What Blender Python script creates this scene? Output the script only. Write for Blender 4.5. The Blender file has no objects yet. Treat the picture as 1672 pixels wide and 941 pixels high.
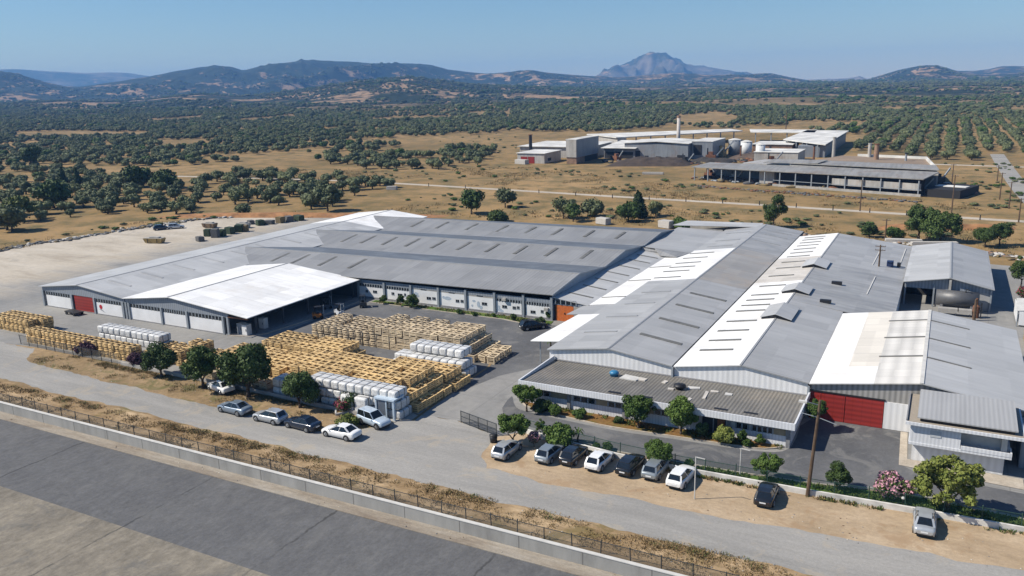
import bpy, bmesh, math, random
import numpy as np
from mathutils import Vector, Matrix
random.seed(7); RNG = np.random.default_rng(7)
sc = bpy.context.scene
COL = sc.collection
R = math.radians
cos, sin, pi = math.cos, math.sin, math.pi

# ------------------------------------------------------------------ camera solve
# world: X runs along the long sheds' ridges, Y along the other ridges, Z up; camera 38 m above the yard
CX, CY, HC = 836., 470.5, 38.0
F = 1343.84
_U = np.array([0.8858152, 0.09091796, -0.45504434]); _V = np.array([0.46347034, -0.22184014, 0.85789404])
_Z = np.cross(_U, _V)
def ray(px, py):
    d = np.array([px - CX, py - CY, F]); return np.array([d @ _U, d @ _V, d @ _Z])
def at(px, py, z=0.0):
    "point of the level z seen at a spot of the survey photo"
    w = ray(px, py); t = (z - HC) / w[2]; return float(w[0] * t), float(w[1] * t)
def proj(P):
    P = np.atleast_2d(np.asarray(P, float)).copy(); P[:, 2] -= HC
    c = P @ np.array([_U, _V, _Z]); return CX + F * c[:, 0] / c[:, 2], CY + F * c[:, 1] / c[:, 2], c[:, 2]

cd = bpy.data.cameras.new('camera'); cam = bpy.data.objects.new('camera', cd); COL.objects.link(cam)
rgt = Vector((_U[0], _V[0], _Z[0])); dwn = Vector((_U[1], _V[1], _Z[1])); fwd = Vector((_U[2], _V[2], _Z[2]))
m = Matrix((rgt, -dwn, -fwd)).transposed().to_4x4(); m.translation = (0, 0, HC)
cam.matrix_world = m
cd.sensor_width = 36; cd.lens = 36 * F / 1672; cd.clip_start = 0.5; cd.clip_end = 60000
sc.camera = cam

# ------------------------------------------------------------------ tagging
def tag(o, label=None, cat=None, group=None, kind=None):
    if label: o['label'] = label
    if cat: o['category'] = cat
    if group: o['group'] = group
    if kind: o['kind'] = kind
    return o
def thing(name, label, cat, loc=(0, 0, 0), rz=0.0, group=None):
    o = bpy.data.objects.new(name, None); COL.objects.link(o)
    o.location = loc; o.rotation_euler = (0, 0, rz); o.empty_display_size = 0.3
    return tag(o, label, cat, group)
def dup(o, loc=None, rz=None, label=None, group=None, scale=None):
    r = o.copy(); COL.objects.link(r)
    if loc is not None: r.location = loc
    if rz is not None: r.rotation_euler = (0, 0, rz)
    if scale is not None: r.scale = (scale,) * 3 if not hasattr(scale, '__len__') else scale
    if label: r['label'] = label
    if group: r['group'] = group
    for ch in o.children:
        c = ch.copy(); COL.objects.link(c); c.parent = r
        for g2 in ch.children:
            d = g2.copy(); COL.objects.link(d); d.parent = c
    return r
def meshobj(name, me, parent=None):
    o = bpy.data.objects.new(name, me); COL.objects.link(o)
    if parent is not None: o.parent = parent
    return o

# ------------------------------------------------------------------ mesh collector
class MB:
    def __init__(s): s.v = []; s.f = []; s.mi = []; s.cur = 0
    def mat(s, i): s.cur = i; return s
    def face(s, *pts):
        n = len(s.v); s.v += [tuple(p) for p in pts]; s.f.append(tuple(range(n, n + len(pts)))); s.mi.append(s.cur); return s
    def box(s, a, b):
        x0, y0, z0 = a; x1, y1, z1 = b
        return s.hexa([(x0, y0, z0), (x1, y0, z0), (x1, y1, z0), (x0, y1, z0)], [(x0, y0, z1), (x1, y0, z1), (x1, y1, z1), (x0, y1, z1)])
    def hexa(s, bot, top):
        n = len(s.v); k = len(bot); s.v += [tuple(p) for p in bot] + [tuple(p) for p in top]
        s.f.append(tuple(n + i for i in range(k - 1, -1, -1))); s.f.append(tuple(n + k + i for i in range(k)))
        for i in range(k):
            j = (i + 1) % k; s.f.append((n + i, n + j, n + k + j, n + k + i))
        s.mi += [s.cur] * (k + 2); return s
    def slab(s, quad, t=0.1):
        return s.hexa([(p[0], p[1], p[2] - t) for p in quad], quad)
    def prism(s, poly, z0, z1):
        return s.hexa([(p[0], p[1], z0) for p in poly], [(p[0], p[1], z1) for p in poly])
    def bar(s, p, q, w=0.05, h=None):
        p, q = Vector(p), Vector(q); d = (q - p).normalized(); h = h or w
        a = Vector((0, 0, 1)) if abs(d.z) < 0.9 else Vector((1, 0, 0))
        u = d.cross(a).normalized() * w / 2; v = u.cross(d).normalized() * h / 2
        return s.hexa([p - u - v, p + u - v, p + u + v, p - u + v], [q - u - v, q + u - v, q + u + v, q - u + v])
    def tube(s, p, q, r0, r1=None, n=10):
        p, q = Vector(p), Vector(q); r1 = r0 if r1 is None else r1; d = (q - p).normalized()
        a = Vector((0, 0, 1)) if abs(d.z) < 0.9 else Vector((1, 0, 0))
        u = d.cross(a).normalized(); v = d.cross(u)
        c = [(cos(2 * pi * i / n), sin(2 * pi * i / n)) for i in range(n)]
        return s.hexa([p + (u * x + v * y) * r0 for x, y in c], [q + (u * x + v * y) * r1 for x, y in c])
    def lathe(s, prof, n=16, c=(0, 0)):
        k = len(s.v)
        for r, z in prof:
            for i in range(n):
                s.v.append((c[0] + r * cos(2 * pi * i / n), c[1] + r * sin(2 * pi * i / n), z))
        for j in range(len(prof) - 1):
            for i in range(n):
                i2 = (i + 1) % n
                s.f.append((k + j * n + i, k + j * n + i2, k + (j + 1) * n + i2, k + (j + 1) * n + i)); s.mi.append(s.cur)
        s.f.append(tuple(k + i for i in range(n - 1, -1, -1))); s.mi.append(s.cur)
        s.f.append(tuple(k + (len(prof) - 1) * n + i for i in range(n))); s.mi.append(s.cur)
        return s
    def mesh(s, name, mats, off=(0, 0, 0), smooth=False, fixn=True):
        me = bpy.data.meshes.new(name)
        v = [(p[0] - off[0], p[1] - off[1], p[2] - off[2]) for p in s.v]
        me.from_pydata(v, [], s.f)
        for mm in (mats if isinstance(mats, (list, tuple)) else [mats]): me.materials.append(mm)
        me.polygons.foreach_set('material_index', s.mi)
        if fixn:
            bm = bmesh.new(); bm.from_mesh(me); bmesh.ops.recalc_face_normals(bm, faces=bm.faces); bm.to_mesh(me); bm.free()
        if smooth: me.polygons.foreach_set('use_smooth', [True] * len(me.polygons))
        me.update(); return me
    def build(s, name, mats, parent=None, smooth=False, world=True, fixn=True):
        off = tuple(parent_world(parent)) if (parent is not None and world) else (0, 0, 0)
        return meshobj(name, s.mesh(name, mats, off, smooth, fixn), parent)
def parent_world(p):
    v = Vector((0, 0, 0))
    while p is not None: v = v + p.location; p = p.parent
    return v

# ------------------------------------------------------------------ materials
class NT:
    def __init__(s, name):
        s.m = bpy.data.materials.new(name); s.m.use_nodes = True; s.t = s.m.node_tree; s.t.nodes.clear()
        s.out = s.n('ShaderNodeOutputMaterial'); s.b = s.n('ShaderNodeBsdfPrincipled')
        s.t.links.new(s.b.outputs[0], s.out.inputs[0])
    def n(s, kind, **kw):
        nd = s.t.nodes.new(kind)
        for k, v in kw.items(): setattr(nd, k, v)
        return nd
    def l(s, a, b): s.t.links.new(a, b)
    def val(s, sock, v):
        if hasattr(v, 'bl_idname') or hasattr(v, 'is_linked'): s.l(v, sock)
        else: sock.default_value = v
    def math(s, op, a, b=0.0, clamp=False):
        nd = s.n('ShaderNodeMath', operation=op); nd.use_clamp = clamp
        s.val(nd.inputs[0], a); s.val(nd.inputs[1], b); return nd.outputs[0]
    def mix(s, fac, a, b, mode='MIX'):
        nd = s.n('ShaderNodeMix', data_type='RGBA', blend_type=mode)
        s.val(nd.inputs[0], fac)
        for sk, v in ((nd.inputs[6], a), (nd.inputs[7], b)):
            if isinstance(v, (tuple, list)): sk.default_value = (*v[:3], 1)
            else: s.l(v, sk)
        return nd.outputs[2]
    def ramp(s, fac, stops, interp='LINEAR'):
        nd = s.n('ShaderNodeValToRGB'); cr = nd.color_ramp; cr.interpolation = interp
        while len(cr.elements) < len(stops): cr.elements.new(0.5)
        for e, (p, c) in zip(cr.elements, stops):
            e.position = p; e.color = (c, c, c, 1) if not hasattr(c, '__len__') else (*c[:3], 1)
        s.l(fac, nd.inputs[0]); return nd.outputs[0]
    def coords(s):
        return s.n('ShaderNodeTexCoord').outputs['Object']
    def pos(s): return s.n('ShaderNodeNewGeometry').outputs['Position']
    def scaled(s, vec, sc3):
        nd = s.n('ShaderNodeMapping'); nd.inputs['Scale'].default_value = sc3; s.l(vec, nd.inputs[0]); return nd.outputs[0]
    def noise(s, vec, scale, detail=4, rough=0.55, dist=0.0, dim='3D'):
        nd = s.n('ShaderNodeTexNoise'); nd.noise_dimensions = dim
        nd.inputs['Scale'].default_value = scale; nd.inputs['Detail'].default_value = detail
        nd.inputs['Roughness'].default_value = rough; nd.inputs['Distortion'].default_value = dist
        s.l(vec, nd.inputs['Vector']); return nd.outputs[0]
    def rnd(s): return s.n('ShaderNodeObjectInfo').outputs['Random']
    def bump(s, h, strength=0.3, dist=0.05):
        nd = s.n('ShaderNodeBump'); nd.inputs['Strength'].default_value = strength; nd.inputs['Distance'].default_value = dist
        s.l(h, nd.inputs['Height']); s.l(nd.outputs[0], s.b.inputs['Normal'])
    def fin(s, col, rough=0.6, metal=0.0, spec=0.3):
        if isinstance(col, (tuple, list)): s.b.inputs['Base Color'].default_value = (*col[:3], 1)
        else: s.l(col, s.b.inputs['Base Color'])
        s.val(s.b.inputs['Roughness'], rough); s.b.inputs['Metallic'].default_value = metal
        s.b.inputs['Specular IOR Level'].default_value = spec
        return s.m
    def saw(s, vec, axis, period):
        "distance from the nearest line of a set of lines, 0 on the line to 0.5"
        sp = s.n('ShaderNodeSeparateXYZ'); s.l(vec, sp.inputs[0])
        a = s.math('DIVIDE', sp.outputs['XYZ'.index(axis)], period)
        fr = s.math('FRACT', a)
        return s.math('ABSOLUTE', s.math('SUBTRACT', fr, 0.5))

def plain(name, c, rough=0.5, metal=0.0, spec=0.4, var=0.12, scale=3.0, rnd=0.0):
    k = NT(name); n = k.noise(k.coords(), scale, 3)
    f = k.ramp(n, [(0.3, 1 - var), (0.7, 1 + var)])
    col = k.mix(1.0, c, f, 'MULTIPLY')
    if rnd:
        rr = k.ramp(k.rnd(), [(0, 1 - rnd), (1, 1 + rnd)]); col = k.mix(1.0, col, rr, 'MULTIPLY')
    return k.fin(col, rough, metal, spec)

def sheet(name, c, rib=None, rib_period=0.33, rib_amt=0.18, rib_bump=0.0, streak='X', streak_amt=0.22, seam=None, seam_amt=0.3,
          blot=None, blot_amt=0.5, rough=0.5, spec=0.35, panel=None):
    """profiled sheet: ribs spaced along axis `rib`, dirt streaks running along `streak`, lap seams every `seam`=(axis, period)"""
    k = NT(name); P = k.pos()
    st = {'X': (0.05, 0.9, 0.9), 'Y': (0.9, 0.05, 0.9), 'Z': (0.9, 0.9, 0.12)}[streak]
    n1 = k.noise(k.scaled(P, st), 1.0, 5, 0.62)
    n2 = k.noise(P, 0.11, 4, 0.6)
    f = k.math('ADD', k.math('MULTIPLY', n1, 0.6), k.math('MULTIPLY', n2, 0.4))
    f = k.ramp(f, [(0.34, 1 - streak_amt), (0.56, 1.0), (0.7, 1 + streak_amt * 0.35)])
    col = k.mix(1.0, c, f, 'MULTIPLY')
    if panel:                                    # single sheets replaced over the years: slightly different tone each
        ax, p1, ax2, p2 = panel
        sp = k.n('ShaderNodeSeparateXYZ'); k.l(P, sp.inputs[0])
        a = k.math('FLOOR', k.math('DIVIDE', sp.outputs['XYZ'.index(ax)], p1)); b = k.math('FLOOR', k.math('DIVIDE', sp.outputs['XYZ'.index(ax2)], p2))
        cb = k.n('ShaderNodeCombineXYZ'); k.l(a, cb.inputs[0]); k.l(b, cb.inputs[1])
        wn = k.n('ShaderNodeTexWhiteNoise'); wn.noise_dimensions = '2D'; k.l(cb.outputs[0], wn.inputs['Vector'])
        col = k.mix(1.0, col, k.ramp(wn.outputs[0], [(0, 0.89), (1, 1.07)]), 'MULTIPLY')
    if blot:
        nb = k.noise(P, 0.16, 5, 0.65, 0.6)
        col = k.mix(k.math('MULTIPLY', k.ramp(nb, [(0.52, 0.0), (0.66, 1.0)]), blot_amt), col, blot)
    if seam:
        d = k.saw(P, seam[0], seam[1]); w = seam[2] if len(seam) > 2 else 0.03
        col = k.mix(k.math('MULTIPLY', k.ramp(d, [(0.5 - 2 * w, 0.0), (0.5 - w, 1.0)]), seam_amt), col, tuple(x * 0.35 for x in c))
    if rib:
        d = k.saw(P, rib, rib_period)
        rr = k.ramp(d, [(0.1, 1 + rib_amt * 0.4), (0.42, 1 - rib_amt)])
        col = k.mix(1.0, col, rr, 'MULTIPLY')
        if rib_bump: k.bump(d, rib_bump, rib_period * 0.3)
    return k.fin(col, rough, 0.0, spec)
# ------------------------------------------------------------------ light, sky, view
SUN_AZ, SUN_EL = R(30), R(44)          # shadows run 27 deg from +X towards +Y
S = Vector((-cos(SUN_AZ) * cos(SUN_EL), -sin(SUN_AZ) * cos(SUN_EL), sin(SUN_EL)))   # towards the sun
ld = bpy.data.lights.new('sun', 'SUN'); sun = bpy.data.objects.new('sun', ld); COL.objects.link(sun)
sun.rotation_euler = S.to_track_quat('Z', 'Y').to_euler(); sun.location = (0, 0, 200)
ld.energy = 4.8; ld.angle = R(0.53); ld.color = (1.0, 0.94, 0.84)
w = bpy.data.worlds.new('World'); sc.world = w; w.use_nodes = True
wt = w.node_tree; wt.nodes.clear()
sky = wt.nodes.new('ShaderNodeTexSky'); sky.sky_type = 'NISHITA'; sky.sun_disc = False
sky.sun_elevation = SUN_EL; sky.sun_rotation = math.atan2(S.x, S.y)
sky.altitude = 60; sky.air_density = 1.15; sky.dust_density = 0.0; sky.ozone_density = 10.0
bg = wt.nodes.new('ShaderNodeBackground'); bg.inputs[1].default_value = 0.078
wo = wt.nodes.new('ShaderNodeOutputWorld'); wt.links.new(sky.outputs[0], bg.inputs[0]); wt.links.new(bg.outputs[0], wo.inputs[0])
vs = sc.view_settings; vs.view_transform = 'Standard'; vs.look = 'None'; vs.exposure = 0.45; vs.gamma = 1.0; vs.use_curve_mapping = False
sc.cycles.use_denoising = True
sc.cycles.max_bounces = 5; sc.cycles.diffuse_bounces = 2; sc.cycles.glossy_bounces = 2; sc.cycles.transmission_bounces = 2
sc.cycles.transparent_max_bounces = 6; sc.cycles.volume_bounces = 0; sc.cycles.sample_clamp_indirect = 4

# ------------------------------------------------------------------ noise on arrays
def _hash(ix, iy, seed):
    h = (ix.astype(np.int64) * 374761393 + iy.astype(np.int64) * 668265263 + seed * 974711) & 0x7fffffff
    h = ((h ^ (h >> 13)) * 1274126177) & 0x7fffffff
    return ((h ^ (h >> 16)) & 0xffff) / 65535.0
def vnoise(x, y, seed=0):
    ix, iy = np.floor(x), np.floor(y); fx, fy = x - ix, y - iy
    fx = fx * fx * (3 - 2 * fx); fy = fy * fy * (3 - 2 * fy)
    a, b = _hash(ix, iy, seed), _hash(ix + 1, iy, seed); c, d = _hash(ix, iy + 1, seed), _hash(ix + 1, iy + 1, seed)
    return (a * (1 - fx) + b * fx) * (1 - fy) + (c * (1 - fx) + d * fx) * fy
def fbm(x, y, oct=4, seed=0):
    s, a, t = 0, 1.0, 0
    for i in range(oct):
        s = s + a * vnoise(x * 2 ** i, y * 2 ** i, seed + i * 17); t += a; a *= 0.5
    return s / t
def ridged(x, y, oct=4, seed=0):
    s, a, t = 0, 1.0, 0
    for i in range(oct):
        s = s + a * (1 - np.abs(2 * vnoise(x * 2 ** i, y * 2 ** i, seed + i * 13) - 1)); t += a; a *= 0.5
    return s / t

# ------------------------------------------------------------------ terrain: flat plain rising into hills
def skyline(pts):
    az, el = [], []
    for px, py in pts:
        d = ray(px, py); az.append(math.atan2(d[1], d[0])); el.append(d[2] / math.hypot(d[0], d[1]))
    o = np.argsort(az); return np.array(az)[o], np.array(el)[o]
MAIN = skyline([(-300, 112), (-160, 108), (-60, 113), (0, 117), (10, 118), (30, 122), (55, 130), (80, 137), (110, 141), (135, 141), (165, 136), (200, 131), (250, 124), (290, 116), (330, 110), (350, 107), (375, 111), (395, 115), (430, 107), (465, 103), (483, 101), (489, 98), (492, 96.5), (496, 99), (515, 100), (540, 101), (560, 102), (600, 104), (640, 104), (680, 105), (700, 107), (730, 113), (760, 117), (800, 120), (840, 117), (870, 115), (900, 118), (960, 123), (1000, 126), (1030, 124), (1060, 121), (1100, 118), (1150, 122), (1213, 121), (1240, 119), (1259, 118.5), (1292, 125), (1339, 133), (1355, 139), (1387, 137), (1428, 125), (1476, 112), (1500, 107), (1514, 105.5), (1531, 106), (1555, 113), (1580, 119), (1610, 121), (1640, 120), (1672, 117), (1800, 108), (1900, 112)])
BACK = skyline([(-300, 150), (1400, 150), (1500, 128), (1562, 115), (1590, 115), (1613, 112.5), (1634, 107.5), (1660, 107), (1720, 110), (1900, 118)])
MOUNT = skyline([(800, 165), (930, 140), (970, 125), (985, 118), (1000, 112), (1020, 105), (1036, 98), (1050, 91), (1060, 88), (1070, 91), (1085, 89), (1100, 95), (1120, 103), (1140, 108), (1165, 111), (1185, 114), (1210, 119), (1260, 126), (1310, 130), (1345, 129), (1370, 128), (1385, 127), (1404, 124), (1414, 128), (1440, 133), (1520, 150), (1700, 160)])
FARR = skyline([(-300, 116), (-100, 112), (0, 113), (20, 113), (60, 115), (100, 117), (140, 118.5), (175, 117), (205, 118), (240, 123), (265, 127), (330, 142), (500, 160)])
FOOT = skyline([(-300, 160), (0, 168), (100, 163), (200, 166), (270, 158), (330, 152), (380, 156), (430, 154), (480, 146), (540, 138), (590, 130), (640, 125), (670, 125), (710, 130), (760, 136), (850, 140), (950, 143), (1100, 148), (1250, 150), (1400, 150), (1500, 148), (1600, 150), (1900, 150)])
def bump1(r, Rr, wf, wb):
    s = np.where(r < Rr, (Rr - r) / wf, (r - Rr) / wb); s = np.clip(s, 0, 1)
    return (1 - s * s) ** 2
def height(x, y):
    r = np.hypot(x, y); az = np.arctan2(y, x)
    z = np.zeros_like(r)
    roll = (fbm(x / 420., y / 420., 3, 3) - 0.5) * np.clip((r - 700) / 900, 0, 1) * 22 + np.clip((r - 1000) / 2200, 0, 1) * 16
    z = z + roll
    def layer(prof, Rr, wf, wb, amp, sc_, seed):
        el = np.interp(az, prof[0], prof[1])
        Rl = Rr * (1 + 0.10 * (fbm(az * 9, az * 0 + 3.3, 2, seed) - 0.5))
        zt = HC + Rl * el - 4
        b = bump1(r, Rl, wf, wb)
        er = (ridged(x / sc_, y / sc_, 5, seed) - 0.72)
        return zt * b + er * amp * np.clip(zt, 0, 400) * b ** 0.7 * (1.06 - b ** 3) * 4 * 0.45
    z = np.maximum(z, layer(FOOT, 2900, 1300, 900, 0.55, 260, 21))
    z = np.maximum(z, layer(MAIN, 5600, 2500, 1500, 0.85, 430, 5))
    z = np.maximum(z, layer(BACK, 7200, 2000, 1600, 0.5, 800, 55))
    z = np.maximum(z, layer(MOUNT, 8800, 1900, 1800, 2.1, 420, 9))
    z = np.maximum(z, layer(FARR, 11200, 1800, 1700, 0.5, 1100, 31))
    return z
azs = np.concatenate([np.linspace(0, R(74), 24, endpoint=False), np.linspace(R(74), R(160), 760, endpoint=False), np.linspace(R(160), pi, 12)])
rs = np.concatenate([[0.0], np.geomspace(20, 1000, 40), np.geomspace(1000, 7000, 220)[1:], np.geomspace(7000, 13600, 110)[1:]])
YB = 56.9
AA, RR = np.meshgrid(azs, rs)
X = RR * np.cos(AA); Yw = YB + RR * np.sin(AA); Y2 = np.where(AA >= pi - 1e-6, YB, Yw)
Zt = height(X, Y2); Zt[rs < 600] = 0.0
Zt -= 0.03
na, nr = len(azs), len(rs)
idx = np.arange(na * nr).reshape(nr, na)
q = np.stack([idx[:-1, :-1], idx[1:, :-1], idx[1:, 1:], idx[:-1, 1:]], -1).reshape(-1, 4)[:, ::-1]
def np_mesh(name, verts, faces, mats, smooth=False, mi=None):
    me = bpy.data.meshes.new(name); n = faces.shape[1]
    me.vertices.add(len(verts)); me.vertices.foreach_set('co', np.ascontiguousarray(verts, np.float32).ravel())
    me.loops.add(faces.size); me.loops.foreach_set('vertex_index', np.ascontiguousarray(faces, np.int32).ravel())
    me.polygons.add(len(faces)); me.polygons.foreach_set('loop_start', np.arange(0, faces.size, n, dtype=np.int32))
    for mm in (mats if isinstance(mats, (list, tuple)) else [mats]): me.materials.append(mm)
    if mi is not None: me.polygons.foreach_set('material_index', np.ascontiguousarray(mi, np.int32))
    if smooth: me.polygons.foreach_set('use_smooth', np.ones(len(faces), bool))
    me.update(calc_edges=True); me.validate(); return me

def mat_terrain():
    k = NT('dry_country'); P = k.pos()
    ln = k.n('ShaderNodeVectorMath', operation='LENGTH'); k.l(P, ln.inputs[0]); r = ln.outputs['Value']
    sp = k.n('ShaderNodeSeparateXYZ'); k.l(P, sp.inputs[0]); z = sp.outputs[2]
    # dry pasture near by
    nA = k.noise(P, 0.012, 6, 0.62, 0.4); nB = k.noise(P, 0.09, 6, 0.68); nC = k.noise(P, 1.3, 4, 0.7)
    tan = k.ramp(nA, [(0.3, (0.19, 0.13, 0.058)), (0.48, (0.29, 0.192, 0.088)), (0.62, (0.36, 0.238, 0.115)), (0.75, (0.42, 0.28, 0.14))])
    tan = k.mix(k.ramp(nB, [(0.44, 0.0), (0.64, 0.85)]), tan, (0.10, 0.095, 0.045))
    tan = k.mix(k.ramp(nC, [(0.3, 0.35), (0.7, 0.0)]), tan, (0.10, 0.075, 0.04))
    nR = k.noise(P, 0.03, 5, 0.7, 1.0)
    tan = k.mix(k.ramp(nR, [(0.66, 0.0), (0.74, 0.7)]), tan, (0.25, 0.12, 0.055))
    # scrub and woods far away, with fields showing between
    fP = k.scaled(P, (1, 1, 0.4))
    nS = k.noise(fP, 0.0045, 7, 0.62, 0.8); nT = k.noise(fP, 0.028, 5, 0.7)
    scrub = k.ramp(nT, [(0.3, (0.008, 0.014, 0.008)), (0.5, (0.017, 0.026, 0.014)), (0.72, (0.034, 0.043, 0.024))])
    nF = k.noise(k.scaled(P, (1.0, 1.0, 2.2)), 0.0078, 7, 0.72, 0.5)
    low = k.ramp(k.math('DIVIDE', z, 420.0), [(0.0, 0.10), (0.2, 0.06), (0.4, 0.0), (1.0, -0.0)])
    fld = k.ramp(k.math('ADD', nF, low), [(0.60, 0.0), (0.66, 0.85)])
    fcol = k.ramp(nT, [(0.35, (0.24, 0.16, 0.09)), (0.65, (0.40, 0.27, 0.17))])
    far = k.mix(fld, scrub, fcol)
    fac = k.ramp(k.math('DIVIDE', r, 3000.0), [(0.35, 0.0), (0.62, 1.0)])
    col = k.mix(fac, tan, far)
    # bare rock on the high mountain
    rk = k.ramp(k.math('DIVIDE', r, 20000.0), [(0.355, 0.0), (0.38, 1.0)])
    col = k.mix(k.math('MULTIPLY', rk, k.ramp(k.noise(P, 0.0016, 7, 0.75), [(0.45, 0.0), (0.62, 0.9)])), col, (0.20, 0.17, 0.15))
    k.bump(k.math('ADD', nC, k.math('MULTIPLY', nB, 2.0)), 0.35, 0.25)
    return k.fin(col, 0.95, 0, 0.1)
MT = mat_terrain()
ter = meshobj('terrain', np_mesh('terrain', np.stack([X, Y2, Zt], -1).reshape(-1, 3), q, MT, True)); tag(ter, kind='structure')

# ------------------------------------------------------------------ haze: real air over plain and hills
hz = MB(); hz.box((-13800, -900, -4), (13800, 13800, 440))
k = NT('air'); k.t.nodes.remove(k.b)
pv = k.n('ShaderNodeVolumePrincipled'); pv.inputs['Color'].default_value = (0.20, 0.47, 1.0, 1); pv.inputs['Density'].default_value = 1.15e-4
pv.inputs['Absorption Color'].default_value = (0.20, 0.20, 0.20, 1)
pv.inputs['Anisotropy'].default_value = 0.0
k.l(pv.outputs[0], k.out.inputs['Volume'])
hzo = hz.build('haze', k.m); tag(hzo, kind='stuff')
# ------------------------------------------------------------------ ground materials
def ground_mat(name, stops, s1=0.05, s2=1.2, speck=0.12, cracks=None, streak=None, rough=0.9, patch=None, patch_fac=0.6, bump=0.2):
    k = NT(name); P = k.pos()
    Q = k.scaled(P, streak) if streak else P
    n1 = k.noise(Q, s1, 6, 0.62, 0.3); n2 = k.noise(Q, s2, 5, 0.7)
    col = k.ramp(n1, stops)
    col = k.mix(1.0, col, k.ramp(n2, [(0.28, 1 - speck), (0.5, 1.0), (0.72, 1 + speck)]), 'MULTIPLY')
    n3 = k.noise(P, 9.0, 3, 0.7)
    col = k.mix(1.0, col, k.ramp(k.noise(P, 3.1, 4, 0.75), [(0.3, 0.88), (0.7, 1.1)]), 'MULTIPLY')
    col = k.mix(1.0, col, k.ramp(n3, [(0.3, 0.9), (0.7, 1.08)]), 'MULTIPLY')
    if patch:
        np_ = k.noise(P, 0.22, 6, 0.7, 0.8)
        col = k.mix(k.math('MULTIPLY', k.ramp(np_, [(0.54, 0.0), (0.62, 1.0)]), patch_fac), col, patch)
    if cracks == 'J':       # joints of the paving lanes, run across the lot
        sp = k.n('ShaderNodeSeparateXYZ'); k.l(P, sp.inputs[0])
        wob = k.math('MULTIPLY', k.math('SUBTRACT', k.noise(P, 0.5, 4, 0.7), 0.5), 0.9)
        xx = k.math('ADD', sp.outputs[0], wob); dmin = None
        for x0 in (-139., -121., -103.5, -86.3, -65.3, -48.9, -31.5, -14., 4., 22.):
            d = k.math('ABSOLUTE', k.math('SUBTRACT', xx, x0)); dmin = d if dmin is None else k.math('MINIMUM', dmin, d)
        brk = k.ramp(k.noise(P, 0.35, 3, 0.6), [(0.36, 0.1), (0.55, 0.75)])
        col = k.mix(k.math('MULTIPLY', k.ramp(dmin, [(0.05, 1.0), (0.16, 0.0)]), brk), col, (0.045, 0.045, 0.045))
        n5 = k.noise(k.scaled(P, (1.9, 0.35, 1)), 1.1, 7, 0.78)
        col = k.mix(k.ramp(n5, [(0.56, 0.0), (0.74, 0.3)]), col, (0.24, 0.23, 0.215))
    elif cracks:
        v = k.n('ShaderNodeTexVoronoi'); v.feature = 'DISTANCE_TO_EDGE'; v.inputs['Scale'].default_value = cracks
        wv = k.n('ShaderNodeVectorMath', operation='ADD'); k.l(P, wv.inputs[0])
        nn = k.n('ShaderNodeTexNoise'); nn.inputs['Scale'].default_value = 0.4; nn.inputs['Detail'].default_value = 6; k.l(P, nn.inputs['Vector'])
        sc_ = k.n('ShaderNodeVectorMath', operation='SCALE'); sc_.inputs['Scale'].default_value = 5.0; k.l(nn.outputs[1], sc_.inputs[0]); k.l(sc_.outputs[0], wv.inputs[1])
        k.l(wv.outputs[0], v.inputs['Vector'])
        col = k.mix(k.ramp(v.outputs['Distance'], [(0.0, 0.5), (0.010, 0.0)]), col, (0.03, 0.03, 0.03))
    if bump: k.bump(k.math('ADD', n2, n3), bump, 0.05)
    return k.fin(col, rough, 0, 0.15)
G_ROAD = ground_mat('worn_road_asphalt', [(0.3, (0.225, 0.218, 0.203)), (0.5, (0.278, 0.268, 0.25)), (0.7, (0.33, 0.315, 0.29))], 0.10, 0.8, 0.09, None, (0.25, 1.6, 1), patch=(0.36, 0.31, 0.24), patch_fac=0.5)
G_DARK = ground_mat('dark_yard_asphalt', [(0.3, (0.085, 0.087, 0.092)), (0.5, (0.115, 0.116, 0.12)), (0.7, (0.15, 0.15, 0.15))], 0.09, 1.0, 0.12, None, patch=(0.20, 0.195, 0.185), patch_fac=0.5)
G_LOT = ground_mat('runway_asphalt', [(0.3, (0.10, 0.10, 0.103)), (0.5, (0.114, 0.114, 0.116)), (0.7, (0.128, 0.127, 0.127))], 0.22, 1.3, 0.18, 'J', (1.25, 0.7, 1), patch=(0.15, 0.148, 0.143), patch_fac=0.3, bump=0.35)
G_TANLOT = ground_mat('aged_gravelly_asphalt', [(0.3, (0.15, 0.135, 0.112)), (0.5, (0.205, 0.182, 0.146)), (0.7, (0.25, 0.222, 0.175))], 0.22, 1.5, 0.26, 'J', (1.25, 0.65, 1), patch=(0.125, 0.122, 0.115), patch_fac=0.55, bump=0.4)
G_APRON = ground_mat('stained_apron_concrete', [(0.3, (0.20, 0.165, 0.13)), (0.5, (0.27, 0.235, 0.19)), (0.7, (0.32, 0.29, 0.25))], 0.3, 1.5, 0.16, None, (0.5, 2.5, 1))
G_DIRT = ground_mat('sandy_dirt', [(0.3, (0.27, 0.20, 0.125)), (0.5, (0.39, 0.295, 0.195)), (0.7, (0.48, 0.375, 0.26))], 0.12, 1.4, 0.16, None, (0.6, 1.3, 1), patch=(0.30, 0.20, 0.115), patch_fac=0.6, bump=0.5)
G_BANK = ground_mat('brown_bank_soil', [(0.3, (0.16, 0.115, 0.06)), (0.5, (0.25, 0.175, 0.095)), (0.7, (0.33, 0.235, 0.135))], 0.16, 1.2, 0.25, None, None, patch=(0.12, 0.115, 0.045), patch_fac=0.75, bump=0.6)
G_VERGE = ground_mat('dry_verge', [(0.3, (0.16, 0.105, 0.05)), (0.48, (0.27, 0.185, 0.10)), (0.68, (0.45, 0.33, 0.20))], 0.22, 1.1, 0.28, None, (0.55, 1.5, 1), patch=(0.16, 0.125, 0.05), patch_fac=0.7, bump=0.6)
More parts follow.
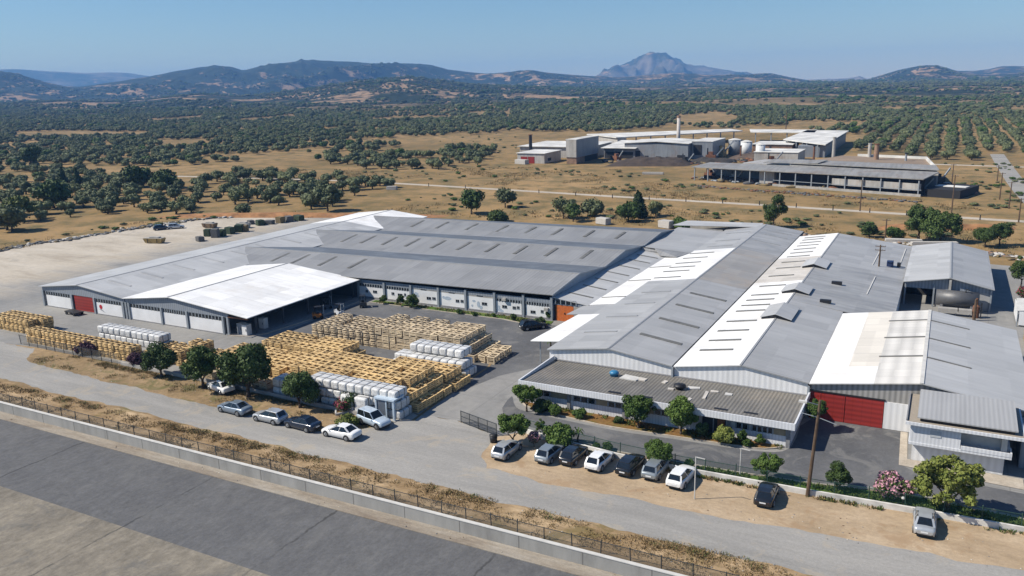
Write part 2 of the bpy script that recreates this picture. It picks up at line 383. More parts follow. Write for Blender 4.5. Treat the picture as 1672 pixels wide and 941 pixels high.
G_BED = ground_mat('planting_bed_mulch', [(0.3, (0.14, 0.07, 0.025)), (0.5, (0.20, 0.115, 0.04)), (0.7, (0.10, 0.10, 0.03))], 0.6, 2.5, 0.3, None, None, patch=(0.06, 0.10, 0.02), patch_fac=0.7, bump=0.6)
G_GRASS = ground_mat('green_lawn', [(0.3, (0.045, 0.085, 0.014)), (0.5, (0.08, 0.135, 0.025)), (0.7, (0.14, 0.15, 0.045))], 0.5, 2.5, 0.3, bump=0.6)
G_KERB = ground_mat('kerb_concrete', [(0.3, (0.36, 0.31, 0.25)), (0.7, (0.46, 0.41, 0.34))], 0.5, 2.0, 0.12)
def mat_yard():
    k = NT('yard_concrete'); P = k.pos()
    n1 = k.noise(P, 0.06, 6, 0.62, 0.4); n2 = k.noise(P, 0.9, 5, 0.7); n3 = k.noise(k.scaled(P, (0.35, 1.2, 1)), 0.12, 6, 0.65, 0.5)
    c = k.ramp(n1, [(0.3, (0.185, 0.185, 0.18)), (0.5, (0.235, 0.23, 0.22)), (0.7, (0.29, 0.28, 0.26))])
    sp = k.n('ShaderNodeSeparateXYZ'); k.l(P, sp.inputs[0])
    # the yard gives way to bare sandy ground in the storage lot to the west
    xx = k.math('ADD', k.math('MULTIPLY', sp.outputs[0], 1.0), k.math('MULTIPLY', k.math('SUBTRACT', n3, 0.5), 46.0))
    f = k.math('DIVIDE', k.math('SUBTRACT', -160.0, xx), 18.0, True)
    sand = k.ramp(n3, [(0.32, (0.34, 0.295, 0.235)), (0.5, (0.43, 0.38, 0.31)), (0.68, (0.49, 0.44, 0.37))])
    c = k.mix(f, c, sand)
    n6 = k.noise(k.scaled(P, (1.5, 0.12, 1)), 0.8, 5, 0.68); c = k.mix(k.ramp(n6, [(0.55, 0.0), (0.72, 0.35)]), c, (0.34, 0.325, 0.295))
    c = k.mix(k.ramp(k.noise(P, 0.55, 5, 0.75, 1.0), [(0.66, 0.0), (0.76, 0.5)]), c, (0.10, 0.098, 0.092))
    dj = k.math('MAXIMUM', k.saw(P, 'X', 8.0), k.saw(P, 'Y', 7.0)); c = k.mix(k.math('MULTIPLY', k.ramp(dj, [(0.489, 0.0), (0.495, 0.5)]), k.ramp(n2, [(.4, .2), (.6, 1.)])), c, (0.11, 0.105, 0.1))
    c = k.mix(1.0, c, k.ramp(n2, [(0.28, 0.88), (0.72, 1.1)]), 'MULTIPLY')
    c = k.mix(k.ramp(k.noise(P, 0.1, 6, 0.7, 1.0), [(0.58, 0.0), (0.7, 0.45)]), c, (0.13, 0.13, 0.125))
    k.bump(n2, 0.15, 0.05)
    return k.fin(c, 0.9, 0, 0.15)
G_YARD = mat_yard()
def rough(pts, amp=.2, step=.8, seed=0):
    "ragged outline: the edge of worn paving or bare soil"
    rr = random.Random(seed + len(pts)); out = []
    for i in range(len(pts)):
        a, b = Vector(pts[i]), Vector(pts[(i + 1) % len(pts)]); L = (b - a).length
        n = max(1, min(400, int(L / step))); nn = Vector((-(b - a).y, (b - a).x)).normalized(); w_ = 0
        for j in range(n):
            w_ = .65 * w_ + rr.uniform(-amp, amp); p = a.lerp(b, j / n)
            out.append(tuple(p + nn * (w_ if j else 0)))
    return out
def sheet_poly(name, pts, z, mat, kind='structure'):
    mb = MB(); mb.face(*[(x, y, z) for x, y in pts]); o = mb.build(name, mat)
    me = o.data
    if me.polygons[0].normal.z < 0: me.flip_normals()
    return tag(o, kind=kind)
def smooth_poly(pts, n=4):
    out = []; N = len(pts)
    for i in range(N):
        p0, p1, p2, p3 = pts[i - 1], pts[i], pts[(i + 1) % N], pts[(i + 2) % N]
        for j in range(n):
            t = j / n
            out.append(tuple(0.5 * ((2 * p1[c]) + (-p0[c] + p2[c]) * t + (2 * p0[c] - 5 * p1[c] + 4 * p2[c] - p3[c]) * t * t + (-p0[c] + 3 * p1[c] - 3 * p2[c] + p3[c]) * t ** 3) for c in (0, 1)))
    return out
# foreground lot lies 1.2 m below the road
ZL = -1.2
sheet_poly('runway', [(-260, 44.2), (90, 44.2), (90, 55.25), (-260, 55.25)], ZL, G_LOT)
sheet_poly('parking_apron', [(-260, -60), (90, -60), (90, 44.2), (-260, 44.2)], ZL, G_TANLOT)
mb = MB(); mb.hexa([(-260, 55.25, ZL), (90, 55.25, ZL), (90, 56.68, ZL + .02), (-260, 56.68, ZL + .02)], [(-260, 55.25, ZL + 0.06), (90, 55.25, ZL + 0.06), (90, 56.68, ZL + 0.14), (-260, 56.68, ZL + 0.14)])
tag(mb.build('path', G_APRON), kind='structure')
sheet_poly('verge', [(-300, 56.9), (90, 56.9), (90, 62.2), (-300, 62.2)], 0.0, G_VERGE)
sheet_poly('dirt_strip', [(-60, 62.2), (90, 62.2), (90, 79), (-41, 79), (-42, 72.5), (-42.8, 70.2), (-44.5, 68.4), (-60, 67.5)], 0.0, G_DIRT)
sheet_poly('bank', [(-300, 62.2), (-60, 62.2), (-60, 69), (-56, 74.4), (-300, 74.4)], 0.0, G_BANK)
sheet_poly('road', rough([(-300, 61.9), (-200, 62.4), (-114, 62.6), (-77, 62.1), (-42, 61.7), (-18, 61.6), (10, 61.5), (88, 62), (88, 70.5)] +
           [(30, 70.2), (8.2, 69.4), (-5, 68.4), (-19.4, 67.2), (-30, 66.8), (-39, 67.0), (-41.2, 70), (-41.6, 74.6), (-48.6, 76.5), (-54.5, 76.2), (-55, 72.4), (-57.2, 69.5), (-59, 67.2), (-62, 67.1), (-78, 67.5), (-89, 67.7), (-101, 68.1), (-112, 68.5), (-117.6, 68.9), (-120.2, 70.5), (-123.2, 73.4), (-132, 73.4), (-150, 72), (-300, 72.5)], .26, .9), 0.006, G_ROAD)
sheet_poly('yard', [(-330, 96), (-160, 72.6), (-131, 73), (-124, 73.8), (-57, 74.2), (-54.6, 76.1), (-48, 76.4), (-41.6, 74.7), (-39.5, 77.0), (-36, 77.3), (-28.8, 76.3), (-16.6, 76.8), (-8.5, 77.6), (-1.7, 79.2), (8.8, 78.4), (60, 80), (60, 215), (14, 192), (-60, 199), (-110, 193), (-165, 199), (-195, 190), (-204, 176), (-210, 158), (-214, 140), (-216, 124), (-330, 150)], 0.004, G_YARD)
sheet_poly('inner_yard', [(-93.2, 93), (-92, 86), (-70, 84), (-53, 84), (-51, 92), (-47.2, 98), (-46, 108), (-46, 116), (-54.4, 116.6), (-57.5, 115.2), (-64, 116.4), (-93, 116.9)], 0.010, G_DARK)
sheet_poly('driveway', smooth_poly([(-46, 86), (-43.8, 82.9), (-40.7, 82.1), (-31, 81.4), (-24, 81.9), (-15, 82.6), (-12, 85), (-11.2, 93.8), (-1.6, 94.2), (-1.4, 85.4), (3, 84.2), (9, 83.6), (22, 83), (22, 79.6), (9, 78.8), (-1.7, 79.5), (-8.5, 77.9), (-16.6, 77.1), (-28.8, 76.6), (-36, 77.6), (-44, 80)], 3), 0.010, G_DARK)
sheet_poly('side_path', [(-1.6, 85.2), (9.2, 84.4), (9.2, 86.8), (-0.9, 87), (-1.2, 94.1), (-1.9, 94.1)], 0.05, G_KERB)
# planting bed along the offices, kerbed
bed = smooth_poly([(-43.2, 84.0), (-40.7, 83.1), (-35, 82.35), (-30.9, 82.05), (-24, 82.5), (-17.4, 82.9), (-14.4, 83.4), (-12.6, 85.0), (-14, 85.2), (-28, 85.2), (-42.5, 85.2)], 3)
sheet_poly('planting_bed', bed, 0.10, G_BED)
def strip_mesh(pts, w, z0, z1, closed=False):
    mb = MB(); n = len(pts); rng = range(n if closed else n - 1)
    nor = []
    for i in range(n):
        a = pts[i - 1] if (i > 0 or closed) else pts[i]; b = pts[(i + 1) % n] if (i < n - 1 or closed) else pts[i]
        d = Vector((b[0] - a[0], b[1] - a[1])).normalized(); nor.append((-d.y * w / 2, d.x * w / 2))
    for i in rng:
        j = (i + 1) % n
        q = [(pts[i][0] - nor[i][0], pts[i][1] - nor[i][1]), (pts[j][0] - nor[j][0], pts[j][1] - nor[j][1]), (pts[j][0] + nor[j][0], pts[j][1] + nor[j][1]), (pts[i][0] + nor[i][0], pts[i][1] + nor[i][1])]
        mb.prism(q, z0, z1)
    return mb
tag(strip_mesh(bed, 0.16, 0.0, 0.13, True).build('kerb', G_KERB), kind='structure')
lawn = [(-21, 74.8), (-8.7, 75.2), (0.6, 75.9), (8.6, 76.1), (30, 77), (30, 78.6), (9, 78.0), (1.2, 78.4), (-1.7, 78.6), (-8.5, 77.2), (-16.6, 76.5), (-21.5, 76.3)]
sheet_poly('grass_strip', lawn, 0.06, G_GRASS)
sheet_poly('planting_strip', [(-38.6, 76.6), (-36, 75.9), (-28, 75.1), (-21.4, 74.8), (-21.5, 76.2), (-28.8, 76.0), (-36, 77.0)], 0.05, G_BANK)
tag(strip_mesh([(-39.3, 77.0), (-36, 77.2), (-28.8, 76.2), (-16.6, 76.7), (-8.5, 77.4), (-1.7, 78.85), (1.3, 78.6), (9, 78.2), (30, 78.8)], 0.16, 0, 0.12).build('kerb', G_KERB), kind='structure')
sheet_poly('plant_bed_strip', [(-91.5, 117.0), (-73.8, 116.7), (-63.6, 116.6), (-57.4, 115.3), (-55, 116.8), (-55.3, 118.6), (-91.5, 118.6)], 0.06, G_GRASS)
tag(strip_mesh([(-91.7, 116.95), (-73.8, 116.6), (-63.6, 116.5), (-57.4, 115.2), (-54.9, 116.7)], 0.15, 0, 0.11).build('kerb', G_KERB), kind='structure')
# loading step under the open canopy
tag(strip_mesh([(-99.9, 90.7), (-96.2, 91.6), (-94.9, 94), (-93.8, 104.6), (-93.6, 117)], 0.2, 0, 0.14).build('kerb', G_KERB), kind='structure')
tag(strip_mesh([at(*p) for p in ((674, 687), (706, 663), (770, 618), (797, 600), (805, 588), (806, 578))], 0.35, 0.0, 0.03).build('kerb', G_BANK), kind='structure')
# gravel track over the pasture, metalled lane to the right
G_TRACK = ground_mat('gravel_track', [(0.3, (0.36, 0.31, 0.25)), (0.7, (0.47, 0.42, 0.35))], 0.05, 0.6, 0.1)
trk = [(-330, 272), (-296, 275), (-255, 279), (-216, 280), (-180, 276.5), (-142, 272.5), (-101, 267.5), (-49.4, 262.5), (-9, 257), (19, 253.5), (120, 243)]
o = strip_mesh(trk, 3.6, -0.02, 0.02).build('track', G_TRACK); tag(o, kind='structure')
lane = [(21, 470), (21.5, 410), (22, 380), (22.4, 350), (23.2, 320), (24.5, 290), (27, 250)]
tag(strip_mesh(lane, 6.0, -0.02, 0.024).build('lane', G_ROAD), kind='structure')
tag(strip_mesh([(-90, 419), (-40, 414), (0, 410), (22, 407), (60, 404)], 4.0, -0.02, 0.02).build('lane', G_TRACK), kind='structure')

# ------------------------------------------------------------------ walls and fences
def chain_mat(name, c, alpha):
    k = NT(name); P = k.pos()
    k.fin(c, 0.6, 0.0, 0.2)
    tr = k.n('ShaderNodeBsdfTransparent'); mx = k.n('ShaderNodeMixShader'); mx.inputs[0].default_value = alpha
    k.l(tr.outputs[0], mx.inputs[1]); k.l(k.b.outputs[0], mx.inputs[2]); k.l(mx.outputs[0], k.out.inputs[0]); return k.m
M_WIRE = chain_mat('wire_mesh_grey', (0.13, 0.125, 0.11), 0.34)
M_WIREG = chain_mat('wire_mesh_green', (0.018, 0.055, 0.038), 0.24)
M_POST = plain('dark_fence_post', (0.045, 0.05, 0.05), 0.5)
M_POSTG = plain('green_fence_post', (0.025, 0.06, 0.045), 0.5)
M_CONC = plain('weathered_concrete', (0.33, 0.315, 0.29), 0.85, var=0.2, scale=0.7)
M_COPE = plain('white_coping', (0.50, 0.49, 0.465), 0.8, var=0.12, scale=1.0)
k = NT('retaining_concrete'); P = k.pos()
nn1 = k.noise(k.scaled(P, (1, 1, 0.25)), 0.5, 6, 0.68); nn2 = k.noise(P, 0.09, 4, 0.6)
c = k.ramp(k.math('ADD', k.math('MULTIPLY', nn1, .6), k.math('MULTIPLY', nn2, .4)), [(0.32, (0.20, 0.195, 0.185)), (0.5, (0.30, 0.295, 0.28)), (0.66, (0.37, 0.36, 0.34))])
dj = k.saw(P, 'X', 6.0); c = k.mix(k.ramp(dj, [(0.488, 0.0), (0.494, 0.7)]), c, (0.10, 0.095, 0.09))
M_RET = k.fin(c, 0.9, 0, 0.15)
M_WHITEW = plain('whitewashed_wall', (0.58, 0.56, 0.52), 0.85, var=0.25, scale=0.8)
rw = thing('retaining_wall', 'long grey concrete retaining wall with white coping below the verge', 'wall', (-100, 56.8, 0))
mb = MB(); mb.box((-260, 56.70, ZL), (90, 57.0, 0.12)); mb.build('wall', M_RET, rw)
mb = MB(); mb.box((-260, 56.66, 0.12), (90, 57.04, 0.19)); mb.build('coping', M_COPE, rw)

def fence(name, label, pts, spacing, hgt, z0=0.0, mpost=M_POST, mwire=M_WIRE, post=0.08, rail=True, group=None, posts_h=None, lean=0.0):
    root = thing(name, label, 'fence', (pts[0][0], pts[0][1], z0), group=group)
    mw = MB(); mr = MB(); first = None; acc = 0.0; k = 0
    for i in range(len(pts) - 1):
        a, b = Vector((*pts[i], z0)), Vector((*pts[i + 1], z0)); L = (b - a).length
        mw.face(a + Vector((0, 0, 0.05)), b + Vector((0, 0, 0.05)), b + Vector((0, 0, hgt)), a + Vector((0, 0, hgt)))
        if rail: mr.bar(a + Vector((0, 0, hgt)), b + Vector((0, 0, hgt)), 0.045)
        t = (spacing - acc) % spacing if i else 0.0
        while t <= L:
            p = a + (b - a) * (t / L)
            if first is None:
                pm = MB(); pm.tube((0, 0, 0), (0, 0, 1.0), post * 0.6, post * 0.6, 7); pm.lathe([(post * 0.75, 1.0), (post * 0.6, 1.03), (0.01, 1.06)], 7)
                first = meshobj('post', pm.mesh('post', mpost), root); o = first
            else:
                o = first.copy(); COL.objects.link(o); o.parent = root
            o.location = p - root.location; o.rotation_euler = (random.uniform(-.05, .05), random.uniform(-.05, .05), random.uniform(0, 3))
            o.scale = (1, 1, (posts_h or hgt) * random.uniform(1.0, 1.12)); k += 1
            t += spacing
        acc = (acc + L) % spacing
    mw.build('wire_mesh', mwire, root, fixn=False)
    if rail: mr.build('top_rail', mpost, root)
    return root
fence('wire_fence', 'long wire fence on dark posts standing along the retaining wall', [(-150, 57.12), (-100, 57.16), (-60, 57.2), (-20, 57.22), (10, 57.2)], 2.6, 1.15, 0.02)
def low_wall(label, pts, w, h, mat=M_WHITEW):
    o = strip_mesh(pts, w, 0.0, h).build('low_wall', mat); return tag(o, label, 'wall')
NW = [(-39.4, 76.6), (-36, 75.8), (-28, 74.9), (-21.4, 74.6), (-8.7, 75.0), (0.6, 75.5), (8.6, 75.75), (40, 77)]
low_wall('low whitewashed wall between the dirt parking strip and the green planting strip', NW, 0.22, 0.55)
fence('garden_fence', 'dark green mesh fence standing just behind the low white wall', [(x, y + 0.22) for x, y in NW[:-1]] + [(30, 76.8)], 3.0, 1.55, 0.03, M_POSTG, M_WIREG)
fence('yard_fence', 'wire fence in front of the long row of crates on the left', [(-127.5, 73.9), (-118, 73.7), (-104, 73.6)], 2.2, 1.5, 0, M_POST, M_WIRE)
low_wall('low pale wall in the shade of the trees before the crate yard', [(-103.4, 73.6), (-84, 73.5), (-70, 73.1), (-62.5, 72.8), (-58.2, 72.9)], 0.2, 0.5, M_CONC)
# sliding gate at the entrance
g = thing('sliding_gate', 'open dark metal sliding gate beside the drive entrance', 'gate', (-47.5, 76.1, 0))
ga, gb = Vector((-47.5, 76.1, 0)), Vector((-41.9, 74.5, 0))
mb = MB()
for z in (0.15, 0.8, 1.45): mb.bar(ga + Vector((0, 0, z)), gb + Vector((0, 0, z)), 0.07)
for i in range(5): 
    p = ga.lerp(gb, i / 4); mb.bar(p + Vector((0, 0, 0.0)), p + Vector((0, 0, 1.5)), 0.07)
mb.build('frame', M_POST, g)
mb = MB()
for i in range(1, 46):
    p = ga.lerp(gb, i / 46); mb.bar(p + Vector((0, 0, 0.15)), p + Vector((0, 0, 1.45)), 0.025)
mb.build('bars', M_POST, g)
# ------------------------------------------------------------------ sheds
GREY = dict(c=(0.40, 0.415, 0.43)); 
M_RG = sheet('grey_roof_sheet', (0.36, 0.36, 0.358), rib='Y', rib_period=0.5, rib_amt=0.07, streak='X', streak_amt=0.14, seam=('Y', 6.1, 0.006), seam_amt=0.25, panel=('Y', 3.05, 'X', 4.2))
M_RGL = sheet('pale_grey_roof_sheet', (0.43, 0.43, 0.425), rib='Y', rib_period=0.5, rib_amt=0.06, streak='X', streak_amt=0.14, seam=('Y', 6.1, 0.006), seam_amt=0.22, panel=('Y', 3.05, 'X', 4.2))
M_RW = sheet('white_roof_sheet', (0.80, 0.79, 0.77), rib='Y', rib_period=0.5, rib_amt=0.04, streak='X', streak_amt=0.13, seam=('Y', 6.1, 0.006), seam_amt=0.3, blot=(0.62, 0.58, 0.52), blot_amt=0.45, panel=('Y', 3.05, 'X', 4.2))
M_RC = sheet('cream_roof_sheet', (0.56, 0.52, 0.465), rib='Y', rib_period=0.5, rib_amt=0.06, streak='X', streak_amt=0.16, seam=('Y', 4.0, 0.008), seam_amt=0.3, blot=(0.40, 0.36, 0.31), blot_amt=0.5, panel=('Y', 2.0, 'X', 2.6))
M_RB = sheet('weathered_brownish_roof_sheet', (0.33, 0.315, 0.295), rib='Y', rib_period=0.5, rib_amt=0.08, streak='X', streak_amt=0.16, seam=('Y', 4.0, 0.008), seam_amt=0.4, blot=(0.36, 0.29, 0.22), blot_amt=0.4, panel=('Y', 4.0, 'X', 2.6))
M_RD = sheet('dirty_grey_roof_sheet', (0.345, 0.345, 0.343), rib='Y', rib_period=0.5, rib_amt=0.07, streak='X', streak_amt=0.3, seam=('Y', 6.1, 0.006), seam_amt=0.25, blot=(0.19, 0.20, 0.21), blot_amt=0.5, panel=('Y', 3.05, 'X', 5.2))
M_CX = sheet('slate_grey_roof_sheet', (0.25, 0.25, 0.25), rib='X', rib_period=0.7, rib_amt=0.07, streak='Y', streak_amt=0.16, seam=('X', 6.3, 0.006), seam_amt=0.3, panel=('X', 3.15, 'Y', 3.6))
M_CXD = sheet('shaded_slate_roof_sheet', (0.135, 0.142, 0.155), rib='X', rib_period=0.7, rib_amt=0.07, streak='Y', streak_amt=0.2, seam=('X', 6.3, 0.006), seam_amt=0.3, panel=('X', 12.6, 'Y', 3.6), blot=(0.22, 0.24, 0.26), blot_amt=0.4)  # same slate sheet for rear slopes, their shade put into a darker colour
M_WWX = sheet('white_wall_sheet', (0.68, 0.68, 0.68), rib='X', rib_period=0.62, rib_amt=0.09, rib_bump=0.15, streak='Z', streak_amt=0.13)
M_WWY = sheet('white_wall_sheet_side', (0.60, 0.62, 0.64), rib='Y', rib_period=0.62, rib_amt=0.16, streak='Z', streak_amt=0.16)
M_WGX = sheet('grey_wall_sheet', (0.25, 0.275, 0.31), rib='X', rib_period=0.5, rib_amt=0.2, streak='Z', streak_amt=0.15)
M_WGB = sheet('brownish_grey_wall_sheet', (0.30, 0.29, 0.275), rib='X', rib_period=0.55, rib_amt=0.3, streak='Z', streak_amt=0.16)
M_WGY = sheet('shade_blue_gable_sheet', (0.20, 0.26, 0.33), rib='Y', rib_period=0.5, rib_amt=0.16, streak='Z', streak_amt=0.15)  # blue cast of walls turned from the sun is put into the colour
M_PANEL = plain('white_painted_panel', (0.68, 0.68, 0.68), 0.6, var=0.08, scale=0.35)
M_STEEL = plain('grey_steel', (0.24, 0.265, 0.29), 0.45, spec=0.4)
M_TRIM = plain('ridge_trim', (0.27, 0.275, 0.28), 0.5)
M_SILL = plain('plinth_concrete', (0.20, 0.20, 0.205), 0.85, var=0.2)
M_GLASS = plain('dark_window_glass', (0.012, 0.016, 0.02), 0.12, spec=0.6, var=0.3)
M_RED = sheet('red_sheet_door', (0.27, 0.028, 0.022), rib='Z', rib_period=0.55, rib_amt=0.22, streak='X', streak_amt=0.16, seam=('X', 1.0, 0.02), seam_amt=0.25)
M_ORANGE = plain('orange_steel_door', (0.50, 0.125, 0.025), 0.6, var=0.18)
M_SKYL = plain('aged_translucent_skylight', (0.135, 0.13, 0.115), 0.5, var=0.25, scale=0.8)
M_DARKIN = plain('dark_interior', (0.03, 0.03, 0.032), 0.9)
M_BAYSHADE = plain('shade_darkened_bay', (0.06, 0.065, 0.075), .6)  # open shed's bay steel and walls, darkened in colour to stand for shade
M_RUST = plain('rusty_steel', (0.16, 0.07, 0.035), 0.9, var=0.4)
M_BLUEV = plain('blue_painted_metal', (0.03, 0.16, 0.30), 0.4)
M_BLACK = plain('black_plastic', (0.015, 0.015, 0.017), 0.5)
M_PALEBLUE = plain('pale_mural_grey', (0.36, 0.42, 0.49), 0.7)

def slope(root, mat, q, t=0.12, name='roof_slope'):
    mb = MB(); mb.slab(q, t); return mb.build(name, mat, root)
def gable_y(root, xL, xr, xR, zL, zr, zR, segs, name='roof_slope'):
    "ridge along Y; segs: (y0, y1, left material, right material)"
    for y0, y1, ml, mr in segs:
        if ml: slope(root, ml, [(xL, y0, zL), (xr, y0, zr), (xr, y1, zr), (xL, y1, zL)], name=name)
        if mr: slope(root, mr, [(xr + .004, y0, zr), (xR, y0, zR), (xR, y1, zR), (xr + .004, y1, zr)], name=name)
    y0, y1 = segs[0][0], segs[-1][1]
    mb = MB(); mb.hexa([(xr - .22, y0 - .02, zr - .01), (xr + .22, y0 - .02, zr - .01), (xr + .22, y1 + .02, zr - .01), (xr - .22, y1 + .02, zr - .01)], [(xr - .05, y0 - .02, zr + .07), (xr + .05, y0 - .02, zr + .07), (xr + .05, y1 + .02, zr + .07), (xr - .05, y1 + .02, zr + .07)])
    mb.build('ridge_cap', M_TRIM, root)
def gable_wall_y(root, mat, xL, xr, xR, zb, zL, zr, zR, y, t=0.15, name='gable_wall'):
    poly = [(xL, zb), (xR, zb), (xR, zR), (xr, zr), (xL, zL)]
    mb = MB(); mb.hexa([(x, y, z) for x, z in poly], [(x, y + t, z) for x, z in poly]); return mb.build(name, mat, root)
def bx(root, name, mat, a, b):
    mb = MB(); mb.box(a, b); return mb.build(name, mat, root)
def lin(a, b, t): return a + (b - a) * t
def skylight(root, P00, P10, P01, P11, u0, u1, v, wv, name='skylight'):
    "strip lying on the roof quad: u down the slope, v along the ridge (fractions)"
    f = lambda u, v_: tuple(lin(lin(P00[i], P10[i], u), lin(P01[i], P11[i], u), v_) for i in range(3))
    q = [f(u0, v - wv), f(u1, v - wv), f(u1, v + wv), f(u0, v + wv)]
    q = [(x, y, z + 0.07) for x, y, z in q]
    mb = MB(); mb.slab(q, 0.06); o = mb.build(name, M_SKYL, root); return o
def row_windows(root, x0, x1, y, z0, z1, n, name='window', mull=0.16):
    "strip window: dark panes behind mullions"
    fr = bx(root, name, M_GLASS, (x0, y - 0.02, z0), (x1, y + 0.05, z1))
    mb = MB(); wdt = (x1 - x0) / n
    for i in range(n + 1):
        x = x0 + i * wdt; mb.box((x - mull / 2, y - 0.07, z0 - .03), (x + mull / 2, y - 0.022, z1 + .03))
    mb.box((x0, y - 0.06, z1), (x1, y - 0.021, z1 + 0.08))
    mb.build('frame', M_STEEL, fr)
    return fr

# ---- long shed on the left
A = thing('warehouse', 'long pale grey gabled warehouse at the far left with a red door', 'warehouse', (-136.5, 91, 0))
gable_y(A, -148.0, -136.5, -124.55, 3.78, 5.08, 3.82, [(90.6, 166, M_RGL, M_RGL), (166, 186.5, M_RW, M_RW)])
gable_wall_y(A, M_WGX, -147.4, -136.5, -124.6, 2.95, 3.66, 4.94, 3.7, 91.0)
bx(A, 'side_wall', M_WWY, (-147.4, 91.16, 0), (-147.25, 186, 3.66)); bx(A, 'rear_wall', M_WWX, (-147.2, 185.9, 0), (-124.6, 186.05, 3.7))
gable_wall_y(A, M_WWX, -147.2, -136.5, -124.6, 3.7, 3.71, 4.94, 3.72, 185.9)
bx(A, 'plinth', M_SILL, (-147.3, 90.96, 0), (-124.6, 91.2, 0.16))
for x0, x1 in ((-146.5, -139.5), (-132.4, -125.6)):
    bx(A, 'wall_panel', M_PANEL, (x0, 91.03, 0.16), (x1, 91.13, 2.22)); row_windows(A, x0, x1, 91.08, 2.26, 2.88, 10)
d = bx(A, 'door', M_RED, (-138.4, 91.05, 0.02), (-133.0, 91.15, 2.9))
for x in (-147.3, -139.0, -132.75, -125.1):
    bx(A, 'column', M_STEEL, (x - .22, 90.86, 0), (x + .22, 91.14, 3.0))
for i, y in enumerate((96, 103, 110.5, 118, 125.5, 133, 141, 149, 157)):
    q = ((-136.5, 90.6, 5.08), (-124.55, 90.6, 3.82), (-136.5, 166, 5.08), (-124.55, 166, 3.82))
    o = skylight(A, *q, 0.14, 0.62, (y - 90.6) / 75.4, 0.0035)
    o.data.materials[0] = M_RG
# painted emblem: red disc, dark wedge
em = MB(); em.mat(0).hexa([(-131.2 + .42 * cos(a), 91.025, 1.45 + .42 * sin(a)) for a in np.linspace(0, 2 * pi, 12, endpoint=False)], [(-131.2 + .42 * cos(a), 91.01, 1.45 + .42 * sin(a)) for a in np.linspace(0, 2 * pi, 12, endpoint=False)])
em.build('emblem', plain('emblem_red', (0.40, 0.02, 0.03)), A)
em = MB(); em.hexa([(-131.7, 91.025, 1.0), (-130.1, 91.025, .45), (-131.0, 91.025, 1.0)], [(-131.7, 91.01, 1.0), (-130.1, 91.01, .45), (-131.0, 91.01, 1.0)]); em.build('emblem', M_STEEL, A)

# ---- white roofed open shed
B = thing('open_shed', 'wide white roofed shed, open with dark bays along its right side', 'warehouse', (-112, 91, 0))
gable_y(B, -124.45, -112.8, -95.2, 3.86, 5.22, 3.52, [(90.5, 119.1, M_RW, M_RW)])
gable_wall_y(B, M_WGX, -124.3, -112.8, -99.9, 2.95, 3.72, 5.05, 3.78, 91.0)
bx(B, 'plinth', M_SILL, (-124.3, 90.95, 0), (-99.9, 91.2, 0.16))
for x0, x1 in ((-123.3, -115.7), (-115.1, -109.7), (-108.9, -101.3)):
    bx(B, 'wall_panel', M_PANEL, (x0, 91.03, 0.16), (x1, 91.13, 2.22)); row_windows(B, x0, x1, 91.08, 2.26, 2.88, 10)
for x in (-124.25, -123.55, -115.4, -109.3, -101.05, -100.0):
    bx(B, 'column', M_STEEL, (x - .2, 90.84, 0), (x + .2, 91.14, 3.05))
bx(B, 'floor', M_SILL, (-124.2, 91.25, 0.0), (-95.5, 119.0, 0.1))
bx(B, 'rear_wall', M_BAYSHADE, (-124.3, 118.8, 0), (-96, 119.0, 3.5))
bx(B, 'partition_wall', M_SILL, (-124.4, 91.2, 0), (-124.2, 118.8, 3.6)); bx(B, 'inner_wall', M_BAYSHADE, (-103.2, 91.2, 0), (-103, 118.7, 4.2))
for y in np.linspace(93.5, 118.2, 5): bx(B, 'column', M_BAYSHADE, (-96.6, y - .13, 0.1), (-96.34, y + .13, 3.5))
bx(B, 'eave_beam', M_BAYSHADE, (-96.7, 90.9, 3.22), (-96.2, 118.8, 3.44)); bx(B, 'lintel', M_RUST, (-99.9, 90.9, 3.0), (-95.6, 91.1, 3.2))

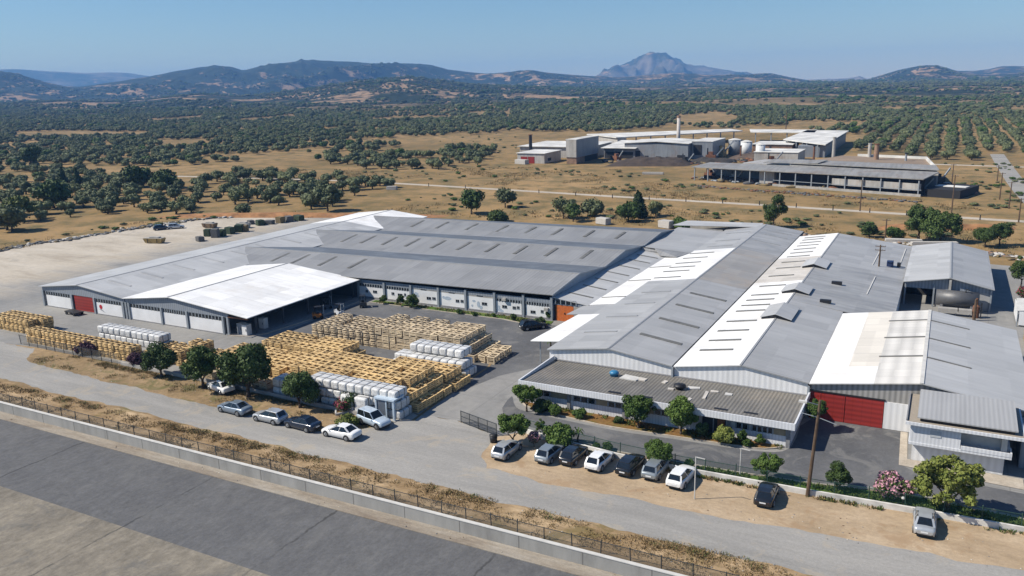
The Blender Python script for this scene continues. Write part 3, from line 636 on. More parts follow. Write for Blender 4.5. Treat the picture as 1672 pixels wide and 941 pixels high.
# ---- three parallel sheds behind the yard
def zc(x, zl, zr): return lin(zl, zr, (x + 124.5) / 69.0)
rows = [(119.15, 130.0, 141.6, 'front'), (141.6, 153.25, 164.6, 'middle'), (164.6, 176.3, 185.8, 'rear')]
cl = ['slate grey gabled shed whose white panelled front wall faces the crate yard', 'slate grey gabled shed, middle one of three parallel roofs', 'slate grey gabled shed, rearmost of three parallel roofs']
for i, (y0, yr, y1, nm) in enumerate(rows):
    C = thing('warehouse', cl[i], 'warehouse', (-90, yr, 0))
    ze0, zer, zrl, zrr = 3.58, (4.52, 4.42, 4.4)[i], 5.0, (5.72, 5.55, 5.3)[i]
    xl = -96.0 if i == 0 else -124.6
    xe0 = -124.5
    fe = y0 - (0.45 if i == 0 else -0.03)
    zf = lambda x: zc(x, ze0, zer); zr_ = lambda x: zc(x, zrl, zrr)
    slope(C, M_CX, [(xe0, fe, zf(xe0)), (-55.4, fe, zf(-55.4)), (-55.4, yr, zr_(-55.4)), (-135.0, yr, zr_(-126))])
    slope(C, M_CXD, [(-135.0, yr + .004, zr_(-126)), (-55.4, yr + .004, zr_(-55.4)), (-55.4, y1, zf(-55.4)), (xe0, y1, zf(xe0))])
    mb = MB(); mb.bar((-134.8, yr, zr_(-126) + .03), (-55.3, yr, zr_(-55.4) + .03), 0.32, 0.1); mb.build('ridge_cap', M_TRIM, C)
    if i < 2:
        mb = MB(); mb.bar((xe0, y1, zf(xe0) + .02), (-55.4, y1, zf(-55.4) + .02), 0.35, 0.08); mb.build('gutter', M_TRIM, C)
    # right gable
    poly = [(y0 + .05, 0), (y1 - .05, 0), (y1 - .05, zf(-55.6) - .14), (yr, zr_(-55.6) - .14), (y0 + .05, zf(-55.6) - .14)]
    mb = MB(); mb.hexa([(-55.75, y, z) for y, z in poly], [(-55.6, y, z) for y, z in poly]); mb.build('gable_wall', M_WGY, C)
    # barge board in white metal on the right gable
    mb = MB(); mb.bar((-55.36, fe, zf(-55.4)), (-55.36, yr, zr_(-55.4)), 0.1, 0.26); mb.bar((-55.36, yr, zr_(-55.4)), (-55.36, y1, zf(-55.4)), 0.1, 0.26); mb.build('barge_board', M_STEEL, C)
    P00, P10 = (-124.5, yr, zr_(-124.5)), (-124.5, fe, zf(-124.5)); P01, P11 = (-55.4, yr, zr_(-55.4)), (-55.4, fe, zf(-55.4))
    xs = {0: (-121, -115.5, -108.5, -101), 1: (-121.5, -116, -110, -103.8, -97, -90.5, -83.5, -76.8, -69.8, -62), 2: (-118, -110.5, -102, -93.5, -86, -79, -71, -63.5)}[i]
    for x in xs: skylight(C, P00, P10, P01, P11, 0.12, 0.62, (x + 124.5) / 69.1, 0.0052)
    if i == 0:
        C1 = C
        bx(C, 'front_wall', M_WGX, (-96, 119.2, 2.9), (-55.6, 119.35, 3.5))
        bx(C, 'plinth', M_SILL, (-96, 119.1, 0), (-55.6, 119.38, 0.36))
        panels = [(-95.6, -90.2, 2.2), (-89.5, -84.2, 2.2), (-83.7, -78.3, 2.7), (-77.8, -72.7, 2.7), (-72.1, -66.9, 2.6), (-66.4, -61.5, 2.3), (-60.7, -56.2, 2.2)]
        for j, (x0, x1, zt) in enumerate(panels):
            bx(C, 'wall_panel', M_PANEL, (x0, 119.22, 0.36), (x1, 119.32, zt))
            bx(C, 'wall_band', M_CONC, (x0, 119.225, zt + .005), (x1, 119.32, 2.895))
            if zt < 2.5: row_windows(C, x0 + .1, x1 - .1, 119.21, 2.32, 2.78, 9)
            else:
                bx(C, 'window', M_GLASS, (x0 + 1.9, 119.19, 2.74), (x0 + 3.1, 119.3, 2.88))
            rr = random.Random(j)
            for u, w_, z_ in {0: ((1.4, .5, 1.4), (3.1, .9, 1.45)), 1: ((1.2, .6, 1.5), (2.6, 1.0, 1.4), (4.0, .4, 1.55)), 2: ((3.1, .9, 1.4), (4.3, .7, 1.45)), 3: ((3.3, .7, 1.5), (4.3, .6, 1.55)), 4: ((2.9, 1.0, 1.55),), 5: ((1.2, .9, 1.45), (3.2, .6, 1.45), (4.0, .5, 1.55)), 6: ((.9, .9, 1.1), (2.8, .5, 1.35))}[j]:
                wn = bx(C, 'window', M_GLASS, (x0 + u, 119.19, z_ - .24), (x0 + u + w_, 119.3, z_ + .2))
                mb = MB(); mb.box((x0 + u - .05, 119.165, z_ - .3), (x0 + u + w_ + .05, 119.188, z_ - .24)); mb.box((x0 + u + w_ / 2 - .03, 119.165, z_ - .24), (x0 + u + w_ / 2 + .03, 119.188, z_ + .2)); mb.build('frame', M_STEEL, wn)
            # faded painted shapes on the panel
            if j in (2, 3, 4, 5):
                ells = {2: [(.9, 1.95, .45, .3), (1.25, 1.55, .25, .2)], 3: [(1.6, 1.75, .8, .33), (.8, 1.85, .3, .25)], 4: [(2.2, 1.3, .3, .55), (2.7, .8, .3, .35), (1.3, 1.8, .35, .2), (.95, .95, .2, .22)], 5: [(.55, 1.3, .25, .25), (.7, .75, .42, .3), (1.1, .6, .35, .2)]}[j]
                for (u, z_, a, b) in ells:
                    an = np.linspace(0, 2 * pi, 12, endpoint=False); mb = MB(); yy = 119.206 - u * .003
                    mb.hexa([(x0 + u + a * cos(t), 119.215, z_ + b * sin(t)) for t in an], [(x0 + u + a * cos(t), yy, z_ + b * sin(t)) for t in an]); mb.build('mural', M_PALEBLUE, C)
        for x in (-95.8, -89.85, -83.95, -78.05, -72.4, -66.65, -61.1, -55.85):
            bx(C, 'column', M_STEEL, (x - .2, 118.98, 0), (x + .2, 119.3, 3.3 + (x + 96) * .018))
        bx(C, 'air_conditioner', M_CONC, (-57.1, 118.7, 1.55), (-56.4, 119.2, 2.1)); bx(C, 'air_conditioner', M_CONC, (-65.0, 118.75, 2.55), (-64.3, 119.2, 3.0))

# ---- link building between the three sheds and the right hand halls
E_ = thing('link_building', 'low link building with a valley roof and an orange door beside the slate sheds', 'warehouse', (-50, 119, 0))
slope(E_, M_RGL, [(-55.55, 119.2, 4.0), (-49.35, 119.2, 3.25), (-49.35, 162.5, 3.25), (-55.55, 162.5, 3.9)])
slope(E_, M_RW, [(-49.34, 119.6, 3.25), (-44.80, 119.6, 3.93), (-44.80, 163, 3.93), (-49.34, 163, 3.25)])
slope(E_, M_CX, [(-55.5, 163, 4.45), (-50.3, 162.7, 3.9), (-49.3, 162.7, 3.3), (-55.5, 162.6, 3.95)])
slope(E_, M_RG, [(-55.5, 164.3, 4.3), (-44.85, 163.05, 3.95), (-44.85, 190, 3.95), (-55.5, 190, 4.35)])
slope(E_, M_CX, [(-52.5, 163.0, 4.35), (-44.86, 163.0, 3.97), (-46.5, 158.5, 3.85), (-50.5, 160, 3.6)])
slope(E_, M_RGL, [(-57, 190.5, 4.7), (-37.0, 193.2, 4.95), (-37.4, 198.4, 5.0), (-55.5, 197.3, 4.8)])
for y in (123.5, 129.5, 135.2, 141, 147, 153, 158): skylight(E_, (-55.55, 119.2, 3.97), (-49.35, 119.2, 3.25), (-55.55, 162.5, 3.9), (-49.35, 162.5, 3.25), 0.15, 0.85, (y - 119.2) / 43.3, 0.006)
for y in (124.5, 137.5, 149.5): skylight(E_, (-49.34, 119.6, 3.25), (-44.8, 119.6, 3.93), (-49.34, 163, 3.25), (-44.8, 163, 3.93), 0.05, 0.98, (y - 119.6) / 43.4, 0.004)
bx(E_, 'front_wall', M_WGX, (-55.5, 119.35, 2.75), (-49.4, 119.5, 3.2)); row_windows(E_, -55.2, -51.5, 119.3, 2.95, 3.6, 4)
bx(E_, 'wall', M_CONC, (-52.0, 119.36, 0), (-45, 119.5, 2.75))
dd = bx(E_, 'door', M_ORANGE, (-55.2, 119.38, 0.02), (-52.05, 119.48, 2.7)); bx(dd, 'hasp', M_BLACK, (-53.7, 119.33, 1.2), (-53.5, 119.375, 1.5))
bx(E_, 'wall', M_CONC, (-55.5, 190.3, 0), (-45, 190.5, 4.2)); bx(E_, 'wall', M_CONC, (-55, 198.5, 0), (-37, 198.7, 4.7))
slope(E_, M_RG, [(-50.6, 113.4, 3.15), (-44.86, 113.4, 3.80), (-44.86, 119.5, 3.80), (-50.2, 119.15, 3.1)])
cn = thing('canopy', 'white sloping canopy over the drive beside the front grey hall', 'canopy', (-46, 105, 0))
slope(cn, M_RW, [(-49.4, 98.3, 3.35), (-44.86, 98.3, 3.85), (-44.86, 113.3, 3.85), (-48.6, 113.3, 3.35)])
for y in (99.0, 106, 112.6): bx(cn, 'post', M_STEEL, (-48.3, y - .07, 0), (-48.16, y + .07, 3.3))
for y in (99.1, 106.1, 112.7):
    mb = MB(); mb.bar((-48.4, y, 3.22), (-44.95, y, 3.6), .1, .16); mb.build('beam', M_STEEL, cn)

# ---- right hand halls
D1 = thing('warehouse', 'grey gabled hall with white rear strip behind the left half of the offices', 'warehouse', (-36.2, 94.3, 0))
gable_y(D1, -44.85, -36.2, -27.84, 3.95, 5.2, 4.02, [(94.0, 136, M_RG, M_RG), (136, 165.5, M_RW, M_RB), (165.5, 196, M_RG, M_RD)])
gable_wall_y(D1, M_WWX, -44.6, -36.2, -27.95, 0, 3.8, 5.05, 3.88, 94.3)
bx(D1, 'side_wall', M_WWY, (-44.6, 94.46, 0), (-44.45, 195.6, 3.8)); gable_wall_y(D1, M_WWX, -44.4, -36.2, -27.95, 0, 3.8, 5.05, 3.88, 195.6)
QL = ((-36.2, 94, 5.2), (-44.85, 94, 3.95), (-36.2, 196, 5.2), (-44.85, 196, 3.95)); QR = ((-36.2, 94, 5.2), (-27.84, 94, 4.02), (-36.2, 196, 5.2), (-27.84, 196, 4.02))
for y in (102.3, 110.8, 118.8, 126.8): skylight(D1, *QL, 0.22, 0.78, (y - 94) / 102, 0.0022).data.materials[0] = M_TRIM
for y in (138.5, 144, 147.8, 151.8, 156.8, 161.8): skylight(D1, *QL, 0.42, 0.98, (y - 94) / 102, 0.0028)
for y in (169, 176, 186): skylight(D1, *QL, 0.2, 0.8, (y - 94) / 102, 0.0028).data.materials[0] = M_TRIM
for y in (102.3, 110.7, 118.9, 126.7): skylight(D1, *QR, 0.17, 0.86, (y - 94) / 102, 0.0038)
for y in (176, 184, 189): skylight(D1, *QR, 0.17, 0.8, (y - 94) / 102, 0.003).data.materials[0] = M_TRIM
mb = MB(); mb.box((-27.86, 94.0, 3.72), (-27.62, 196, 3.86)); mb.build('gutter', M_BLACK, D1)
D2 = thing('warehouse', 'gabled hall with white left slope, ridge vents and wide grey right slope', 'warehouse', (-19.5, 94.3, 0))
slope(D2, M_RW, [(-27.60, 94, 4.04), (-19.5, 94, 5.32), (-19.5, 141, 5.32), (-27.60, 141, 4.04)])
slope(D2, M_RC, [(-27.60, 141, 4.04), (-19.5, 141, 5.32), (-19.5, 163, 5.32), (-27.60, 163, 4.04)])
slope(D2, M_RW, [(-27.60, 163, 4.04), (-19.5, 163, 5.32), (-19.5, 189, 5.32), (-27.60, 189, 4.04)])
slope(D2, M_RG, [(-19.496, 94, 5.32), (-11.75, 94, 4.24), (-11.75, 127, 4.24), (-19.496, 127, 5.32)])
slope(D2, M_RD, [(-19.496, 127, 5.32), (-4.9, 127, 3.45), (-4.9, 158, 3.45), (-19.496, 158, 5.32)]); slope(D2, M_RG, [(-19.496, 158, 5.32), (-4.9, 158, 3.45), (-4.9, 188.5, 3.45), (-19.496, 188.5, 5.32)])
bx(D2, 'ridge_cap', M_TRIM, (-19.62, 93.98, 5.3), (-19.38, 188.6, 5.37))
gable_wall_y(D2, M_WWX, -27.6, -19.5, -11.85, 0, 3.88, 5.17, 4.08, 94.3)
bx(D2, 'side_wall', M_WWY, (-5.2, 127.2, 0), (-5.05, 188.3, 3.3)); bx(D2, 'cross_wall', M_WWX, (-11.6, 127.1, 0), (-5.2, 127.25, 3.35)); gable_wall_y(D2, M_WWX, -27.6, -19.5, -5.0, 0, 3.88, 5.17, 3.32, 188.2)
Q2L = ((-19.5, 94, 5.32), (-27.6, 94, 4.04), (-19.5, 188.6, 5.32), (-27.6, 188.6, 4.04))
for y in (100.6, 105.1, 109.9, 115, 121, 124.5, 128, 131.5, 138, 146, 153, 158.5, 164, 168, 172, 176, 179.5, 183, 186): skylight(D2, *Q2L, 0.3, 0.82, (y - 94) / 94.6, 0.0031)
for y0, y1 in ((115.6, 122.6), (131.6, 136.4), (151.6, 157.8)):
    rv = MB()
    rv.slab([(-21.6, y0, 5.35), (-19.5, y0, 6.0), (-19.5, y1, 6.0), (-21.6, y1, 5.35)], .07); rv.slab([(-19.495, y0, 6.0), (-17.3, y0, 5.35), (-17.3, y1, 5.35), (-19.495, y1, 6.0)], .07)
    v = rv.build('ridge_vent', M_RGL, D2)
    mb = MB()
    for x in (-21.4, -17.5): mb.box((x - .05, y0 + .2, 4.9), (x + .05, y1 - .2, 5.33))
    mb.hexa([(-21.35, y0 + .25, 5.0), (-17.6, y0 + .25, 5.0), (-17.6, y0 + .25, 5.34), (-19.5, y0 + .25, 5.88), (-21.35, y0 + .25, 5.34)], [(-21.35, y0 + .3, 5.0), (-17.6, y0 + .3, 5.0), (-17.6, y0 + .3, 5.34), (-19.5, y0 + .3, 5.88), (-21.35, y0 + .3, 5.34)])
    mb.build('louvre', M_BLACK, v)
for x, y in ((-14.5, 142.6), (-14.6, 129.6)):
    z = lin(5.32, 3.45, (x + 19.5) / 14.6); bx(D2, 'roof_cowl', M_BLACK, (x - .8, y - .35, z), (x + .8, y + .35, z + .5))
z = lin(5.32, 3.45, (-7.6 + 19.5) / 14.6); bx(D2, 'roof_box', plain('dark_blue_box', (0.02, 0.035, 0.09)), (-8.3, 164, z), (-7.2, 165.4, z + 1.0)); bx(D2, 'roof_box', M_BLACK, (-6.6, 165.2, 3.6), (-6.0, 166, 4.4))
mb = MB(); 
for (x0, y0, x1, y1) in ((-9.6, 140, -9.4, 153.5), (-10.6, 163, -10.4, 178), (-6.2, 168, -6.0, 184)):
    z0 = lin(5.32, 3.45, (x0 + 19.5) / 14.6) + .05
    mb.bar((x0, y0, z0), (x1, y1, z0), .16, .06)
mb.build('pipe_run', M_COPE, D2)
D3 = thing('warehouse', 'nearest gabled hall with white and cream left slope and big red doors', 'warehouse', (0, 94.3, 0))
q0 = [(-11.7, 4.26), (-8.2, 4.79), (-5.0, 5.27), (-0.3, 5.98)]
slope(D3, M_RW, [(-11.7, 93.9, 4.26), (-8.2, 93.9, 4.79), (-8.2, 126, 4.79), (-11.7, 126, 4.26)])
slope(D3, M_RW, [(-8.197, 93.9, 4.79), (-5.0, 93.9, 5.27), (-5.0, 100, 5.27), (-8.197, 100, 4.79)])
M_RC2 = sheet('cream_white_roof_sheet', (0.66, 0.615, 0.54), rib='Y', rib_period=0.5, rib_amt=0.05, streak='X', streak_amt=0.1, seam=('Y', 3.4, 0.012), seam_amt=0.3, panel=('Y', 3.4, 'X', 1.6))
M_RC3 = sheet('ivory_roof_sheet', (0.61, 0.585, 0.54), rib='X', rib_period=1.6, rib_amt=0.13, streak='X', streak_amt=0.1, seam=('Y', 2.6, 0.012), seam_amt=0.3, panel=('Y', 2.6, 'X', 1.6))
slope(D3, M_RC2, [(-8.197, 100, 4.79), (-5.0, 100, 5.27), (-5.0, 126, 5.27), (-8.197, 126, 4.79)])
slope(D3, M_RC3, [(-4.997, 93.9, 5.27), (-0.3, 93.9, 5.98), (-0.3, 126, 5.98), (-4.997, 126, 5.27)])
slope(D3, M_RGL, [(-0.296, 93.9, 5.98), (10.3, 93.9, 4.3), (10.3, 126, 4.3), (-0.296, 126, 5.98)])
bx(D3, 'ridge_cap', M_COPE, (-0.5, 93.88, 5.97), (-0.1, 126.02, 6.04))
gable_wall_y(D3, M_WGB, -11.6, -0.3, 10.1, 3.05, 4.1, 5.83, 4.15, 94.3)
bx(D3, 'front_wall', M_WWX, (-3.75, 94.2, 0.05), (0.5, 94.4, 3.2)); bx(D3, 'front_wall', M_WGB, (0.5, 94.32, 0), (10.1, 94.5, 3.045))
gable_wall_y(D3, M_WWX, -11.6, -0.3, 10.1, 0, 4.1, 5.83, 4.15, 125.7); bx(D3, 'side_wall', M_WWY, (9.95, 94.5, 0), (10.1, 125.6, 4.1))
for x0, x1 in ((-11.55, -10.4), (-10.36, -7.82), (-7.75, -3.8)): bx(D3, 'door', M_RED, (x0, 94.18, 0.03), (x1, 94.29, 3.3))
bx(D3, 'door_track', M_BLACK, (-11.6, 94.1, 3.3), (-3.7, 94.28, 3.42))
for y in (103.9, 112.2, 120.6): skylight(D3, (-11.7, 93.9, 4.26), (-0.3, 93.9, 5.98), (-11.7, 126, 4.26), (-0.3, 126, 5.98), 0.57, 0.985, (y - 93.9) / 32.1, 0.006)
for y in (120.5, 111.8, 103.6): skylight(D3, (-0.3, 93.9, 5.98), (10.3, 93.9, 4.3), (-0.3, 126, 5.98), (10.3, 126, 4.3), 0.01, 0.46, (y - 93.9) / 32.1, 0.005)
mb = MB(); mb.box((-11.85, 93.95, 3.95), (-11.68, 126, 4.1)); mb.build('gutter', M_BLACK, D3)
for x, y in ((-27.75, 94.05), (-11.75, 94.0)): bx(D2, 'downpipe', M_STEEL, (x - .12, y - .12, 0), (x + .12, y + .12, 3.9))

# ---- office range with corrugated roof
M_CORR = sheet('grey_fibre_cement_corrugation', (0.18, 0.168, 0.147), rib='X', rib_period=0.42, rib_amt=0.26, rib_bump=0.5, streak='Y', streak_amt=0.24, blot=(0.30, 0.255, 0.20), blot_amt=0.35, panel=('X', 2.1, 'Y', 2.4))
M_FASC = sheet('white_fascia_sheet', (0.66, 0.67, 0.69), rib='X', rib_period=0.34, rib_amt=0.1, rib_bump=0.15, streak='Z', streak_amt=0.12)
M_TANW = plain('tan_infill_panel', (0.30, 0.245, 0.16), 0.8, var=0.15)
O = thing('office_building', 'long low office range with corrugated brown-grey roof and white fascia', 'building', (-28, 85, 0))
slope(O, M_CORR, [(-43.75, 84.05, 2.98), (-11.75, 84.05, 3.06), (-11.75, 94.2, 2.62), (-43.75, 94.2, 2.55)], name='roof')
bx(O, 'fascia', M_FASC, (-43.95, 83.85, 2.42), (-11.55, 84.0, 3.16)); bx(O, 'parapet', M_FASC, (-43.98, 84.0, 2.2), (-43.8, 94.2, 3.16)); bx(O, 'parapet', M_FASC, (-11.7, 84.0, 2.42), (-11.52, 94.2, 3.16))
bx(O, 'flashing', M_SILL, (-43.7, 94.02, 2.6), (-11.8, 94.28, 2.72)); bx(O, 'soffit', M_COPE, (-43.8, 84.0, 2.38), (-11.7, 84.83, 2.44))
for x0, x1 in ((-43.4, -21.6), (-18.2, -12.2)): bx(O, 'front_wall', M_FASC, (x0, 84.80, 0), (x1, 84.95, 1.25))
bx(O, 'front_wall', M_COPE, (-43.4, 84.83, 1.25), (-12.2, 84.95, 2.4))
bx(O, 'side_wall', M_WWY, (-43.5, 84.96, 0), (-43.35, 94, 2.37)); bx(O, 'side_wall', M_WWY, (-12.3, 84.96, 0), (-12.15, 94, 2.37))
for x in (-37.6, -30.6, -24.0, -18.6, -12.3): bx(O, 'pillar', M_SILL, (x - .2, 84.6, 0), (x + .2, 84.84, 2.38))
for x0, x1, n in ((-42.6, -40.1, 3), (-37.0, -34.2, 3), (-32.6, -30.9, 2), (-29.9, -28.2, 2), (-27, -24.6, 3), (-17.8, -16.5, 2), (-16.1, -13.9, 4)): row_windows(O, x0, x1, 84.79, 1.3, 1.92, n)
for x0, x1 in ((-40.0, -37.9), (-34.1, -32.7), (-28.1, -27.1), (-13.8, -12.6)): bx(O, 'infill_panel', M_TANW, (x0, 84.78, 1.28), (x1, 84.82, 1.95))
ent = bx(O, 'entrance', M_DARKIN, (-21.5, 84.81, 0), (-18.9, 84.9, 2.1)); bx(ent, 'door', plain('timber_door', (0.18, 0.06, 0.02)), (-19.8, 84.7, 0), (-19.0, 84.79, 1.95)); bx(ent, 'mullion', M_STEEL, (-20.3, 84.72, 0), (-20.2, 84.8, 2.1))
# roof clutter of the offices
def zo(y): return lin(3.02, 2.58, (y - 84.05) / 10.1)
mb = MB(); mb.lathe([(.5, zo(91.5) - .05), (.5, zo(91.5) + .28), (.6, zo(91.5) + .32), (.58, zo(91.5) + .52), (.38, zo(91.5) + .68), (.05, zo(91.5) + .72)], 16, (-34.3, 91.2)); tag(mb.build('roof_vent', M_BLUEV, None, True), 'round blue roof vent on the corrugated office roof', 'vent')
mb = MB(); mb.lathe([(.45, zo(90) - .05), (.45, zo(90) + .3), (.75, zo(90) + .35), (.72, zo(90) + .55), (.1, zo(90) + .7)], 14, (-25.6, 89.9)); tag(mb.build('roof_vent', M_BLACK, None, True), 'squat black roof vent in the middle of the office roof', 'vent')
for j, (x, y, sx, sy) in enumerate(((-32.2, 91.2, 1.1, .8), (-30.7, 91.3, .5, .5), (-26.5, 89.3, .35, .3), (-24.2, 90.9, .7, .4), (-27.9, 91.6, .25, .5), (-21.7, 90.7, .45, .3), (-20.0, 90.5, .4, .35), (-22.3, 89.0, .18, 1.4), (-23.6, 86.2, .2, 1.0))):
    a = random.uniform(-.4, .4); z = zo(y) + .03
    pts = [(x + cos(a) * u * sx - sin(a) * v_ * sy, y + sin(a) * u * sx + cos(a) * v_ * sy) for u, v_ in ((-1, -1), (1, -1), (1.1, .9), (-.9, 1))]
    mb = MB(); mb.hexa([(px, py, zo(py) - .02) for px, py in pts], [(px, py, zo(py) + .09 + .05 * (i % 2)) for i, (px, py) in enumerate(pts)])
    mb.build('loose_sheet', M_RC if j % 3 else M_COPE, O)
for x, y in ((-32.0, 85.2), (-28.2, 85.3), (-19.6, 85.2), (-16.4, 85.4)): bx(O, 'roof_opening', M_BLACK, (x - .75, y - .22, zo(y)), (x + .75, y + .22, zo(y) + .06))

# ---- white two-storey block at the right edge
M_GR = sheet('small_roof_sheet', (0.34, 0.34, 0.338), rib='X', rib_period=0.42, rib_amt=0.09, rib_bump=0.15, streak='Y', streak_amt=0.14)
Gb = thing('office_block', 'small white two-storey block with raised grey roof and recessed balcony', 'building', (4, 87, 0))
bx(Gb, 'lower_wall', M_WWX, (-0.6, 87.05, 0), (7.5, 93.6, 2.1))
bx(Gb, 'floor_slab', M_FASC, (-0.95, 86.05, 2.1), (8.0, 93.6, 2.36)); bx(Gb, 'balcony_front', M_FASC, (3.65, 86.02, 2.36), (8.0, 86.16, 2.75)); bx(Gb, 'balcony_side', M_FASC, (7.86, 86.17, 2.36), (8.0, 87.6, 2.75))
bx(Gb, 'upper_wall', M_FASC, (-0.9, 86.1, 2.36), (3.6, 93.5, 4.3)); bx(Gb, 'upper_wall', M_COPE, (3.61, 87.6, 2.36), (7.6, 93.5, 4.3)); bx(Gb, 'pier', M_COPE, (7.1, 86.9, 2.36), (7.6, 87.58, 4.3))
bx(Gb, 'window', plain('faded_blind', (0.45, 0.47, 0.49)), (0.9, 86.06, 3.2), (1.9, 86.11, 3.85))
bx(Gb, 'roof_slab', M_FASC, (-1.35, 85.6, 4.32), (8.9, 94.0, 4.62)); bx(Gb, 'flat_roof', plain('buff_roof_felt', (0.30, 0.26, 0.21), 0.9), (-1.2, 85.75, 4.625), (8.75, 93.95, 4.66)); bx(Gb, 'parapet', M_SILL, (-1.34, 85.8, 4.665), (-1.22, 93.9, 4.85))
bx(Gb, 'clerestory', M_BLACK, (-0.1, 86.2, 4.67), (8.0, 93.0, 5.05)); slope(Gb, M_GR, [(-0.35, 85.9, 5.15), (8.25, 85.9, 5.15), (8.3, 93.4, 5.5), (-0.35, 93.4, 5.5)], name='upper_roof')
Gc = thing('lean_to', 'grey lean-to in shadow behind the white two-storey block', 'building', (10, 92, 0))
bx(Gc, 'wall', M_WGX, (8.95, 89.5, 0), (15, 94.2, 3.2)); slope(Gc, M_RG, [(8.95, 89.0, 3.3), (15.5, 89.0, 3.3), (15.5, 94.2, 3.7), (8.95, 94.2, 3.7)], name='roof')

# ---- grey shed on the right with a tank in front
H = thing('open_shed', 'grey gabled shed at right rear with a big cylinder tank in front', 'warehouse', (2, 152, 0))
gable_y(H, -4.85, 2.2, 8.7, 4.15, 5.35, 3.9, [(151.3, 185.5, M_RGL, M_RG)])
gable_wall_y(H, M_WGX, -4.6, 2.2, 8.4, 3.0, 4.0, 5.2, 3.75, 152.2)
bx(H, 'side_wall', M_WGY, (8.25, 152.4, 0), (8.4, 185.2, 3.75)); bx(H, 'rear_wall', M_WGX, (-4.6, 185.1, 0), (8.2, 185.25, 4.0)); bx(H, 'front_wall', M_RG, (0.2, 152.25, 0), (8.3, 152.4, 2.995))
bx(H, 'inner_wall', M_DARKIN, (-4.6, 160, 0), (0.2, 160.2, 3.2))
for x in (-4.5, -0.1, 8.3): bx(H, 'column', M_STEEL, (x - .13, 152.0, 0), (x + .13, 152.24, 3.8))
row_windows(H, -4.3, -0.3, 152.3, 3.1, 3.7, 4)
bx(H, 'cross_brace', M_CONC, (2.05, 151.4, 2.6), (2.4, 152.1, 5.0))
tk = thing('storage_tank', 'large grey horizontal cylinder tank lying before the right rear shed', 'tank', (3.4, 150.6, 0))
mb = MB(); mb.tube((0.3, 150.6, 2.1), (6.6, 150.6, 2.1), 1.3, 1.3, 24); mb.build('shell', plain('dull_galvanised', (0.12, 0.12, 0.122), 0.5, 0.3), tk, True)
for x in (1.2, 5.6): bx(tk, 'saddle', M_SILL, (x - .2, 149.6, 0), (x + .2, 151.6, 1.3))
mb = MB(); mb.bar((4.6, 150.2, 3.3), (4.6, 150.2, 3.9), .14); mb.bar((4.6, 150.2, 3.9), (5.1, 149.8, 3.8), .14); mb.build('pipe', M_BLACK, tk)
t2 = thing('trough', 'long pale boxed trough on legs in front of the cylinder tank', 'trough', (3, 147.2, 0))
bx(t2, 'body', M_CONC, (0.8, 146.9, .5), (3.6, 147.9, 1.2)); bx(t2, 'body', M_CONC, (3.75, 146.9, .5), (5.6, 147.9, 1.2)); 
for x in (1.0, 3.4, 5.4): bx(t2, 'leg', M_SILL, (x - .1, 147.2, 0), (x + .1, 147.6, .5))
pl = thing('boiler', 'rusty upright boiler and pipes beside the cylinder tank', 'boiler', (6.3, 147.3, 0))
mb = MB(); mb.lathe([(.5, 0), (.5, 1.9), (.2, 2.2), (.15, 3.2)], 12, (6.2, 147.3)); mb.build('drum', M_RUST, pl); mb = MB(); mb.bar((6.9, 147.0, 0), (6.9, 147.0, 2.6), .16); mb.bar((6.2, 147.3, 1.6), (6.9, 147.0, 1.6), .12); mb.build('pipe', M_BLACK, pl)
# ------------------------------------------------------------------ crates and wrapped bundles
def wood(name, c, rnd):
    k = NT(name); P = k.coords(); n = k.noise(k.scaled(P, (1, 1, 6)), 3.0, 4, 0.6)
    col = k.mix(1.0, c, k.ramp(n, [(0.3, 0.72), (0.7, 1.15)]), 'MULTIPLY')
    col = k.mix(1.0, col, k.ramp(k.rnd(), [(0, (1 - rnd, 1 - rnd, 1 - rnd)), (0.6, (1, 1, 1)), (1, (1 + rnd * .5, 1 + rnd * .5, 1 + rnd * .35))]), 'MULTIPLY')
    return k.fin(col, 0.8, 0, 0.15)
M_WOODY = wood('yellow_pine', (0.70, 0.49, 0.24), 0.3); M_WOODG = wood('greyed_pine', (0.66, 0.53, 0.36), 0.3)
M_LOAD = plain('crated_load', (0.17, 0.105, 0.045), 0.85, var=0.3, rnd=0.3)
M_WRAP = None
k = NT('white_wrap_film'); P = k.coords(); n = k.noise(P, 3.0, 5, 0.7, 0.8); n2 = k.noise(k.scaled(P, (1, 3, 1)), 1.6, 5, 0.6)
c = k.ramp(n, [(0.32, (0.44, 0.44, 0.435)), (0.5, (0.60, 0.60, 0.59)), (0.66, (0.70, 0.70, 0.69))])
c = k.mix(1.0, c, k.ramp(k.rnd(), [(0, 0.86), (1, 1.06)]), 'MULTIPLY'); k.bump(k.math('ADD', n, n2), 0.8, 0.09); M_WRAP = k.fin(c, 0.42, 0, 0.35)
M_STRAP = plain('dark_strapping', (0.10, 0.095, 0.09), 0.6)
CW, CD, CH = 1.16, 1.80, 1.10
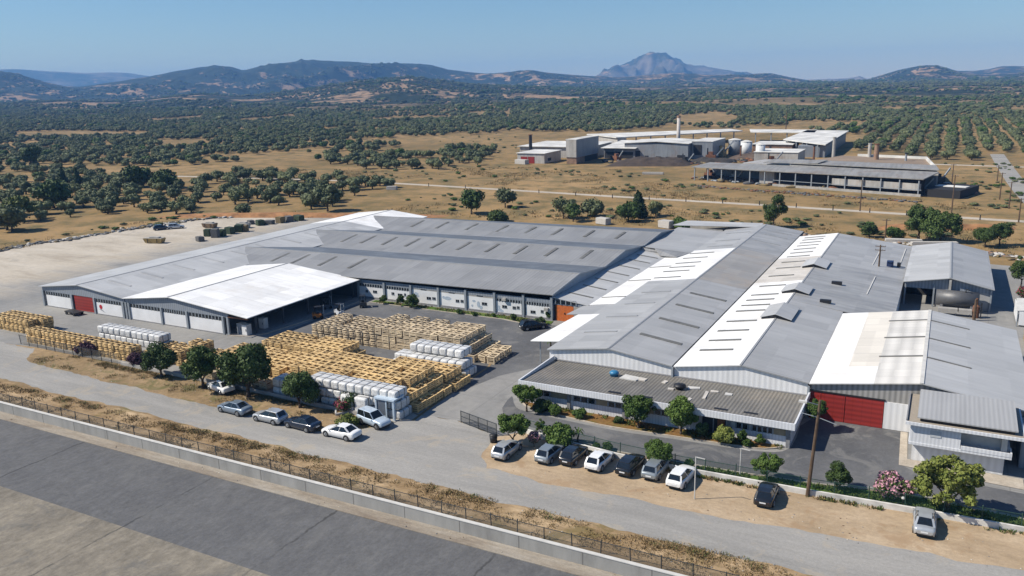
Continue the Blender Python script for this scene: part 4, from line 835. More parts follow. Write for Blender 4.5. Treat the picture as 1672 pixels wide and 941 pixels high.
def crate_meshes(wm, seed):
    rr = random.Random(seed); f = MB(); W, D, Hh = CW / 2, CD / 2, CH; b = 0.13
    for x in (-W + b / 2, W - b / 2):
        for y in (-D + b / 2, 0.0, D - b / 2): f.bar((x, y, .1), (x + rr.uniform(-.03, .03), y, Hh - .1), b)
    for y in (-D + b / 2, D - b / 2):
        f.bar((-W - .02, y, Hh - .07), (W + .02, y, Hh - .07 + rr.uniform(-.03, .04)), 0.17, .13)
    f.bar((-W, rr.uniform(-.1, .1), Hh - .09), (W, rr.uniform(-.1, .1), Hh - .07), 0.12, .1)
    for y in (-D + b / 2, 0.0, D - b / 2): f.bar((-W, y, .05), (W, y, .05), .12, .1)
    for x in (-W + b / 2, W - b / 2):
        f.bar((x, -D, Hh - .08), (x, D, Hh - .075 + rr.uniform(-.02, .03)), 0.16, .11)
        f.bar((x, -D, .15), (x, D, .15), .1, .1)
    fm = f.mesh('crate_frame', wm)
    s = MB()
    for z in (.28, .52, .76):
        z2 = z + rr.uniform(-.05, .05)
        for y in (-D + .012, D - .012): s.hexa([(-W + .12, y - .012, z2 - .07 + rr.uniform(-.06, .06)), (W - .12, y - .012, z2 - .07), (W - .12, y + .012, z2 - .07), (-W + .12, y + .012, z2 - .07)], [(-W + .12, y - .012, z2 + .07), (W - .12, y - .012, z2 + .07 + rr.uniform(-.06, .06)), (W - .12, y + .012, z2 + .07), (-W + .12, y + .012, z2 + .07)])
        for x in (-W + .012, W - .012): s.box((x - .012, -D + .12, z2 - .08), (x + .012, D - .12, z2 + .08))
    if seed % 3 < 2:
        for y in (-D + .03, D - .03): s.bar((-W + .1, y, .2), (W - .1, y, Hh - .16), .1, .03)
    sm = s.mesh('crate_slats', wm)
    l = MB(); hx, hy = W - .16, D - .16
    l.hexa([(-hx, -hy, .12), (hx, -hy, .12), (hx, hy, .12), (-hx, hy, .12)], [(-hx + .08, -hy + .1, .56 + rr.uniform(-.1, .12)), (hx - .06, -hy + .05, .60 + rr.uniform(-.1, .1)), (hx - .05, hy - .1, .52 + rr.uniform(-.1, .15)), (-hx + .1, hy - .08, .58)])
    return fm, sm, l.mesh('crate_load', M_LOAD)
CR = {'y': [crate_meshes(M_WOODY, i) for i in range(3)], 'g': [crate_meshes(M_WOODG, 10 + i) for i in range(3)]}
ORD = ['first', 'second', 'third', 'fourth', 'fifth', 'sixth', 'seventh', 'eighth', 'ninth', 'tenth', 'eleventh', 'twelfth', 'thirteenth', 'fourteenth', 'fifteenth', 'sixteenth', 'seventeenth', 'eighteenth', 'nineteenth', 'twentieth'] + ['twenty-' + w for w in ('first', 'second', 'third', 'fourth', 'fifth', 'sixth', 'seventh', 'eighth', 'ninth')] + ['thirtieth', 'thirty-first', 'thirty-second']
CRATES = []      # (x, y, z, kind, label, group)
def stack(x0, x1, y0, rows_, lay, kind, where, group, front_all=True, px=1.24, py=1.88, jit=.085, skip=None):
    "block of crates: lay(i, n) gives the height of column i; only crates that show are kept, the rest go into the bulk object"
    n = int(round((x1 - x0) / px)); out = []
    for r in range(rows_):
        for i in range(n):
            L = lay(i, n)
            for l in range(L):
                if skip and skip(i, n, r, l): continue
                if l and l == L - 1 and random.random() < .05: continue
                top = (l == L - 1); seen = top or r == 0 or i == n - 1 or (i == 0) or (i < n - 1 and lay(i + 1, n) <= l) or (i > 0 and lay(i - 1, n) <= l)
                x = x0 + (i + .5) * px + random.uniform(-jit, jit); y = y0 + (r + .5) * py + random.uniform(-jit, jit)
                lv = ['bottom', 'middle', 'top'][l] if L == 3 else (['lower', 'upper'][l] if L == 2 else 'single')
                rw_ = '' if rows_ == 1 else (', front row' if r == 0 else (', rear row' if r == rows_ - 1 else ', %s row' % ORD[r]))
                CRATES.append((x, y, l * (CH + .012), kind, 'wooden crate, %s%s, %s layer, %s from left' % (where, rw_, lv, ORD[i]), group, seen))
two = lambda i, n: 2
stack(-127.6, -103.4, 75.0, 1, two, 'y', 'long stack behind left fence', 'crates in the long stack by the left fence')
stack(-141.5, -130.2, 77.8, 2, two, 'y', 'left edge stack', 'crates in the stack at the left edge')
stack(-89.5, -53.6, 76.4, 4, lambda i, n: 2 if i < 12 else (3 if i < n - 2 else n - i), 'y', 'big front block', 'crates in the front block of the yard')
stack(-87.6, -72.7, 85.6, 3, lambda i, n: 1 if i == n - 1 else 2, 'y', 'middle block', 'crates in the middle block of the yard')
stack(-86.4, -56.6, 95.2, 4, lambda i, n: 2 if i < 9 else (3 if i < n - 2 else n - i), 'g', 'rear block', 'crates in the rear block of the yard')
stack(-64.4, -53.2, 84.4, 2, lambda i, n: 2 if i < n - 1 else 1, 'y', 'block beside drive', 'crates in the block beside the drive')
stack(-56.4, -53.8, 95.6, 3, lambda i, n: 1, 'g', 'low heap right of rear block', 'crates at the right end of the rear block')
stack(-88.5, -76.0, 74.4, 1, lambda i, n: 1, 'g', 'low row under trees', 'crates in the low row behind the trees')
stack(-103.6, -92.0, 76.6, 3, lambda i, n: 2 if (i in (3, 4, 7)) else 1, 'y', 'loose stack between yards', 'crates in the loose stack between the yards', px=1.9, py=2.1, jit=.12)
stack(12.2, 15, 132, 3, two, 'y', 'right edge stack', 'crates in the stack at the right edge')
CRATES.sort(key=lambda c: (not c[6], c[0] ** 2 + c[1] ** 2))
protos = {}
bulk = {'y': [], 'g': []}
NIND = 292
for n_, (x, y, z, kd, lab, grp, seen) in enumerate(CRATES):
    a = random.uniform(-.075, .075) + (pi if random.random() < .5 else 0)
    if n_ < NIND and seen:
        v = random.randrange(3); key = (kd, v)
        if key not in protos:
            c = meshobj('crate', CR[kd][v][0]); meshobj('slats', CR[kd][v][1], c); meshobj('load', CR[kd][v][2], c); protos[key] = c
            c.location = (x, y, z); c.rotation_euler = (0, 0, a); tag(c, lab, 'crate', grp)
        else:
            dup(protos[key], (x, y, z), a, lab, grp, (random.uniform(.95, 1.03), random.uniform(.94, 1.02), random.uniform(.95, 1.0)))
    else: bulk[kd].append((x, y, z, a))
def join_instances(name, items, meshes, mats):
    "one mesh out of many placed copies"
    V, Fc, MI, off = [], [], [], 0
    for mi, me in enumerate(meshes):
        co = np.zeros(len(me.vertices) * 3); me.vertices.foreach_get('co', co); co = co.reshape(-1, 3)
        me.calc_loop_triangles(); tr = np.zeros(len(me.loop_triangles) * 3, int); me.loop_triangles.foreach_get('vertices', tr); tr = tr.reshape(-1, 3)
        for (x, y, z, a) in items:
            ca, sa = cos(a), sin(a)
            V.append(np.stack([co[:, 0] * ca - co[:, 1] * sa + x, co[:, 0] * sa + co[:, 1] * ca + y, co[:, 2] + z], -1)); Fc.append(tr + off); MI.append(np.full(len(tr), mi)); off += len(co)
    return meshobj(name, np_mesh(name, np.concatenate(V), np.concatenate(Fc), mats, mi=np.concatenate(MI)))
for kd, wm, nm in (('y', M_WOODY, 'stacked_crates'), ('g', M_WOODG, 'stacked_crates')):
    if bulk[kd]:
        o = join_instances(nm, bulk[kd], CR[kd][0], [wm, wm, M_LOAD]); tag(o, kind='stuff')

# wrapped bundles
def bundle_mesh(w_, d_, h_, seed):
    rr = random.Random(seed); bm = bmesh.new(); bmesh.ops.create_cube(bm, size=1)
    bmesh.ops.scale(bm, vec=(w_, d_, h_), verts=bm.verts); bmesh.ops.translate(bm, vec=(0, 0, h_ / 2), verts=bm.verts)
    bmesh.ops.subdivide_edges(bm, edges=bm.edges, cuts=5, use_grid_fill=True)
    for v in bm.verts:
        q = Vector((v.co.x / w_ * 2, v.co.y / d_ * 2, (v.co.z - h_ / 2) / h_ * 2)); m_ = max(abs(q.x), abs(q.y), abs(q.z))
        e = sum(abs(c_) ** 9 for c_ in q) ** (1 / 9); s_ = m_ / e if e else 1
        s_ = 0.3 + 0.7 * s_
        s_ *= 1 - 03.5e-2 * rr.random() - (0.012 if abs(q.y * 3) % 2 < .5 else 0)
        v.co = Vector((q.x * s_ * w_ / 2, q.y * s_ * d_ / 2, q.z * s_ * h_ / 2 + h_ / 2))
    me = bpy.data.meshes.new('wrapped_bundle'); bm.to_mesh(me); bm.free(); me.materials.append(M_WRAP)
    me.polygons.foreach_set('use_smooth', [True] * len(me.polygons)); return me
def strap_mesh(w_, d_, h_, y):
    mb = MB(); t = .02
    mb.hexa([(-w_ / 2 - .012, y - .04, .1), (w_ / 2 + .012, y - .04, .1), (w_ / 2 + .012, y + .04, .1), (-w_ / 2 - .012, y + .04, .1)], [(-w_ / 2 - .004, y - .04, h_ + .008), (w_ / 2 + .004, y - .04, h_ + .008), (w_ / 2 + .004, y + .04, h_ + .008), (-w_ / 2 - .004, y + .04, h_ + .008)])
    return mb.mesh('strap', M_STRAP)
BUN = {}
def bundle(x, y, z, dims, rz, label, group, v=0):
    key = (dims, v)
    if key not in BUN:
        o = meshobj('wrapped_bundle', bundle_mesh(*dims, seed=hash(key) % 999)); meshobj('strap', strap_mesh(*dims, -dims[1] * .22), o); meshobj('strap', strap_mesh(*dims, dims[1] * .22), o); BUN[key] = o
        o.location = (x, y, z); o.rotation_euler = (0, 0, rz); tag(o, label, 'bundle', group)
    else: dup(BUN[key], (x, y, z), rz, label, group)
def bundles(x0, n, y, z, dims, where, group, lay, px=None):
    for i in range(n):
        bundle(x0 + (i + .5) * (px or dims[0] + .02), y + random.uniform(-.05, .05), z, dims, random.uniform(-.03, .03) + (pi if random.random() < .5 else 0), 'white wrapped bundle %s, %s, %s from left' % (where, lay, ORD[i]), group, random.randrange(3))
g1 = 'wrapped bundles in front of the big crate block'
bundles(-68.3, 11, 76.25 - 1.3, 2.3, (1.2, 2.5, 1.05), 'before front crate block', g1, 'top layer')
bundles(-66.8, 10, 74.95, 1.15, (1.2, 2.5, 1.05), 'before front crate block', g1, 'middle layer')
bundles(-66.5, 10, 74.95, 0.0, (1.2, 2.5, 1.05), 'before front crate block', g1, 'bottom layer')
bundles(-74.5, 6, 75.0, 1.15, (1.2, 2.4, 1.05), 'behind round tree by booth', g1, 'upper layer'); bundles(-74.5, 6, 75.0, 0, (1.2, 2.4, 1.05), 'behind round tree by booth', g1, 'lower layer')
g2 = 'wrapped bundles beside the drive'
bundles(-64.3, 7, 91.6, 2.3, (1.2, 2.8, 1.05), 'before rear crate block', g2, 'top layer'); bundles(-63.4, 7, 90.3, 1.15, (1.2, 2.8, 1.05), 'before rear crate block', g2, 'middle layer'); bundles(-63.0, 7, 90.6, 0, (1.2, 2.8, 1.05), 'before rear crate block', g2, 'bottom layer')
bundles(-66.3, 3, 90.6, 1.15, (1.2, 2.4, .8), 'at left end before rear block', g2, 'upper layer', 1.0); bundles(-66.6, 3, 90.6, 0, (1.2, 2.4, 1.1), 'at left end before rear block', g2, 'lower layer', 1.05)
g3 = 'wrapped bundles on the paving before the white panelled sheds'
bundles(-118.2, 11, 81.9, 1.15, (1.3, 2.2, 1.1), 'on lone stack facing white shed', g3, 'upper layer'); bundles(-118.0, 11, 81.9, 0, (1.3, 2.2, 1.1), 'on lone stack facing white shed', g3, 'lower layer')
for i, x in enumerate((-61.7, -59.6)):
    bundle(x, 73.75, 0.0, (1.9, 1.7, 2.25), 0.0, ('left' if i == 0 else 'right') + ' of two tall white wrapped blocks behind the guard booth', 'tall white wrapped blocks', 7 + i)
# slabs and appliances in the open shed
for i, (x, y) in enumerate(((-98.6, 92.4), (-97.3, 92.2), (-97.6, 96.2))):
    o = thing('white_cabinet', ['left of two white cabinets at the front corner of the open shed', 'right of two white cabinets at the front corner, with a round vent', 'lone white cabinet under the eave of the open shed'][i], 'cabinet', (x, y, .1))
    mb = MB(); mb.box((-.55, -.5, 0), (.55, .5, 1.75)); mb.build('body', M_COPE, o, world=False); mb = MB(); mb.box((-.5, -.53, .1), (.5, -.505, 1.65)); d_ = mb.build('door', M_PANEL if i else M_STEEL, o, world=False)
    mb = MB(); mb.bar((.35, -.56, .7), (.35, -.56, 1.1), .05); mb.build('handle', M_BLACK, d_, world=False)
# white tarped rack at the right edge
tr = thing('tarpaulin_rack', 'white tarpaulin draped over a rack at the right edge of the yard', 'rack', (13.5, 148, 0))
slope(tr, M_COPE, [(11.5, 144, 2.6), (18, 144, 3.2), (18, 152, 3.2), (11.9, 152, 2.7)], .06, 'tarpaulin')
for x, y in ((11.7, 144.2), (12.0, 151.8), (14.6, 144.2)): bx(tr, 'post', M_STEEL, (x - .06, y - .06, 0), (x + .06, y + .06, 2.55))
bx(tr, 'side_sheet', M_PANEL, (11.72, 144.3, .4), (11.8, 151.7, 2.6)); bx(tr, 'front_sheet', M_PANEL, (11.9, 144.06, .3), (17.8, 144.12, 2.6))
# guard booth at the entrance
gb = thing('guard_booth', 'small pale blue glazed guard booth beside the crate yard entrance', 'booth', (-56.2, 74.1, 0))
mpb = plain('pale_blue_steel', (0.42, 0.50, 0.58), 0.5)
bx(gb, 'roof', mpb, (-57.6, 73.0, 2.45), (-54.7, 75.2, 2.65))
for x in (-57.4, -54.9):
    for y in (73.2, 75.0): bx(gb, 'post', mpb, (x - .12, y - .12, 0), (x + .12, y + .12, 2.44))
bx(gb, 'lower_wall', mpb, (-57.28, 73.15, 0), (-56.1, 73.25, .5)); bx(gb, 'base', M_CONC, (-57.7, 72.9, 0.0), (-54.6, 75.3, .09))
mb = MB(); mb.box((-57.28, 73.16, .5), (-56.0, 73.22, 2.4)); mb.build('glass', plain('grey_glass', (0.12, 0.14, 0.17), 0.1, spec=.7), gb)
bx(gb, 'rear_wall', M_PANEL, (-57.28, 74.9, 0.09), (-55.02, 74.98, 2.44)); bx(gb, 'door_frame', mpb, (-56.05, 73.14, 0.09), (-55.9, 73.26, 2.44))
# ------------------------------------------------------------------ vehicles
def paint(name, c, metal=0.0, rough=0.28):
    k = NT(name); n = k.noise(k.coords(), 2.0, 3)
    col = k.mix(1.0, c, k.ramp(n, [(0.3, 0.93), (0.7, 1.05)]), 'MULTIPLY'); k.fin(col, rough, metal, 0.5)
    k.b.inputs['Coat Weight'].default_value = 0.5; k.b.inputs['Coat Roughness'].default_value = 0.08; return k.m
P_SILVER = paint('silver_paint', (0.42, 0.44, 0.46), 0.35, 0.33); P_BLUEGREY = paint('blue_grey_paint', (0.20, 0.25, 0.31), 0.3, 0.3); P_WHITE = paint('white_paint', (0.74, 0.74, 0.73)); P_BLACK = paint('black_paint', (0.012, 0.013, 0.015), 0, 0.2)
P_GREY = paint('grey_paint', (0.25, 0.28, 0.30), 0.35, 0.3); P_NAVY = paint('dark_blue_paint', (0.012, 0.02, 0.04), 0.1, 0.22)
M_CGLASS = plain('car_glass', (0.010, 0.013, 0.016), 0.06, spec=0.7, var=0.05); M_TYRE = plain('tyre_rubber', (0.018, 0.018, 0.018), 0.8); M_RIM = plain('alloy_rim', (0.45, 0.46, 0.47), 0.3, 0.8)
M_LAMP = plain('headlamp_lens', (0.62, 0.65, 0.68), 0.1, spec=.7); M_TAIL = plain('tail_lamp_red', (0.40, 0.012, 0.012), 0.2, spec=.6); M_PLATE = plain('number_plate_white', (0.66, 0.67, 0.68), 0.5, var=.03); M_BTRIM = plain('black_trim', (0.02, 0.02, 0.021), 0.55)
def interp(tab, x):
    for (x0, *a), (x1, *b) in zip(tab, tab[1:]):
        if x0 <= x <= x1: t = (x - x0) / (x1 - x0); return [lin(p, q, t) for p, q in zip(a, b)]
    return list(tab[-1][1:] if x > tab[-1][0] else tab[0][1:])
STY = {  # x from the rear bumper (-) to the front (+): lower edge, belt/deck height, half width ; glasshouse x: rear base, rear roof, front roof, front base
    'hatch': dict(L=4.35, hull=[(-2.17, .42, .66, .62), (-2.12, .30, .86, .74), (-2.0, .22, .95, .82), (-1.4, .18, .97, .88), (0, .18, .93, .89), (1.0, .18, .91, .89), (1.5, .19, .84, .86), (1.95, .22, .74, .78), (2.13, .30, .62, .66), (2.18, .40, .52, .55)], gh=(-2.02, -1.62, .05, 1.15), roof=1.47, rw=.60),
    'sedan': dict(L=4.6, hull=[(-2.3, .45, .70, .62), (-2.25, .30, .88, .76), (-2.1, .22, .96, .83), (-1.4, .18, .97, .88), (0, .18, .92, .89), (1.0, .18, .90, .89), (1.6, .19, .83, .86), (2.1, .22, .72, .78), (2.26, .30, .60, .66), (2.31, .40, .52, .55)], gh=(-1.75, -1.05, .1, 1.15), roof=1.41, rw=.58),
    'estate': dict(L=4.6, hull=[(-2.3, .45, .72, .66), (-2.25, .30, .92, .78), (-2.1, .22, .98, .84), (-1.4, .18, .98, .88), (0, .18, .94, .89), (1.0, .18, .92, .89), (1.6, .19, .85, .86), (2.1, .22, .74, .78), (2.26, .30, .62, .66), (2.31, .40, .52, .55)], gh=(-2.12, -1.85, .05, 1.12), roof=1.50, rw=.62),
    'suv': dict(L=4.4, hull=[(-2.2, .55, .85, .68), (-2.15, .40, 1.05, .80), (-2.0, .32, 1.10, .86), (-1.4, .28, 1.10, .90), (0, .28, 1.07, .91), (1.0, .28, 1.06, .91), (1.5, .29, 1.02, .89), (1.95, .32, .95, .84), (2.15, .40, .80, .76), (2.2, .50, .66, .66)], gh=(-2.02, -1.88, .15, .85), roof=1.75, rw=.68),
}
def make_car(style, pm, label, group, loc, rz, tint=None, sc_=1.04):
    st = STY[style]; root = thing('parked_car', label, 'car', loc, rz, group); root.scale = (sc_,) * 3
    hull = st['hull']; xs = sorted(set([h[0] for h in hull] + list(np.linspace(hull[0][0] + .1, hull[-1][0] - .1, 24))))
    bm = bmesh.new(); ringsv = []
    for x in xs:
        zl, zb, hw = interp(hull, x); zm = lin(zl, zb, .52)
        sec = [(-hw * .80, zl), (-hw * .97, zl + .06), (-hw, zm), (-hw * .985, zb - .12), (-hw * .93, zb - .03), (-hw * .75, zb + .01), (0, zb + .035), (hw * .75, zb + .01), (hw * .93, zb - .03), (hw * .985, zb - .12), (hw, zm), (hw * .97, zl + .06), (hw * .80, zl)]
        ringsv.append([bm.verts.new((x, y, z)) for y, z in sec])
    n = len(ringsv[0])
    for a, b in zip(ringsv, ringsv[1:]):
        for i in range(n):
            j = (i + 1) % n; f = bm.faces.new((a[i], b[i], b[j], a[j])); f.material_index = 1 if i == n - 1 or i in (0, 11) else 0; f.smooth = True
    for rg in (ringsv[0], ringsv[-1]): bm.faces.new(rg)
    bmesh.ops.recalc_face_normals(bm, faces=bm.faces); me = bpy.data.meshes.new('car_body'); bm.to_mesh(me); bm.free(); me.materials.append(pm); me.materials.append(M_BTRIM)
    body = meshobj('body', me, root)
    xr, xrt, xft, xf = st['gh']; zr = st['roof']; rw = st['rw']
    bw = lambda x: interp(hull, x)[2] * .90; bz = lambda x: interp(hull, x)[1] - .01
    Bt = {s: [(xr, s * bw(xr) * .93, bz(xr)), ((xr + xf) / 2, s * bw(0), bz(0)), (xf, s * bw(xf) * .93, bz(xf))] for s in (-1, 1)}
    Tp = {s: [(xrt, s * rw * .96, zr - .03), ((xrt + xft) / 2, s * rw, zr), (xft, s * rw * .95, zr - .04)] for s in (-1, 1)}
    # roof and pillars
    mb = MB(); L_, R_ = Tp[1], Tp[-1]; cz = .035
    for a in range(2):
        mb.hexa([(*L_[a][:2], L_[a][2] - .05), (*L_[a + 1][:2], L_[a + 1][2] - .05), (*R_[a + 1][:2], R_[a + 1][2] - .05), (*R_[a][:2], R_[a][2] - .05)],
                [(L_[a][0], L_[a][1] * .9, L_[a][2] + cz), (L_[a + 1][0], L_[a + 1][1] * .9, L_[a + 1][2] + cz), (R_[a + 1][0], R_[a + 1][1] * .9, R_[a + 1][2] + cz), (R_[a][0], R_[a][1] * .9, R_[a][2] + cz)])
    mb.build('roof', pm, root, world=False)
    for s in (-1, 1):
        for i, w_ in ((0, .17), (1, .09), (2, .08)):
            pl_ = MB(); p, q = Vector(Bt[s][i]), Vector(Tp[s][i]); pl_.bar(p - Vector((0, 0, .02)), q, w_, .05); pl_.build('pillar', pm, root, world=False)
    ins = .985
    def glass(nm, quad): 
        mb = MB(); c0 = sum((Vector(p) for p in quad), Vector()) / 4; nn = (Vector(quad[1]) - Vector(quad[0])).cross(Vector(quad[3]) - Vector(quad[0])).normalized()
        if nn.dot(c0 - Vector((0, 0, .9))) < 0: nn = -nn
        mb.hexa([Vector(p) - nn * .05 for p in quad], [Vector(p) for p in quad]); mb.build(nm, M_CGLASS, root, world=False)
    glass('windscreen', [Bt[1][2], Bt[-1][2], Tp[-1][2], Tp[1][2]]); glass('rear_window', [Bt[1][0], Bt[-1][0], Tp[-1][0], Tp[1][0]])
    for s in (-1, 1):
        glass('side_window', [Bt[s][0], Bt[s][1], Tp[s][1], Tp[s][0]]); glass('side_window', [Bt[s][1], Bt[s][2], Tp[s][2], Tp[s][1]])
    mb = MB(); mb.hexa([(xr + .05, -bw(xr) * .85, bz(xr)), (xf - .1, -bw(xf) * .85, bz(xf)), (xf - .1, bw(xf) * .85, bz(xf)), (xr + .05, bw(xr) * .85, bz(xr))], [(xrt + .06, -rw * .88, zr - .1), (xft - .08, -rw * .88, zr - .1), (xft - .08, rw * .88, zr - .1), (xrt + .06, rw * .88, zr - .1)]); mb.build('cabin_lining', M_BTRIM, root, world=False)
    # wheels
    wr = .33 if style != 'suv' else .38; xw = st['L'] * .30; wheel0 = None
    for x in (-xw + .02, xw + .08):
        for s in (-1, 1):
            if wheel0 is None:
                mb = MB(); mb.tube((0, -.11, 0), (0, .11, 0), wr, wr, 18); ty = mb.mesh('tyre', M_TYRE); mb = MB(); mb.tube((0, .1, 0), (0, .125, 0), wr * .64, wr * .58, 12)
                for a in range(5): t_ = a * 2 * pi / 5; mb.bar((0, .122, 0), (wr * .6 * cos(t_), .13, wr * .6 * sin(t_)), .06, .03)
                rm = mb.mesh('rim', M_RIM)
            w_ = meshobj('wheel', ty, root); meshobj('rim', rm, w_); w_.location = (x, s * .78, wr); w_.rotation_euler = (0, 0, 0 if s > 0 else pi); wheel0 = w_
    for x in (-xw + .02, xw + .08):
        for s in (-1, 1): mb = MB(); mb.tube((x, s * .80, wr + .02), (x, s * (.893 if style != 'suv' else .905), wr + .02), wr * 1.2, wr * 1.16, 20); mb.build('wheel_arch', M_BTRIM, root, world=False)
    x1 = hull[-1][0]; x0 = hull[0][0]
    for s in (-1, 1):
        mb = MB(); mb.hexa([(x1 - .30, s * .45, .50), (x1 - .02, s * .42, .50), (x1 - .16, s * .66, .50), (x1 - .36, s * .74, .52)], [(x1 - .34, s * .45, .68), (x1 - .05, s * .42, .63), (x1 - .18, s * .67, .64), (x1 - .40, s * .75, .68)]); mb.build('headlight', M_LAMP, root, world=False)
        hz_ = .95 if style == 'suv' else .80
        mb = MB(); mb.hexa([(x0 + .28, s * .55, hz_ - .12), (x0 + .0, s * .50, hz_ - .12), (x0 + .06, s * .70, hz_ - .12), (x0 + .34, s * .82, hz_ - .10)], [(x0 + .30, s * .52, hz_ + .08), (x0 + .05, s * .5, hz_ + .06), (x0 + .10, s * .70, hz_ + .06), (x0 + .36, s * .80, hz_ + .06)]); mb.build('tail_light', M_TAIL, root, world=False)
        mb = MB(); mb.hexa([(xf - .25, s * .86, .93), (xf - .12, s * .86, .93), (xf - .12, s * 1.0, .95), (xf - .22, s * 1.0, .95)], [(xf - .25, s * .86, 1.05), (xf - .14, s * .86, 1.05), (xf - .14, s * 1.0, 1.06), (xf - .22, s * 1.0, 1.06)]); mb.build('mirror', pm, root, world=False)
    bx_ = MB(); bx_.box((x0 - .02, -.28, .56), (x0 + .03, .28, .68)); bx_.build('number_plate', M_PLATE, root, world=False)
    bx_ = MB(); bx_.box((x0 - .015, -.60, .36), (x0 + .1, .60, .45)); bx_.build('rear_bumper', M_BTRIM, root, world=False); bx_ = MB(); bx_.box((x1 - .14, -.5, .34), (x1 + .012, .5, .46)); bx_.build('grille', M_BTRIM, root, world=False)
    return root
def mid(a, b): return ((a[0] + b[0]) / 2, (a[1] + b[1]) / 2)
GK = 'cars parked along the road edge'; GR = 'cars parked nose in on the dirt strip'
def kerb_car(px0, px1, *a):
    p, q = at(*px0), at(*px1); make_car(a[0], a[1], a[2], GK, ((p[0] + q[0]) / 2, (p[1] + q[1]) / 2 + .8, 0), math.atan2(p[1] - q[1], p[0] - q[0]))
# near side wheels seen from the road: nose to the left
kerb_car((353, 671), (399, 683), 'sedan', P_BLUEGREY, 'blue grey saloon, leftmost of the four cars along the road edge')
kerb_car((411, 686), (457, 697), 'hatch', P_SILVER, 'silver hatchback parked between the blue grey saloon and the dark saloon')
kerb_car((464, 697), (510, 709), 'sedan', P_NAVY, 'dark navy saloon parked between the silver hatchback and the white saloon')
kerb_car((525, 711), (576, 723), 'sedan', P_WHITE, 'white saloon parked at the road edge, last before the entrance')
def nose_in(px_l, px_r, style, pm, label, turn=0.0):
    p, q = at(*px_l), at(*px_r); cx_, cy_ = mid(p, q); a = pi / 2 + turn; h_ = STY[style]['L'] / 2 * .98
    make_car(style, pm, label, GR, (cx_ + cos(a) * h_, cy_ + sin(a) * h_ - .25, 0), a, sc_=1.0)
nose_in((797, 751), (830, 754), 'hatch', P_SILVER, 'silver hatchback, leftmost of the cars parked nose to the garden wall', -.02)
nose_in((868, 757), (901, 760), 'hatch', P_GREY, 'grey hatchback parked immediately left of a black hatchback by the garden wall', -.03)
nose_in((907, 760), (941, 763), 'hatch', P_BLACK, 'black hatchback parked between a grey hatchback and a white hatchback', -.03)
nose_in((949, 769), (984, 773), 'hatch', P_WHITE, 'white hatchback parked between two black cars by the garden wall', -.04)
nose_in((1000, 777), (1034, 781), 'estate', P_BLACK, 'black estate car parked right of the white hatchback', -.05)
nose_in((1043, 784), (1077, 787), 'estate', P_GREY, 'grey estate car parked between black estate and white estate', -.03)
nose_in((1084, 798), (1117, 801), 'estate', P_WHITE, 'white estate car at the right end of the row of seven', -.06)
nose_in((1229, 828), (1262, 831), 'hatch', P_BLACK, 'lone black car on the sandy strip left of the timber power pole', .02)
nose_in((1492, 876), (1525, 880), 'sedan', P_SILVER, 'lone silver saloon parked far right on the sandy strip', .02)
p = at(607, 697); make_car('suv', paint('pale_blue_paint', (0.42, 0.50, 0.58), .1), 'pale blue off road car by the guard booth', None, (p[0] - .1, p[1] + .6, 0), R(-12), sc_=1.0)
make_car('hatch', P_BLACK, 'dark car on the inner yard asphalt near the orange door', None, (-56.6, 113.6, 0.01), R(48))
p = at(356, 640); make_car('sedan', P_WHITE, 'white car half hidden in the shade of the largest roadside tree', None, (p[0], p[1] + .5, 0), R(165))
for j, (x, y, a, pm, lb) in enumerate(((-199.0, 160.5, 1.0, P_NAVY, 'dark car parked in front of the stone bank of the dirt lot'), (-196.5, 163.5, .8, P_SILVER, 'silver car on the dirt lot next to a dark car'))): make_car('hatch', pm, lb, None, (x, y, 0), a)
# forklifts in the shade of the open shed
def forklift(loc, rz, c, label):
    r = thing('forklift', label, 'forklift', loc, rz); mc = plain(label[:12].replace(' ', '_') + '_paint', c, .4)
    mb = MB(); mb.hexa([(-1.1, -.55, .3), (.5, -.55, .3), (.5, .55, .3), (-1.1, .55, .3)], [(-1.15, -.5, 1.05), (.3, -.5, .8), (.3, .5, .8), (-1.15, .5, 1.05)]); mb.build('chassis', mc, r, world=False)
    mb = MB()
    for x, y in ((-.9, -.5), (-.9, .5), (.45, -.5), (.45, .5)): mb.bar((x, y, .9), (x * .8, y * .9, 2.1), .07)
    mb.box((-.8, -.5, 2.08), (.42, .5, 2.14)); mb.build('overhead_guard', M_BLACK, r, world=False)
    mb = MB()
    for y in (-.3, .3): mb.bar((.75, y, .1), (.75, y, 2.3), .1)
    mb.bar((.75, -.3, 1.0), (.75, .3, 1.0), .08); mb.bar((.75, -.3, 2.2), (.75, .3, 2.2), .08); mb.build('mast', M_STEEL, r, world=False)
    for y in (-.25, .25): mb = MB(); mb.box((.8, y - .06, .12), (1.9, y + .06, .18)); mb.build('fork', M_STEEL, r, world=False)
    for x, y in ((-.75, -.5), (-.75, .5), (.4, -.52), (.4, .52)): mb = MB(); mb.tube((x, y - .1, .3), (x, y + .1, .3), .3, .3, 14); mb.build('wheel', M_TYRE, r, world=False)
    mb = MB(); mb.box((-.55, -.25, .9), (-.1, .25, 1.05)); mb.box((-.6, -.25, 1.0), (-.5, .25, 1.45)); mb.build('seat', M_BLACK, r, world=False)
x, y = at(522, 520); forklift((x, y, 0), 0.6, (.45, .14, .02), 'orange forklift parked in the shade beside the open shed')
x, y = at(556, 516); forklift((x, y, 0), -0.3, (.5, .52, .55), 'white forklift in the shade edge beside the crate yard')
x, y = at(538, 505); forklift((x - .5, y, 0), 1.2, (.04, .05, .07), 'dark forklift at the mouth of the open shed')
x, y = at(596, 500); forklift((x, y - .5, 0), 2.2, (.05, .05, .05), 'black forklift by the inner corner of the white panelled wall')
